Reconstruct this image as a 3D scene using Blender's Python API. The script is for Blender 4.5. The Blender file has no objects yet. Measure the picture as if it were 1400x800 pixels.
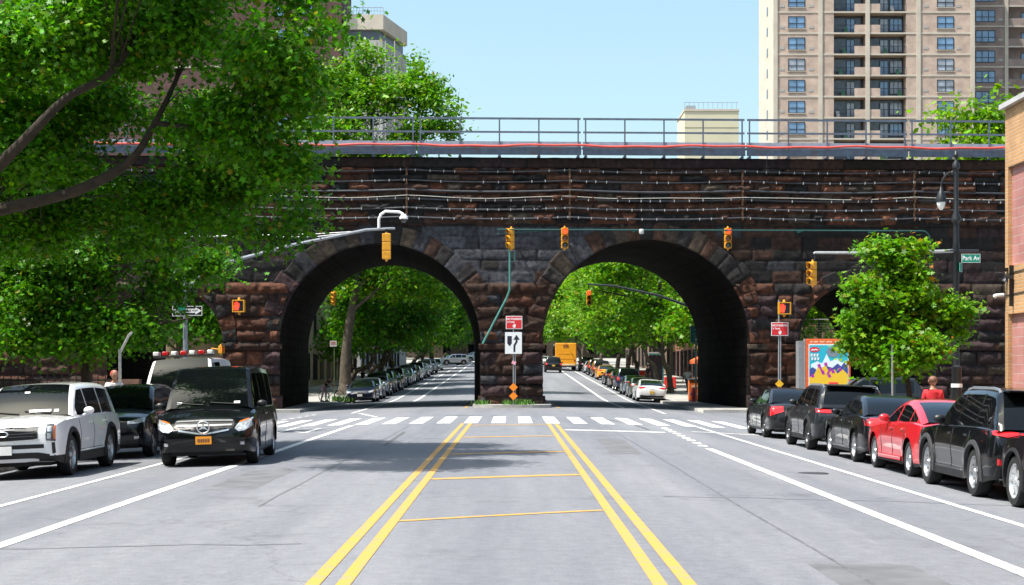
import bpy, bmesh, math, random
import numpy as np
from mathutils import Vector, Matrix, noise as mnoise
from mathutils.bvhtree import BVHTree
R = math.radians
PI = math.pi
random.seed(7)
SC = bpy.context.scene
COL = SC.collection

# ------------------------------------------------------------------ camera
F = 2250.0          # focal length in photo pixels (photo 1400 px wide)
HC = 1.8            # eye height
cam = bpy.data.cameras.new('camera')
cam.sensor_width = 36.0
cam.lens = 36.0 * F / 1400.0
cam.shift_y = 107.0 / 1400.0
cam.clip_start = 0.5
cam.clip_end = 6000
camo = bpy.data.objects.new('camera', cam)
camo.location = (0, 0, HC)
camo.rotation_euler = (R(90), 0, 0)
COL.objects.link(camo)
SC.camera = camo

def at(px, py, Y):
    """the place seen at a photo pixel, Y metres away"""
    s = Y / F
    return Vector(((px - 700) * s, Y, HC - (py - 507) * s))

# ------------------------------------------------------------------ light
SUN_EL = R(64)
SUN_DIR = Vector((-math.cos(SUN_EL) * math.cos(R(22)), -math.cos(SUN_EL) * math.sin(R(22)), math.sin(SUN_EL)))
w = bpy.data.worlds.new('World')
SC.world = w
w.use_nodes = True
nt = w.node_tree
bg = nt.nodes['Background']
sky = nt.nodes.new('ShaderNodeTexSky')
sky.sky_type = 'NISHITA'
sky.sun_disc = False
sky.sun_elevation = SUN_EL
sky.sun_rotation = math.atan2(SUN_DIR.x, SUN_DIR.y)
sky.air_density = 1.0
sky.dust_density = 3.0
sky.ozone_density = 0.3
tn = nt.nodes.new('ShaderNodeMixRGB'); tn.blend_type = 'MULTIPLY'; tn.inputs[0].default_value = 1.0
tn.inputs[2].default_value = (.95, 1.06, 1.0, 1)          # the cyan cast of this hazy summer sky
nt.links.new(sky.outputs[0], tn.inputs[1]); nt.links.new(tn.outputs[0], bg.inputs[0])
bg.inputs[1].default_value = 0.142
sl = bpy.data.lights.new('sun', 'SUN')
sl.energy = 4.9
sl.angle = R(0.53)
sl.color = (1.0, 0.95, 0.87)
so = bpy.data.objects.new('sun', sl)
so.rotation_euler = (-SUN_DIR).to_track_quat('-Z', 'Y').to_euler()
so.location = (-40, 0, 80)
COL.objects.link(so)
SC.view_settings.view_transform = 'Standard'
SC.view_settings.look = 'None'
SC.view_settings.exposure = 0.85
SC.view_settings.gamma = 1.0
SC.render.film_transparent = False
SC.cycles.use_denoising = True
SC.cycles.max_bounces = 6
SC.cycles.diffuse_bounces = 3
SC.cycles.glossy_bounces = 3
SC.cycles.transmission_bounces = 3
SC.cycles.transparent_max_bounces = 4

# ------------------------------------------------------------------ materials
MATS = {}
def newmat(name):
    m = bpy.data.materials.new(name)
    m.use_nodes = True
    return m, m.node_tree, m.node_tree.nodes['Principled BSDF']

def mat(name, col, rough=0.6, metal=0.0, var=0.15, scale=6.0, bump=0.0, bscale=40.0, spec=0.5, coat=0.0, stain=None, sscale=1.2, samt=0.5):
    """principled with a noise variation of the base colour, optional stains and bump"""
    if name in MATS: return MATS[name]
    m, t, p = newmat(name)
    N = t.nodes; L = t.links
    tc = N.new('ShaderNodeTexCoord')
    no = N.new('ShaderNodeTexNoise'); no.inputs['Scale'].default_value = scale; no.inputs['Detail'].default_value = 5
    L.new(tc.outputs['Object'], no.inputs['Vector'])
    r = N.new('ShaderNodeValToRGB')
    a = [max(0, c * (1 - var)) for c in col]; b = [min(1, c * (1 + var)) for c in col]
    r.color_ramp.elements[0].position = 0.3; r.color_ramp.elements[1].position = 0.7
    r.color_ramp.elements[0].color = (*a, 1); r.color_ramp.elements[1].color = (*b, 1)
    L.new(no.outputs['Fac'], r.inputs['Fac'])
    out = r.outputs['Color']
    if stain:
        n2 = N.new('ShaderNodeTexNoise'); n2.inputs['Scale'].default_value = sscale; n2.inputs['Detail'].default_value = 8; n2.inputs['Roughness'].default_value = .65
        L.new(tc.outputs['Object'], n2.inputs['Vector'])
        r2 = N.new('ShaderNodeValToRGB'); r2.color_ramp.elements[0].position = .5; r2.color_ramp.elements[1].position = .68
        L.new(n2.outputs['Fac'], r2.inputs['Fac'])
        mu = N.new('ShaderNodeMath'); mu.operation = 'MULTIPLY'; mu.inputs[1].default_value = samt
        L.new(r2.outputs['Color'], mu.inputs[0])
        mx = N.new('ShaderNodeMixRGB'); mx.inputs[2].default_value = (*stain, 1)
        L.new(mu.outputs[0], mx.inputs[0]); L.new(out, mx.inputs[1]); out = mx.outputs[0]
    L.new(out, p.inputs['Base Color'])
    p.inputs['Roughness'].default_value = rough
    p.inputs['Metallic'].default_value = metal
    p.inputs['Specular IOR Level'].default_value = spec
    p.inputs['Coat Weight'].default_value = coat
    p.inputs['Coat Roughness'].default_value = 0.04
    if bump > 0:
        n3 = N.new('ShaderNodeTexNoise'); n3.inputs['Scale'].default_value = bscale; n3.inputs['Detail'].default_value = 6
        L.new(tc.outputs['Object'], n3.inputs['Vector'])
        bp = N.new('ShaderNodeBump'); bp.inputs['Strength'].default_value = bump; bp.inputs['Distance'].default_value = 0.02
        L.new(n3.outputs['Fac'], bp.inputs['Height']); L.new(bp.outputs[0], p.inputs['Normal'])
    MATS[name] = m
    return m

def paint(name, col, metal=0.3, rough=0.28):
    dark = max(col) < .06
    return mat('paint_' + name, [c * (.45 if dark else 1) for c in col], rough, 0.0 if dark else metal, 0.04, 3.0, 0, 40, 0.10 if dark else .5, .8 if dark else 1.0)

def glow(name, col, strength):
    if name in MATS: return MATS[name]
    m, t, p = newmat(name)
    p.inputs['Base Color'].default_value = (*[c * .4 for c in col], 1)
    p.inputs['Emission Color'].default_value = (*col, 1)
    p.inputs['Emission Strength'].default_value = strength
    MATS[name] = m
    return m

def brickmat(name, c1, c2, mortar, bw=0.21, bh=0.075, mort=0.012, rough=0.85, bump=0.4, axis='XZ', stain=None):
    """bricks laid along X (or Y) and Z of the object's own coordinates"""
    if name in MATS: return MATS[name]
    m, t, p = newmat(name); N = t.nodes; L = t.links
    tc = N.new('ShaderNodeTexCoord'); sp = N.new('ShaderNodeSeparateXYZ'); cb = N.new('ShaderNodeCombineXYZ')
    L.new(tc.outputs['Object'], sp.inputs[0])
    ad = N.new('ShaderNodeMath'); ad.operation = 'ADD'
    L.new(sp.outputs[0], ad.inputs[0]); L.new(sp.outputs[1], ad.inputs[1])
    L.new(ad.outputs[0], cb.inputs[0]); L.new(sp.outputs[2], cb.inputs[1])
    bt = N.new('ShaderNodeTexBrick')
    bt.inputs['Color1'].default_value = (*c1, 1); bt.inputs['Color2'].default_value = (*c2, 1); bt.inputs['Mortar'].default_value = (*mortar, 1)
    bt.inputs['Scale'].default_value = 1.0; bt.inputs['Mortar Size'].default_value = mort; bt.inputs['Brick Width'].default_value = bw; bt.inputs['Row Height'].default_value = bh
    bt.inputs['Mortar Smooth'].default_value = 0.2
    L.new(cb.outputs[0], bt.inputs['Vector'])
    no = N.new('ShaderNodeTexNoise'); no.inputs['Scale'].default_value = 0.7; no.inputs['Detail'].default_value = 8
    L.new(tc.outputs['Object'], no.inputs['Vector'])
    mr = N.new('ShaderNodeMapRange'); mr.inputs[1].default_value = .3; mr.inputs[2].default_value = .7; mr.inputs[3].default_value = .78; mr.inputs[4].default_value = 1.18
    L.new(no.outputs['Fac'], mr.inputs[0])
    mx = N.new('ShaderNodeMixRGB'); mx.blend_type = 'MULTIPLY'; mx.inputs[0].default_value = 1
    L.new(bt.outputs['Color'], mx.inputs[1]); L.new(mr.outputs[0], mx.inputs[2])
    L.new(mx.outputs[0], p.inputs['Base Color'])
    p.inputs['Roughness'].default_value = rough; p.inputs['Specular IOR Level'].default_value = .25
    bp = N.new('ShaderNodeBump'); bp.inputs['Strength'].default_value = bump; bp.inputs['Distance'].default_value = 0.015; bp.invert = True
    L.new(bt.outputs['Fac'], bp.inputs['Height']); L.new(bp.outputs[0], p.inputs['Normal'])
    MATS[name] = m
    return m

def leafmat(name, spec=0.5, rough=0.42, trans=0.32, boost=(1, 1, 1)):
    if name in MATS: return MATS[name]
    m, t, p = newmat(name); N = t.nodes; L = t.links
    at_ = N.new('ShaderNodeAttribute'); at_.attribute_name = 'tint'
    L.new(at_.outputs['Color'], p.inputs['Base Color'])
    p.inputs['Roughness'].default_value = rough; p.inputs['Specular IOR Level'].default_value = spec
    tr = N.new('ShaderNodeBsdfTranslucent')
    mu = N.new('ShaderNodeMixRGB'); mu.blend_type = 'MULTIPLY'; mu.inputs[0].default_value = 1; mu.inputs[2].default_value = (1.35, 1.5, 0.25, 1)
    L.new(at_.outputs['Color'], mu.inputs[1]); L.new(mu.outputs[0], tr.inputs['Color'])
    ms = N.new('ShaderNodeMixShader'); ms.inputs[0].default_value = trans
    L.new(p.outputs[0], ms.inputs[1]); L.new(tr.outputs[0], ms.inputs[2])
    L.new(ms.outputs[0], N['Material Output'].inputs[0])
    MATS[name] = m
    return m

def stonemat(name, scale=9.0, bump=0.5, dark=1.0):
    """stone: the tint of each block, mottled, with soot and pale lime streaks"""
    if name in MATS: return MATS[name]
    m, t, p = newmat(name); N = t.nodes; L = t.links
    at_ = N.new('ShaderNodeAttribute'); at_.attribute_name = 'tint'
    tc = N.new('ShaderNodeTexCoord')
    no = N.new('ShaderNodeTexNoise'); no.inputs['Scale'].default_value = scale; no.inputs['Detail'].default_value = 6; no.inputs['Roughness'].default_value = .55
    L.new(tc.outputs['Object'], no.inputs['Vector'])
    mr = N.new('ShaderNodeMapRange'); mr.inputs[1].default_value = .3; mr.inputs[2].default_value = .72; mr.inputs[3].default_value = .30 * dark; mr.inputs[4].default_value = 1.35 * dark
    L.new(no.outputs['Fac'], mr.inputs[0])
    mx = N.new('ShaderNodeMixRGB'); mx.blend_type = 'MULTIPLY'; mx.inputs[0].default_value = 1
    L.new(at_.outputs['Color'], mx.inputs[1]); L.new(mr.outputs[0], mx.inputs[2])
    # pale lime streaks running down
    mp = N.new('ShaderNodeMapping'); mp.inputs['Scale'].default_value = (1.3, 1.3, 0.16)
    L.new(tc.outputs['Object'], mp.inputs[0])
    n2 = N.new('ShaderNodeTexNoise'); n2.inputs['Scale'].default_value = 1.6; n2.inputs['Detail'].default_value = 7; n2.inputs['Roughness'].default_value = .7
    L.new(mp.outputs[0], n2.inputs['Vector'])
    r2 = N.new('ShaderNodeValToRGB'); r2.color_ramp.elements[0].position = .6; r2.color_ramp.elements[1].position = .78
    L.new(n2.outputs['Fac'], r2.inputs['Fac'])
    mu = N.new('ShaderNodeMath'); mu.operation = 'MULTIPLY'; mu.inputs[1].default_value = .30
    L.new(r2.outputs['Color'], mu.inputs[0])
    m2 = N.new('ShaderNodeMixRGB'); m2.inputs[2].default_value = (.22, .21, .22, 1)
    L.new(mu.outputs[0], m2.inputs[0]); L.new(mx.outputs[0], m2.inputs[1])
    L.new(m2.outputs[0], p.inputs['Base Color'])
    p.inputs['Roughness'].default_value = .85; p.inputs['Specular IOR Level'].default_value = .3
    n3 = N.new('ShaderNodeTexNoise'); n3.inputs['Scale'].default_value = 14; n3.inputs['Detail'].default_value = 8
    L.new(tc.outputs['Object'], n3.inputs['Vector'])
    bp = N.new('ShaderNodeBump'); bp.inputs['Strength'].default_value = bump; bp.inputs['Distance'].default_value = .05
    L.new(n3.outputs['Fac'], bp.inputs['Height']); L.new(bp.outputs[0], p.inputs['Normal'])
    MATS[name] = m
    return m

GLASS = mat('car_glass', (.003, .004, .0045), .02, 0, .1, 3, 0, 40, .45, 0)
TYRE = mat('rubber', (.010, .010, .011), .8, 0, .2, 20, .2, 60)
RIM = mat('alloy', (.55, .56, .58), .3, .9, .05)
RIMD = mat('dark_alloy', (.12, .12, .13), .3, .9, .05)
BLACKP = mat('black_plastic', (.009, .009, .010), .65, 0, .2, 12)
CHROME = mat('chrome', (.72, .73, .75), .22, .7, .02)
LAMP = mat('lamp_lens', (.40, .42, .45), .08, .35, .55, 22, 0, 40, .6, 1.0)
REDL = mat('red_lens', (.55, .012, .015), .12, 0, .2, 20, 0, 40, .5, 1.0)
AMBER = mat('amber_lens', (.75, .16, .02), .15, 0, .1, 20, 0, 40, .5, 1.0)
STEEL = mat('galvanised_steel', (.34, .35, .36), .5, .6, .2, 14)
DARKSTEEL = mat('dark_steel', (.045, .05, .06), .5, .5, .2, 14)
GREYPAINT = mat('grey_painted_steel', (.095, .12, .165), .55, .0, .2, 4, 0, 40, .4, 0, (.12, .06, .03), 1.5, .5)
YELLOWP = mat('signal_yellow', (.60, .27, .015), .45, 0, .12, 7)
RISERP = mat('pale_green_conduit', (.06, .20, .17), .5, 0, .2, 5)
GREENP = mat('green_conduit_paint', (.010, .065, .060), .5, 0, .2, 5)
BARK = mat('bark', (.026, .017, .010), .9, 0, .45, 5, .8, 14)
BARKP = mat('plane_bark', (.075, .060, .042), .9, 0, .5, 3, .6, 12)
WHITEP = mat('white_plate', (.75, .75, .74), .5, 0, .06, 9)
BLACKPT = mat('black_paint', (.006, .0065, .008), .45, 0, .2, 9)
GREENS = mat('street_sign_green', (.0, .20, .13), .45, 0, .08, 9)
REDS = mat('red_sign_paint', (.60, .02, .025), .45, 0, .06, 9)
ORANGES = mat('orange_sign_paint', (.85, .23, .01), .45, 0, .06, 9)

# ------------------------------------------------------------------ objects
def link(o, parent=None):
    COL.objects.link(o)
    if parent is not None: o.parent = parent
    return o

def tag(o, label=None, cat=None, group=None, kind=None):
    if label: o['label'] = label
    if cat: o['category'] = cat
    if group: o['group'] = group
    if kind: o['kind'] = kind
    return o

def empty(name, loc=(0, 0, 0), rz=0.0, label=None, cat=None, group=None):
    o = bpy.data.objects.new(name, None)
    o.empty_display_size = .3
    o.location = loc
    o.rotation_euler = (0, 0, rz)
    COL.objects.link(o)
    return tag(o, label, cat, group)

def npmesh(name, V, faces_flat, counts, material, parent=None, smooth=False, tint=None):
    """a mesh from arrays: vertices, flat loop indices, loops per face"""
    me = bpy.data.meshes.new(name)
    V = np.asarray(V, dtype=np.float32)
    ff = np.asarray(faces_flat, dtype=np.int32); ct = np.asarray(counts, dtype=np.int32)
    me.vertices.add(len(V)); me.vertices.foreach_set('co', V.ravel())
    me.loops.add(len(ff)); me.loops.foreach_set('vertex_index', ff)
    me.polygons.add(len(ct))
    st = np.zeros(len(ct), dtype=np.int32); st[1:] = np.cumsum(ct)[:-1]
    me.polygons.foreach_set('loop_start', st); me.polygons.foreach_set('loop_total', ct)
    if smooth: me.polygons.foreach_set('use_smooth', np.ones(len(ct), dtype=bool))
    me.update(calc_edges=True)
    if tint is not None:
        a = me.attributes.new('tint', 'FLOAT_COLOR', 'POINT')
        c = np.ones((len(V), 4), dtype=np.float32); c[:, :3] = tint
        a.data.foreach_set('color', c.ravel())
    me.materials.append(material)
    o = bpy.data.objects.new(name, me)
    return link(o, parent)

class MB:
    """collects shapes into one mesh"""
    def __init__(s): s.v = []; s.f = []
    def add(s, vs, fs):
        n = len(s.v); s.v += [tuple(v) for v in vs]; s.f += [tuple(i + n for i in f) for f in fs]; return s
    def box(s, x0, x1, y0, y1, z0, z1):
        return s.add([(x0, y0, z0), (x1, y0, z0), (x1, y1, z0), (x0, y1, z0), (x0, y0, z1), (x1, y0, z1), (x1, y1, z1), (x0, y1, z1)],
                     [(0, 3, 2, 1), (4, 5, 6, 7), (0, 1, 5, 4), (1, 2, 6, 5), (2, 3, 7, 6), (3, 0, 4, 7)])
    def cbox(s, c, sx, sy, sz, rot=None):
        vs = [Vector((a * sx / 2, b * sy / 2, d * sz / 2)) for d in (-1, 1) for a, b in ((-1, -1), (1, -1), (1, 1), (-1, 1))]
        if rot is not None: vs = [rot @ v for v in vs]
        c = Vector(c)
        return s.add([v + c for v in vs], [(0, 3, 2, 1), (4, 5, 6, 7), (0, 1, 5, 4), (1, 2, 6, 5), (2, 3, 7, 6), (3, 0, 4, 7)])
    def tube(s, pts, r, n=8, cap=True):
        pts = [Vector(p) for p in pts]
        rs = list(r) if hasattr(r, '__len__') else [r] * len(pts)
        rings = []; up = None
        for i, p in enumerate(pts):
            a = pts[max(0, i - 1)]; b = pts[min(len(pts) - 1, i + 1)]
            d = (b - a)
            d = d.normalized() if d.length > 1e-9 else Vector((0, 0, 1))
            if up is None:
                up = Vector((0, 0, 1)) if abs(d.z) < .9 else Vector((1, 0, 0))
            x = d.cross(up)
            if x.length < 1e-5: x = d.cross(Vector((0, 1, 0)))
            x.normalize(); y = x.cross(d).normalized(); up = y
            rings.append([p + (x * math.cos(2 * PI * k / n) + y * math.sin(2 * PI * k / n)) * rs[i] for k in range(n)])
        vs = [v for rg in rings for v in rg]; fs = []
        for i in range(len(pts) - 1):
            for k in range(n):
                k2 = (k + 1) % n
                fs.append((i * n + k, i * n + k2, (i + 1) * n + k2, (i + 1) * n + k))
        if cap:
            fs.append(tuple(range(n))[::-1]); fs.append(tuple((len(pts) - 1) * n + k for k in range(n)))
        return s.add(vs, fs)
    def lathe(s, prof, c=(0, 0, 0), n=20, axis='Z', cap=True):
        """prof: list of (radius, height)"""
        vs = []; fs = []
        for (r, h) in prof:
            for k in range(n):
                a = 2 * PI * k / n
                if axis == 'Z': q = (r * math.cos(a), r * math.sin(a), h)
                elif axis == 'X': q = (h, r * math.cos(a), r * math.sin(a))
                else: q = (r * math.sin(a), h, r * math.cos(a))
                vs.append((q[0] + c[0], q[1] + c[1], q[2] + c[2]))
        for i in range(len(prof) - 1):
            for k in range(n):
                k2 = (k + 1) % n
                fs.append((i * n + k, i * n + k2, (i + 1) * n + k2, (i + 1) * n + k))
        if cap and prof[0][0] > 1e-4: fs.append(tuple(range(n))[::-1])
        if cap and prof[-1][0] > 1e-4: fs.append(tuple((len(prof) - 1) * n + k for k in range(n)))
        return s.add(vs, fs)
    def ball(s, c, rx, ry=None, rz=None, n=14, m=9):
        ry = ry or rx; rz = rz or rx
        prof = []
        vs = []; fs = []
        for i in range(m + 1):
            t = PI * i / m
            for k in range(n):
                a = 2 * PI * k / n
                vs.append((c[0] + rx * math.sin(t) * math.cos(a), c[1] + ry * math.sin(t) * math.sin(a), c[2] + rz * math.cos(t)))
        for i in range(m):
            for k in range(n):
                k2 = (k + 1) % n
                fs.append((i * n + k, (i + 1) * n + k, (i + 1) * n + k2, i * n + k2))
        return s.add(vs, fs)
    def plate(s, poly, y0, y1):
        """polygon in (x,z), counter-clockwise seen from -y, thickness y0..y1"""
        n = len(poly)
        vs = [(x, y0, z) for x, z in poly] + [(x, y1, z) for x, z in poly]
        fs = [tuple(range(n)), tuple(range(2 * n - 1, n - 1, -1))]
        for i in range(n):
            j = (i + 1) % n
            fs.append((i, i + n, j + n, j))
        return s.add(vs, fs)
    def build(s, name, material, parent=None, smooth=False, bevel=0.0, loc=None, rz=None, fix=True):
        me = bpy.data.meshes.new(name)
        me.from_pydata(s.v, [], s.f)
        if fix:
            bm = bmesh.new(); bm.from_mesh(me); bmesh.ops.remove_doubles(bm, verts=bm.verts, dist=1e-5)
            bmesh.ops.recalc_face_normals(bm, faces=bm.faces); bm.to_mesh(me); bm.free()
        me.materials.append(material)
        if smooth:
            me.polygons.foreach_set('use_smooth', [True] * len(me.polygons))
            try: me.set_sharp_from_angle(angle=R(40))
            except Exception: pass
        o = bpy.data.objects.new(name, me)
        link(o, parent)
        if loc is not None: o.location = loc
        if rz is not None: o.rotation_euler = (0, 0, rz)
        if bevel > 0:
            b = o.modifiers.new('bevel', 'BEVEL'); b.width = bevel; b.segments = 2; b.limit_method = 'ANGLE'
        return o

def text_mesh(s, size, name, material, parent, loc, align='CENTER', extrude=0.003, sx=1.0, bold=0.0):
    """raised lettering facing -Y in the parent's frame"""
    cu = bpy.data.curves.new('lettering', 'FONT')
    cu.body = s; cu.size = size; cu.align_x = align; cu.align_y = 'CENTER'; cu.extrude = extrude; cu.offset = bold
    cu.resolution_u = 3
    t = bpy.data.objects.new('lettering', cu); COL.objects.link(t)
    bpy.context.view_layer.update()
    me = bpy.data.meshes.new_from_object(t.evaluated_get(bpy.context.evaluated_depsgraph_get()))
    bpy.data.objects.remove(t)
    for v in me.vertices: v.co = (v.co.x * sx, -v.co.z, v.co.y)
    me.materials.clear(); me.materials.append(material)
    o = bpy.data.objects.new(name, me); link(o, parent); o.location = loc
    return o

def copy_tree(o, parent=None):
    c = o.copy(); COL.objects.link(c)
    if parent is not None: c.parent = parent
    for ch in list(o.children): copy_tree(ch, c)
    return c

# value noise in numpy
def _h(ix, iy, seed):
    n = (ix.astype(np.int64) * 374761393 + iy.astype(np.int64) * 668265263 + seed * 1442695041) & 0xffffffff
    n = ((n ^ (n >> 13)) * 1274126177) & 0xffffffff
    n = (n ^ (n >> 16)) & 0xffffffff
    return n / 4294967295.0
def vnoise(x, y, seed=0):
    ix = np.floor(x); iy = np.floor(y); fx = x - ix; fy = y - iy
    fx = fx * fx * (3 - 2 * fx); fy = fy * fy * (3 - 2 * fy)
    a = _h(ix, iy, seed); b = _h(ix + 1, iy, seed); c = _h(ix, iy + 1, seed); d = _h(ix + 1, iy + 1, seed)
    return (a * (1 - fx) + b * fx) * (1 - fy) + (c * (1 - fx) + d * fx) * fy
def fbm(x, y, seed=0, o=4):
    s = 0; a = .5; t = 0
    for i in range(o):
        s = s + a * vnoise(x, y, seed + i * 17); t += a; a *= .5; x = x * 2.03; y = y * 2.03
    return s / t

# ------------------------------------------------------------------ the lie of the land
def rise(y):
    t = y - 104.0
    if t < -6: return 0.0
    if t < 6: return .0205 * (t + 6) ** 2 / 24
    if y < 300: return .0205 * t
    return .0205 * 196 + .0205 * 50 * (1 - math.exp(-(y - 300) / 50))
def road_z(x, y):
    return rise(y) - .0026 * min(abs(x + .5), 9.7) ** 2
def walk_z(y): return rise(y) - .0026 * 9.7 ** 2 + .15
KL, KR = -10.3, 9.3       # kerb lines
# ================================================================== THE SETTING
def asphalt(name, base, patches=True):
    m, t, p = newmat(name); N = t.nodes; L = t.links
    tc = N.new('ShaderNodeTexCoord')
    n1 = N.new('ShaderNodeTexNoise'); n1.inputs['Scale'].default_value = .35; n1.inputs['Detail'].default_value = 9; n1.inputs['Roughness'].default_value = .68
    mp = N.new('ShaderNodeMapping'); mp.inputs['Scale'].default_value = (1.3, .08, 1)
    L.new(tc.outputs['Object'], mp.inputs[0]); L.new(mp.outputs[0], n1.inputs['Vector'])
    r = N.new('ShaderNodeValToRGB')
    r.color_ramp.elements[0].position = .3; r.color_ramp.elements[1].position = .72
    r.color_ramp.elements[0].color = (base[0] * .66, base[1] * .67, base[2] * .71, 1); r.color_ramp.elements[1].color = (base[0] * 1.16, base[1] * 1.15, base[2] * 1.13, 1)
    L.new(n1.outputs['Fac'], r.inputs['Fac'])
    # aggregate speckle
    n2 = N.new('ShaderNodeTexNoise'); n2.inputs['Scale'].default_value = 45; n2.inputs['Detail'].default_value = 5; n2.inputs['Roughness'].default_value = .8
    L.new(tc.outputs['Object'], n2.inputs['Vector'])
    mr = N.new('ShaderNodeMapRange'); mr.inputs[1].default_value = .3; mr.inputs[2].default_value = .7; mr.inputs[3].default_value = .72; mr.inputs[4].default_value = 1.28
    L.new(n2.outputs['Fac'], mr.inputs[0])
    mx = N.new('ShaderNodeMixRGB'); mx.blend_type = 'MULTIPLY'; mx.inputs[0].default_value = 1
    L.new(r.outputs['Color'], mx.inputs[1]); L.new(mr.outputs[0], mx.inputs[2]); out = mx.outputs[0]
    n6 = N.new('ShaderNodeTexNoise'); n6.inputs['Scale'].default_value = 5.5; n6.inputs['Detail'].default_value = 8; n6.inputs['Roughness'].default_value = .75
    L.new(tc.outputs['Object'], n6.inputs['Vector'])
    r6 = N.new('ShaderNodeMapRange'); r6.inputs[1].default_value = .32; r6.inputs[2].default_value = .68; r6.inputs[3].default_value = .84; r6.inputs[4].default_value = 1.14
    L.new(n6.outputs['Fac'], r6.inputs[0])
    x6 = N.new('ShaderNodeMixRGB'); x6.blend_type = 'MULTIPLY'; x6.inputs[0].default_value = 1
    L.new(out, x6.inputs[1]); L.new(r6.outputs[0], x6.inputs[2]); out = x6.outputs[0]
    # tar-filled cracks
    nw = N.new('ShaderNodeTexNoise'); nw.inputs['Scale'].default_value = .8; nw.inputs['Detail'].default_value = 5
    L.new(tc.outputs['Object'], nw.inputs['Vector'])
    va = N.new('ShaderNodeVectorMath'); va.operation = 'MULTIPLY_ADD'; va.inputs[1].default_value = (2.2, 2.2, 0)
    L.new(nw.outputs['Color'], va.inputs[0]); L.new(tc.outputs['Object'], va.inputs[2])
    m2 = N.new('ShaderNodeMapping'); m2.inputs['Scale'].default_value = (.16, .07, 1); L.new(va.outputs[0], m2.inputs[0])
    vo = N.new('ShaderNodeTexVoronoi'); vo.feature = 'DISTANCE_TO_EDGE'; vo.inputs['Scale'].default_value = 1.0
    L.new(m2.outputs[0], vo.inputs['Vector'])
    rc = N.new('ShaderNodeMapRange'); rc.inputs[1].default_value = .0; rc.inputs[2].default_value = .006; rc.inputs[3].default_value = .28; rc.inputs[4].default_value = 0
    L.new(vo.outputs['Distance'], rc.inputs[0])
    m3 = N.new('ShaderNodeMixRGB'); m3.inputs[2].default_value = (.05, .052, .06, 1)
    L.new(rc.outputs[0], m3.inputs[0]); L.new(out, m3.inputs[1]); out = m3.outputs[0]
    # oil and scuff marks, drawn out along the lanes
    n4 = N.new('ShaderNodeTexNoise'); n4.inputs['Scale'].default_value = 1.1; n4.inputs['Detail'].default_value = 7; n4.inputs['Roughness'].default_value = .7
    m4 = N.new('ShaderNodeMapping'); m4.inputs['Scale'].default_value = (.42, .62, 1); m4.inputs['Location'].default_value = (3.3, 1.7, 0)
    L.new(tc.outputs['Object'], m4.inputs[0]); L.new(m4.outputs[0], n4.inputs['Vector'])
    r4 = N.new('ShaderNodeMapRange'); r4.inputs[1].default_value = .58; r4.inputs[2].default_value = .70; r4.inputs[3].default_value = 0; r4.inputs[4].default_value = .5
    L.new(n4.outputs['Fac'], r4.inputs[0])
    m5 = N.new('ShaderNodeMixRGB'); m5.inputs[2].default_value = (.065, .068, .075, 1)
    L.new(r4.outputs[0], m5.inputs[0]); L.new(out, m5.inputs[1]); out = m5.outputs[0]
    L.new(out, p.inputs['Base Color'])
    p.inputs['Roughness'].default_value = .85; p.inputs['Specular IOR Level'].default_value = .3
    bp = N.new('ShaderNodeBump'); bp.inputs['Strength'].default_value = .35; bp.inputs['Distance'].default_value = .01
    L.new(n2.outputs['Fac'], bp.inputs['Height']); L.new(bp.outputs[0], p.inputs['Normal'])
    return m
ASPH = asphalt('asphalt', (.172, .179, .198))
CONC = mat('concrete', (.36, .345, .32), .9, 0, .15, 1.5, .3, 30, .3, 0, (.2, .19, .18), .8, .5)
KERB = mat('kerb_stone', (.33, .32, .30), .85, 0, .2, 2.5, .2, 30)
EARTH = mat('earth', (.10, .085, .06), .95, 0, .3, .5, .3, 10)

def worn(name, col):
    m, t, p = newmat(name); N = t.nodes; L = t.links
    tc = N.new('ShaderNodeTexCoord')
    n1 = N.new('ShaderNodeTexNoise'); n1.inputs['Scale'].default_value = 5; n1.inputs['Detail'].default_value = 9; n1.inputs['Roughness'].default_value = .75
    L.new(tc.outputs['Object'], n1.inputs['Vector'])
    r = N.new('ShaderNodeMapRange'); r.inputs[1].default_value = .46; r.inputs[2].default_value = .70; r.inputs[3].default_value = 0; r.inputs[4].default_value = .9
    L.new(n1.outputs['Fac'], r.inputs[0])
    mx = N.new('ShaderNodeMixRGB'); mx.inputs[1].default_value = (*col, 1); mx.inputs[2].default_value = (.2, .2, .2, 1)
    L.new(r.outputs[0], mx.inputs[0]); L.new(mx.outputs[0], p.inputs['Base Color'])
    p.inputs['Roughness'].default_value = .7
    return m
MKW = worn('white_road_paint', (.66, .655, .63))
MKY = worn('yellow_road_paint', (.50, .265, .035))

def sheet(name, xs, ys, zf, material, parent=None):
    nx, ny = len(xs), len(ys)
    V = [(x, y, zf(x, y)) for y in ys for x in xs]
    ff = []; 
    for j in range(ny - 1):
        for i in range(nx - 1):
            ff += [j * nx + i, j * nx + i + 1, (j + 1) * nx + i + 1, (j + 1) * nx + i]
    return npmesh(name, V, ff, [4] * ((nx - 1) * (ny - 1)), material, parent, True)

ysg = [-300, -60, -20] + [98 + 4 * k for k in range(85)] + [460, 520, 700, 1100, 1800, 3000]
g = sheet('ground', [-3000, -1200, -500, -200, -60, 0, 60, 200, 500, 1200, 3000], ysg, lambda x, y: rise(y) - .275 - (0.25 if -10 < x < 10 else 0) * 0, EARTH)
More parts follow.
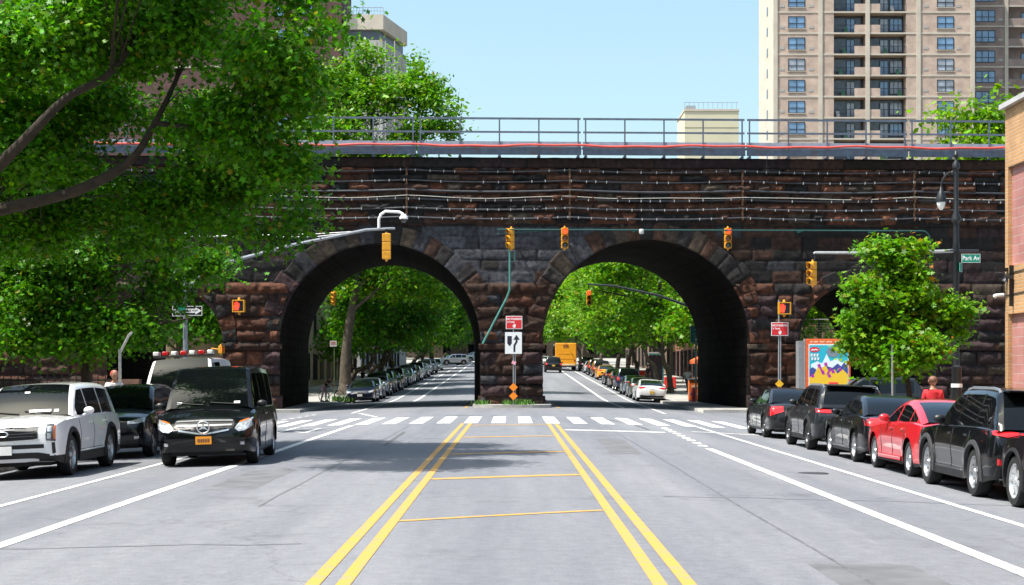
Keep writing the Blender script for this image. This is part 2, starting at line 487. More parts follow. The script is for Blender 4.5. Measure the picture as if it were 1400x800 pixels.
# the sheet runs under the carriageway, kerb-deep
tag(g, kind='structure')
xs = list(np.linspace(KL, KR, 41))
ys = list(np.linspace(-20, 96, 117)) + list(np.linspace(97, 112, 31)) + list(np.linspace(114, 440, 110))
road = sheet('road', xs, ys, lambda x, y: road_z(x, y) , ASPH)
tag(road, kind='structure')
ave = sheet('avenue', list(np.linspace(-70, KL, 60)), [66, 69.5, 73, 76.5, 80], lambda x, y: road_z(-11, y), ASPH); tag(ave, kind='structure')
ave2 = sheet('avenue', list(np.linspace(KR, 70, 60)), [66, 69.5, 73, 76.5, 80], lambda x, y: road_z(11, y), ASPH); tag(ave2, kind='structure')

def marking(name, pts, width, material, parent=road, lift=.006, step=.5):
    """painted strip along a polyline, following the road surface"""
    P = []
    for a, b in zip(pts[:-1], pts[1:]):
        a = Vector((*a, 0)); b = Vector((*b, 0)); n = max(1, int((b - a).length / step))
        for k in range(n): P.append(a.lerp(b, k / n))
    P.append(Vector((*pts[-1], 0)))
    d0 = (P[-1] - P[0]).normalized(); V = []; 
    for i, q in enumerate(P):
        d = (P[min(i + 1, len(P) - 1)] - P[max(i - 1, 0)]).normalized()
        nrm = Vector((d.y, -d.x, 0)) * width / 2
        for e in (q - nrm, q, q + nrm): V.append((e.x, e.y, road_z(e.x, e.y) + lift))
    ff = []; ct = 0
    for i in range(len(P) - 1):
        for c in (0, 1):
            ff += [i * 3 + c, i * 3 + c + 1, i * 3 + c + 4, i * 3 + c + 3]; ct += 1
    o = npmesh(name, V, ff, [4] * ct, material, parent)
    return o
for x in (-1.68, -1.42, 1.25, 1.50):
    marking('yellow_line', [(x, 2), (x, 56.2)], .125, MKY)
for (y0, y1) in ((19.7, 21.3), (27.3, 28.6), (35.4, 36.8), (44.4, 45.6), (54.2, 55.4), (11.8, 13.2)):
    marking('yellow_bar', [(-1.36, y0), (1.19, y1)], .15 if y0 < 25 else .34, MKY)
marking('lane_line', [(-5.45, 2), (-5.45, 56)], .19, MKW)
marking('lane_line', [(-7.24, 2), (-7.24, 56)], .13, MKW)
marking('lane_line', [(4.72, 2), (4.72, 39.5)], .19, MKW)
marking('lane_line', [(6.32, 2), (6.32, 56)], .13, MKW)
for k in range(9):
    marking('lane_dash', [(4.74 + .03 * k, 40.6 + 1.6 * k), (4.76 + .03 * k, 41.4 + 1.6 * k)], .22, MKW)
for k in range(5):
    marking('lane_dash', [(-5.5 - .28 * k, 66.4 + 1.5 * k), (-5.66 - .28 * k, 67.3 + 1.5 * k)], .2, MKW)
    marking('lane_dash', [(-9.3 + .1 * k, 66.4 + 1.7 * k), (-9.25 + .1 * k, 67.4 + 1.7 * k)], .16, MKW)
marking('stop_line', [(1.62, 50.4), (4.62, 49.7)], .62, MKW)
for k in range(-8, 11):
    x = -1.42 + .945 * k
    if x < -9.2 or x > 9: continue
    marking('crosswalk_stripe', [(x, 56.5 - .02 * x), (x, 64.6 - .02 * x)], .48, MKW)
marking('lane_line', [(-7.2, 74), (-7.5, 100), (-7.5, 290)], .14, MKW, step=1)
marking('lane_line', [(-6.0, 100), (-6.2, 290)], .18, MKW, step=1)
marking('lane_line', [(6.9, 74), (7.5, 100), (7.5, 290)], .14, MKW, step=1)
marking('lane_line', [(5.7, 84), (5.9, 100), (5.9, 290)], .18, MKW, step=1)
marking('yellow_line', [(-3.3, 79.6), (2.8, 79.6)], .16, MKY)
marking('yellow_line', [(2.3, 80.5), (2.1, 100), (.5, 106), (.5, 300)], .14, MKY, step=1)
marking('yellow_line', [(-2.3, 80.5), (-2.1, 100), (-.2, 106), (-.2, 300)], .14, MKY, step=1)
marking('lane_line', [(5.6, 51.2), (8.2, 49.8)], .3, MKW)
# bicycle-lane arrow on the left
marking('lane_arrow', [(-6.3, 50), (-6.3, 54)], .14, MKW)
marking('lane_arrow', [(-6.75, 51.2), (-6.3, 50)], .14, MKW)
# dark utility patches in the tar
PATCH = mat('fresh_asphalt', (.075, .078, .085), .85, 0, .25, 3, .3, 60)
marking('asphalt_patch', [(3.0, 66.3), (4.2, 57.2), (4.3, 52)], .12, PATCH, lift=.004)
marking('asphalt_patch', [(-3.1, 40), (-3.2, 49)], .10, PATCH, lift=.004)
SEAM = mat('tar_seam', (.105, .108, .118), .7, 0, .3, 5)
rngs = random.Random(12)
for (x, y0, y1) in ((3.1, 12, 55), (-3.4, 22, 55)):
    marking('tar_seam', [(x + rngs.uniform(-.02, .02), y0 + (y1 - y0) * k / 16) for k in range(17)], .035, SEAM, lift=.003)
for (y, x0, x1) in ((23.8, 2.2, 8.6), (33.5, -8.5, -2.2), (46.6, 1.8, 8.8), (17.2, -7.8, -2.2)):
    marking('tar_seam', [(x0 + (x1 - x0) * k / 10, y + rngs.uniform(-.12, .12)) for k in range(11)], .05, SEAM, lift=.003)
PT2 = mat('utility_patch', (.115, .118, .128), .85, 0, .25, 2, .3, 60)
marking('asphalt_patch', [(3.3, 13.2), (3.3, 15.6)], 1.0, PT2, lift=.002)
marking('asphalt_patch', [(-4.4, 25.5), (-4.4, 30.5)], .8, PT2, lift=.002)
marking('asphalt_patch', [(2.5, 36), (2.6, 44)], .7, PT2, lift=.002)
mh = MB().lathe([(0, .012), (.26, .012), (.29, .006), (.29, -.02)], (0, 0, 0), 28).build('manhole_cover', mat('cast_iron', (.06, .06, .065), .6, .5, .3, 20, .6, 50), None, loc=(5.55, 30.4, road_z(5.55, 30.4)))
tag(mh, 'round cast iron manhole cover in the right lane beside the red sedan', 'manhole cover')

# ---- sidewalks
SLAB = newmat('sidewalk_slabs')[0]
def slabs():
    m = SLAB; t = m.node_tree; N = t.nodes; L = t.links; p = N['Principled BSDF']
    tc = N.new('ShaderNodeTexCoord'); bt = N.new('ShaderNodeTexBrick'); bt.offset = 0
    bt.inputs['Color1'].default_value = (.36, .35, .32, 1); bt.inputs['Color2'].default_value = (.29, .28, .265, 1); bt.inputs['Mortar'].default_value = (.11, .10, .09, 1)
    bt.inputs['Scale'].default_value = 1; bt.inputs['Brick Width'].default_value = 1.5; bt.inputs['Row Height'].default_value = 1.5; bt.inputs['Mortar Size'].default_value = .012
    L.new(tc.outputs['Object'], bt.inputs['Vector'])
    no = N.new('ShaderNodeTexNoise'); no.inputs['Scale'].default_value = 1.2; no.inputs['Detail'].default_value = 8
    L.new(tc.outputs['Object'], no.inputs['Vector'])
    mr = N.new('ShaderNodeMapRange'); mr.inputs[1].default_value = .3; mr.inputs[2].default_value = .7; mr.inputs[3].default_value = .7; mr.inputs[4].default_value = 1.15
    L.new(no.outputs['Fac'], mr.inputs[0])
    mx = N.new('ShaderNodeMixRGB'); mx.blend_type = 'MULTIPLY'; mx.inputs[0].default_value = 1
    L.new(bt.outputs['Color'], mx.inputs[1]); L.new(mr.outputs[0], mx.inputs[2]); L.new(mx.outputs[0], p.inputs['Base Color'])
    p.inputs['Roughness'].default_value = .9
slabs()
def block(name, outline, zt, zb, material):
    n = len(outline); V = [(x, y, zt) for x, y in outline] + [(x, y, zb) for x, y in outline]
    F_ = [tuple(range(n))] + [(i, i + n, (i + 1) % n + n, (i + 1) % n) for i in range(n)]
    o = MB().add(V, F_).build(name, material); tag(o, kind='structure'); return o
def walk(side):
    k = KL if side < 0 else KR; o = k + side * 26; r = 4.0
    zt = walk_z(0)
    def corner(cy, s):
        return [(k + side * r - side * r * math.cos(a), cy - s * r + s * r * math.sin(a)) for a in np.linspace(0, PI / 2, 9)]
    near = [(k, -20)] + corner(66, 1) + [(o, 66), (o, -20)]
    block('sidewalk', near, zt, zt - .4, SLAB)
    kb = [(k, -20)] + corner(66, 1) + [(o, 66)]
    MBk = MB()
    for a, b in zip(kb[:-1], kb[1:]):
        a = Vector((a[0], a[1], 0)); b = Vector((b[0], b[1], 0)); d = (b - a).normalized(); nn = Vector((-d.y, d.x, 0)) * side * -1
        q = [a - nn * .02, b - nn * .02, b + nn * .16, a + nn * .16]
        MBk.add([(v.x, v.y, zt + .008) for v in q] + [(v.x, v.y, zt - .4) for v in q], [(0, 1, 2, 3), (4, 5, 1, 0), (5, 6, 2, 1), (6, 7, 3, 2), (7, 4, 0, 3)])
    ko = MBk.build('kerb', KERB); tag(ko, kind='structure')
    # beyond the avenue the pavement climbs with the street
    yy = [80, 84, 90, 96] + list(np.linspace(98, 112, 15)) + list(np.linspace(116, 440, 82))
    xx = [k, k + side * .16, k + side * 3, k + side * 7, o]
    V = []; ff = []; 
    for y in yy:
        V.append((k, y, walk_z(y) - .4))
        for x in xx: V.append((x, y, walk_z(y)))
    n = len(xx) + 1; ct = 0
    for j in range(len(yy) - 1):
        for i in range(n - 1):
            ff += [j * n + i, j * n + i + 1, (j + 1) * n + i + 1, (j + 1) * n + i]; ct += 1
    base = [(x, 80, walk_z(80) - .4) for x in xx]
    so_ = npmesh('sidewalk', V, ff, [4] * ct, SLAB); tag(so_, kind='structure')
    e = MB().box(min(k, o), max(k, o), 79.9, 80.02, walk_z(80) - .4, walk_z(80) + .004).build('kerb', KERB); tag(e, kind='structure')
walk(-1); walk(1)
isl = [(-1.55 * math.cos(a) * 1.25, 80.9 - .9 * math.sin(a)) for a in np.linspace(0, PI, 13)] + [(1.94, 101), (-1.94, 101)]
block('median', isl, .14, -.2, KERB)

# ================================================================== THE VIADUCT
BA = math.atan(.0407)                # the wall runs slightly away to the right
BO = Vector((0, 82.1, 0))
ca, sa = math.cos(BA), math.sin(BA)
def bu(px):                           # photo x -> metres along the wall
    t = (px - 700) / F
    return 82.1 * t / (ca - t * sa)
def bz(px, py):
    return HC - (py - 507) * (82.1 + bu(px) * sa) / F
def bw(u, v, z):                      # wall frame -> world
    return Vector((u * ca - v * sa, 82.1 + u * sa + v * ca, z))
SPR = 3.15
ARCHES = []                           # (centre, radius) of each opening
for (a, b) in ((383, 657), (742, 1025), (147, 305), (1093, 1256)):
    ua, ub = bu(a), bu(b); ARCHES.append(((ua + ub) / 2, (ub - ua) / 2))
U0, U1, ZT = -33.0, 36.0, 11.9
DEPTH = 17.0
VIA = empty('stone_viaduct', BO, BA, 'dark brownstone railway viaduct of rock faced blocks with two big arches over the street', 'viaduct')
SOOT = np.array((.020, .017, .016)); BROWN = np.array((.075, .036, .023)); RUST = np.array((.15, .055, .028)); GREY = np.array((.085, .085, .098)); TAN = np.array((.12, .085, .06)); PURP = np.array((.072, .038, .040))
STONE = stonemat('brownstone', 4.0)

def stone_tint(rng, u, z):
    """the colour of one block"""
    r = rng.random(); k = .55 + .7 * rng.random()
    if z > 9.2: c = (SOOT * 1.5 if r < .25 else BROWN * 1.3 if r < .6 else RUST * 1.25 if r < .93 else TAN * 1.2)
    elif z > 6.2:
        if abs(u) < 4.5: c = GREY * 1.25 if r < .6 else SOOT * 2.0 if r < .85 else BROWN * 1.1
        elif u > 4.5 and u < 14: c = SOOT * 1.4 if r < .5 else GREY * .7 if r < .72 else BROWN * .9
        else: c = SOOT * 1.3 if r < .55 else BROWN * .75 if r < .85 else PURP * .8
    else:
        if abs(u) < 2.6 and z > 3.4: c = GREY if r < .3 else BROWN if r < .85 else RUST * .8
        elif abs(u) < 2.6: c = PURP if r < .35 else BROWN if r < .62 else RUST * .7 if r < .8 else GREY * .7
        elif abs(u) > 10.5 and abs(u) < 16: c = RUST * 1.15 if r < .45 else BROWN * 1.25 if r < .72 else PURP * 1.1 if r < .9 else SOOT * 2
        elif u > 15: c = BROWN if r < .35 else TAN * .8 if r < .6 else PURP * .9 if r < .85 else SOOT * 1.8
        else: c = RUST * .9 if r < .36 else BROWN * 1.1 if r < .68 else PURP if r < .9 else SOOT * 2
    return c * k * .56

def ashlar():
    rng = np.random.default_rng(11)
    us = np.arange(U0, U1, .085)
    jam = sorted([c - r for c, r in ARCHES] + [c + r for c, r in ARCHES])
    for j in jam: us = us[np.abs(us - j) > .05]
    us = np.sort(np.concatenate([us, jam]))
    zs = np.arange(-.3, ZT + .001, .07)
    zs = zs[np.abs(zs - SPR) > .04]; zs = np.sort(np.append(zs, SPR))
    nu, nz = len(us), len(zs)
    UU, ZZ = np.meshgrid(us, zs)
    # wander of the joints
    Uw = UU + .07 * (fbm(UU * 1.3, ZZ * 1.3, 3) - .5); Zw = ZZ + .05 * (fbm(UU * 1.1 + 9, ZZ * 1.1, 5) - .5)
    cz = [-.6]
    while cz[-1] < ZT + .3: cz.append(cz[-1] + (rng.uniform(.5, .66) if cz[-1] < 9.2 else rng.uniform(.40, .52)))
    cz = np.array(cz)
    ci = np.clip(np.searchsorted(cz, Zw) - 1, 0, len(cz) - 2)
    dz = np.minimum(Zw - cz[ci], cz[ci + 1] - Zw)
    D = np.zeros_like(UU); T = np.zeros(UU.shape + (3,))
    for c in range(len(cz) - 1):
        msk = ci == c
        if not msk.any(): continue
        j = [U0 - 2 - rng.random()]
        while j[-1] < U1 + 2: j.append(j[-1] + rng.uniform(.7, 1.75))
        j = np.array(j); k = len(j) - 1
        u = Uw[msk]; ji = np.clip(np.searchsorted(j, u) - 1, 0, k - 1)
        du = np.minimum(u - j[ji], j[ji + 1] - u)
        zmid = (cz[c] + cz[c + 1]) / 2
        smooth = 6.3 < zmid < 9.3
        prot = rng.uniform(.0, .04, k) if smooth else rng.uniform(.05, .24, k)
        tilt = rng.uniform(-.05, .05, k) * (0.2 if smooth else 1)
        rough = np.where(rng.random(k) < .8, 1, .25) * (.22 if smooth else 1.0)
        tint = np.array([stone_tint(rng, (j[i] + j[i + 1]) / 2, zmid) for i in range(k)])
        de = np.minimum(du, dz[msk])
        e = np.clip(de / (.12 if smooth else .20), 0, 1) ** .65; e2 = np.clip(de / .02, 0, 1)
        z = ZZ[msk]
        n1 = fbm(u * 2.6 + ji * 7.3, z * 3.4 + c * 5.1, 21, 5) - .42
        n2 = np.abs(fbm(u * 1.5 + ji * 3.1, z * 2.2, 41, 3) - .5) * 2
        D[msk] = -.05 + e2 * .05 + e * (prot[ji] + rough[ji] * (.34 * n1 + .10 * n2)) + e2 * tilt[ji] * (z - zmid) * 2
        T[msk] = tint[ji] * (.25 + .75 * np.clip(de / .035, 0, 1))[:, None]
    # openings
    cu = (us[:-1] + us[1:]) / 2; czz = (zs[:-1] + zs[1:]) / 2
    CU, CZ = np.meshgrid(cu, czz)
    keep = np.ones(CU.shape, bool)
    for (c, r) in ARCHES:
        keep &= ~((np.abs(CU - c) < r - .001) & (CZ < SPR))
        keep &= ~((CZ >= SPR) & ((CU - c) ** 2 + (CZ - SPR) ** 2 < (r + .18) ** 2))
    idx = np.arange(nu * nz).reshape(nz, nu)
    q = np.stack([idx[:-1, :-1], idx[:-1, 1:], idx[1:, 1:], idx[1:, :-1]], -1)[keep]
    V = np.stack([UU, -D, ZZ], -1).reshape(-1, 3)
    used = np.zeros(len(V), bool); used[q.ravel()] = True
    re = np.cumsum(used) - 1
    o = npmesh('wall', V[used], re[q.ravel()], np.full(len(q), 4), STONE, VIA, False, T.reshape(-1, 3)[used])
    return o
ashlar()

def arch_ring(c, r, seed, depth=1.05):
    """voussoirs: radial blocks standing a little proud of the wall"""
    rng = np.random.default_rng(seed)
    na = max(80, int(PI * r / .07)); nr = 18
    # stop short of a neighbour's ring
    th = np.linspace(0, PI, na); 
    nv = max(11, int(PI * r / .62)) | 1
    ed = np.linspace(0, PI, nv + 1); ed[1:-1] += rng.uniform(-.012, .012, nv - 1)
    lens = rng.uniform(.85, 1.15, nv) * depth; lens[nv // 2] = depth * 1.12
    prot = rng.uniform(.05, .13, nv); smooth = 1 if r > 4 else 1
    V = []; T = []
    for i, a in enumerate(th):
        k = min(nv - 1, max(0, int(np.searchsorted(ed, a)) - 1))
        da = min(a - ed[k], ed[k + 1] - a) * r
        high = math.sin(a)
        rg = 1.0 if high < .62 else .3
        for m in range(nr + 1):
            t = m / nr; rr = r + lens[k] * t
            x = c + rr * math.cos(a); z = SPR + rr * math.sin(a)
            de = min(da, (1 - t) * lens[k], t * lens[k] + .03)
            e = min(1, max(0, de) / .09) ** .6
            n1 = float(fbm(np.array([rr * 2.7 + k * 5.3]), np.array([a * r * 2.7]), seed + 3, 4)[0]) - .42
            d = .02 + e * (prot[k] * (.5 + .5 * rg) + rg * .18 * n1)
            if m == nr: d = -.09
            V.append((x, -d, z))
            T.append((k, z, x, min(1, .35 + .65 * max(0, de) / .03)))
    tints = []
    for k in range(nv):
        am = (ed[k] + ed[k + 1]) / 2; z = SPR + (r + .5) * math.sin(am); u = c + (r + .5) * math.cos(am)
        if z > 6.6:
            q = rng.random(); base = TAN * .62 if q < .3 else GREY * .75 if q < .55 else SOOT * 1.6 if q < .85 else BROWN
            if c < 0 and u < c + .5: base = base * .7
            tints.append(base * rng.uniform(.6, 1.2) * .85)
        else: tints.append(stone_tint(rng, u, z))
    TT = np.array([tints[k] * s for k, z, x, s in T])
    ff = []
    for i in range(na - 1):
        for m in range(nr):
            a0 = i * (nr + 1) + m
            ff += [a0, a0 + 1, a0 + nr + 2, a0 + nr + 1]
    return npmesh('arch_ring', V, ff, [4] * ((na - 1) * nr), STONE, VIA, False, TT)
for i, (c, r) in enumerate(ARCHES): arch_ring(c, r, 60 + i, 1.05 if r > 4 else .85)

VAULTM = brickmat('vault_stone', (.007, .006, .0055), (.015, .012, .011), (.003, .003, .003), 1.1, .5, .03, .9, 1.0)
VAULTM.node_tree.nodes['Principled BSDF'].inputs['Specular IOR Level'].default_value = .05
def vault(c, r):
    P = [(c - r, -.3), (c - r, .6), (c - r, 1.5), (c - r, 2.4)] + [(c - r * math.cos(a), SPR + r * math.sin(a)) for a in np.linspace(0, PI, 40)] + [(c + r, 2.4), (c + r, 1.5), (c + r, .6), (c + r, -.3)]
    vs = np.linspace(-.03, DEPTH, 36); V = []; ff = []
    for j, v in enumerate(vs):
        for i, (u, z) in enumerate(P):
            nx = (c - u); nz_ = (SPR - z) if z > SPR else 0; l = math.hypot(nx, nz_) or 1
            k = 0 if j in (0, 35) else .05 * (mnoise.noise(Vector((u * 1.1, v * 1.1, z * 1.1))))
            V.append((u + nx / l * k, v, z + nz_ / l * k))
    n = len(P)
    for j in range(len(vs) - 1):
        for i in range(n - 1): ff += [j * n + i, (j + 1) * n + i, (j + 1) * n + i + 1, j * n + i + 1]
    return npmesh('vault', V, ff, [4] * ((len(vs) - 1) * (n - 1)), VAULTM, VIA, True)
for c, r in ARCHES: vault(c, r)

def back_wall():
    us = sorted(set([U0, U1] + list(np.arange(U0, U1, .5)) + [c + r * math.cos(a) for c, r in ARCHES for a in np.linspace(0, PI, 33)]))
    m = MB()
    for a, b in zip(us[:-1], us[1:]):
        def low(u, mid):
            for c, r in ARCHES:
                if abs(mid - c) < r: return SPR + math.sqrt(max(0, r * r - (u - c) ** 2))
            return -.3
        mid = (a + b) / 2
        m.add([(a, DEPTH, low(a, mid)), (b, DEPTH, low(b, mid)), (b, DEPTH, 12.4), (a, DEPTH, 12.4)], [(0, 1, 2, 3)])
    for u in (U0, U1): m.add([(u, 0, -.3), (u, DEPTH, -.3), (u, DEPTH, 12.4), (u, 0, 12.4)], [(0, 1, 2, 3)])
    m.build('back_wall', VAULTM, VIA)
    MB().box(U0, U1, .02, DEPTH - .01, 11.95, 12.38).build('deck', BLACKP, VIA)
back_wall()

def rough_band(name, u0, u1, z0, z1, out, seed, blocks, tints, amp=.05, parent=VIA, jw=.012, depth=None):
    """a moulded course of long blocks, edges chipped; front and top and underside"""
    rng = np.random.default_rng(seed)
    us = np.arange(u0, u1 + .001, .07); us[-1] = u1
    prof = [(.12, z0), (-out, z0), (-out, z0 + (z1 - z0) * .25), (-out, z0 + (z1 - z0) * .5), (-out, z0 + (z1 - z0) * .75), (-out, z1), (.25, z1)]
    j = [u0]
    while j[-1] < u1: j.append(j[-1] + rng.uniform(*blocks))
    j = np.array(j); V = []; T = []
    tt = [tints[rng.integers(len(tints))] * rng.uniform(.6, 1.2) * .6 for _ in j]
    for u in us:
        k = max(0, int(np.searchsorted(j, u)) - 1); de = min(abs(u - j[k]), abs(j[min(k + 1, len(j) - 1)] - u)) if len(j) > 1 else 1
        for i, (v, z) in enumerate(prof):
            n = mnoise.noise(Vector((u * 1.7 + k * 3, v * 3, z * 3.1))) * amp + mnoise.noise(Vector((u * 6, v * 3, z * 7))) * amp * .5
            g_ = .03 if (de < jw and 0 < k) else 0
            vv = v - n * (1 if 0 < i < 6 else 0) + g_ * (1 if 0 < i < 6 else 0)
            zz = z + (n * .6 if i in (1, 5) else 0)
            V.append((u, vv, zz)); T.append(tt[k] * (.4 if g_ else 1))
    n = len(prof); ff = []; ct = 0
    for a in range(len(us) - 1):
        for i in range(n - 1): ff += [a * n + i, (a + 1) * n + i, (a + 1) * n + i + 1, a * n + i + 1]; ct += 1
    for e in (0, len(us) - 1):
        ff += [e * n + i for i in range(n)]; ct += 1; 
    cts = [4] * (ct - 2) + [n, n]
    return npmesh(name, V, ff, cts, STONE, parent, False, np.array(T))
rough_band('coping', U0, U1, ZT, 12.42, .17, 5, (2.2, 3.6), [BROWN * .55, SOOT * 1.5, PURP * .6, BROWN * .7], .018)
rough_band('string_course', U0, U1, 9.02, 9.24, .07, 8, (1.2, 2.4), [SOOT * 1.3, BROWN * .5, BROWN * .8], .03)
for (a, b) in ((ARCHES[0][0] + ARCHES[0][1], ARCHES[1][0] - ARCHES[1][1]), (ARCHES[2][0] + ARCHES[2][1], ARCHES[0][0] - ARCHES[0][1]), (ARCHES[1][0] + ARCHES[1][1], ARCHES[3][0] - ARCHES[3][1]), (ARCHES[3][0] + ARCHES[3][1], U1), (U0, ARCHES[2][0] - ARCHES[2][1])):
    rough_band('impost', a - .09, b + .09, 2.86, 3.14, .14, int(a * 10) + 900, (.9, 1.7), [RUST * .8, BROWN, TAN, RUST], .05)
    rough_band('plinth', a - .12, b + .12, -.2, .55, .12, int(a * 10) + 950, (1.0, 1.9), [RUST * .6, PURP, BROWN, PURP], .06)

# lime bleeding out of the spandrel joints: real stains on the stone are in the material;
# ---- the walkway on top
RAIL = empty('walkway_railing', bw(0, -.35, 12.44), BA, 'blue grey steel walkway railing with kick plate along the top of the viaduct', 'railing')
def rb(): return MB()
zl = 12.44
posts = []
u = bu(574.9)
while u > U0 + 8.3: u -= 8.21
k = 0; panel0 = []
while u < U1 - 8.3:
    panel0.append(u)
    for i in range(5): posts.append(u + i * 1.96)
    u += 8.21
for p in posts:
    m = MB(); m.box(p - .035, p + .035, -.03, .03, -.02, 14.33 - zl); m.box(p - .06, p + .06, -.08, -.03, .02, .45); m.box(p - .08, p + .08, -.02, .35, -.03, .03)
    m.build('post', GREYPAINT, RAIL)
for p in panel0:
    a, b = p - .12, p + 7.96
    for (z, h) in ((14.33, .05), (13.66, .045)):
        MB().box(a, b, -.028, .028, z - zl - h, z - zl + h).build('rail', GREYPAINT, RAIL)
    MB().box(a - .03, b + .03, -.075, -.045, 12.55 - zl, 12.93 - zl).box(a - .03, b + .03, -.12, -.04, 12.52 - zl, 12.56 - zl).build('fascia_beam', GREYPAINT, RAIL)
    MB().box(a - .03, b + .03, -.03, .9, 12.93 - zl, 12.96 - zl).box(a - .03, b + .03, .02, .04, 12.96 - zl, 13.2 - zl).build('kick_plate', mat('pale_grey_steel', (.25, .30, .37), .5, 0, .15, 3), RAIL)
ORC = mat('red_cable_jacket', (.62, .07, .05), .5, 0, .1, 4)
pts = []
for i, uu in enumerate(np.arange(U0 + 1, U1 - 1, .4)):
    pts.append((uu, -.15, 12.98 + .035 * math.sin(uu * .8) + .02 * math.sin(uu * 2.3) - zl))
rc = MB().tube(pts, .055, 7).build('red_cable', ORC, None, True, loc=bw(0, -.35, zl), rz=BA)
tag(rc, 'red cable sagging along the walkway edge on top of the viaduct', 'cable')

# ---- cables strung along the parapet wall
CABM = mat('cable_black', (.045, .048, .056), .4, .3, .3, 3)
TIEM = mat('cable_tie', (.40, .39, .37), .5, 0, .2, 9)
braks = [bu(556), bu(778.6), bu(1014.5), bu(1249), bu(330), bu(105)]
rng = random.Random(4)
lev = [(234.5, .035, 'topmost'), (248.5, .04, 'second from the top'), (261.5, .055, 'third from the top, thick and without ties'), (273.5, .04, 'fourth from the top, doubled'), (286, .045, 'second from the bottom'), (298.6, .045, 'lowest')]
labs = ['topmost black cable with white ties strung across the viaduct parapet', 'second cable from the top strung across the viaduct parapet', 'thick plain cable without ties, third from the top on the parapet wall', 'doubled pale cable, fourth from the top on the parapet wall', 'black cable with ties second from the bottom on the parapet wall', 'lowest black cable with ties on the parapet wall, just above the arches']
for (py, rad, nm), lab in zip(lev, labs):
    z0 = bz(700, py)
    E = empty('wall_cable', bw(0, -.2, z0), BA, lab, 'cable', 'cables strung along the viaduct wall')
    pts = []; bs = sorted(braks + [U0, U1])
    for a, b in zip(bs[:-1], bs[1:]):
        for k in range(12):
            t = k / 12; sag = -.10 * 4 * t * (1 - t) * min(1, (b - a) / 8)
            pts.append((a + (b - a) * t, -.02 + .02 * rng.uniform(-1, 1), sag + .05))
    pts.append((U1, 0, .05))
    MB().tube(pts, rad, 6).build('cable_run', CABM, E, True)
    if nm.startswith('fourth'):
        MB().tube([(x, y - .05, z + .12 + .03 * math.sin(x)) for x, y, z in pts], .018, 5).build('thin_cable', mat('pale_cable', (.35, .34, .30), .6), E, True)
    if 'thick' not in nm:
        m = MB(); uu = U0 + rng.random()
        while uu < U1:
            k = min(len(pts) - 1, max(0, int(np.searchsorted([p[0] for p in pts], uu))))
            m.box(uu - .02, uu + .02, -rad - .04, rad, pts[k][2] - .06, pts[k][2] + .055); uu += rng.uniform(.45, .8) if rng.random() < .8 else rng.uniform(.9, 2.2)
        o = m.build('cable_ties', TIEM, E)
        o['kind'] = 'stuff'
blab = ['rusty upright cable bracket above the camera arm on the left', 'rusty upright cable bracket above the red traffic light near the middle pier', 'rusty upright cable bracket above the traffic light right of the right arch', 'rusty upright cable bracket above the small right tree', 'rusty upright cable bracket behind the big left tree crown, near its edge', 'rusty upright cable bracket hidden deepest behind the big left tree']
RUSTM = mat('rusty_iron', (.17, .09, .05), .8, .2, .4, 9)
for b, l in zip(braks, blab):
    m = MB(); m.box(-.05, .05, -.03, .1, -1.25, 1.3)
    for (py, rad, nm) in lev:
        z = bz(700, py) - bz(700, 266); m.box(-.035, .035, -.17, .0, z - .06, z - .0)
        m.tube([(0, -.17, z - .06), (0, -.2, z), (0, -.16, z + .09)], .02, 5)
    o = m.build('cable_bracket', RUSTM, None, loc=bw(b, -.12, bz(700, 266)), rz=BA)
    tag(o, l, 'bracket', 'cable brackets on the viaduct wall')
# ================================================================== VEHICLES
def interp(tab, v):
    return float(np.interp(v, [a for a, b in tab], [b for a, b in tab]))

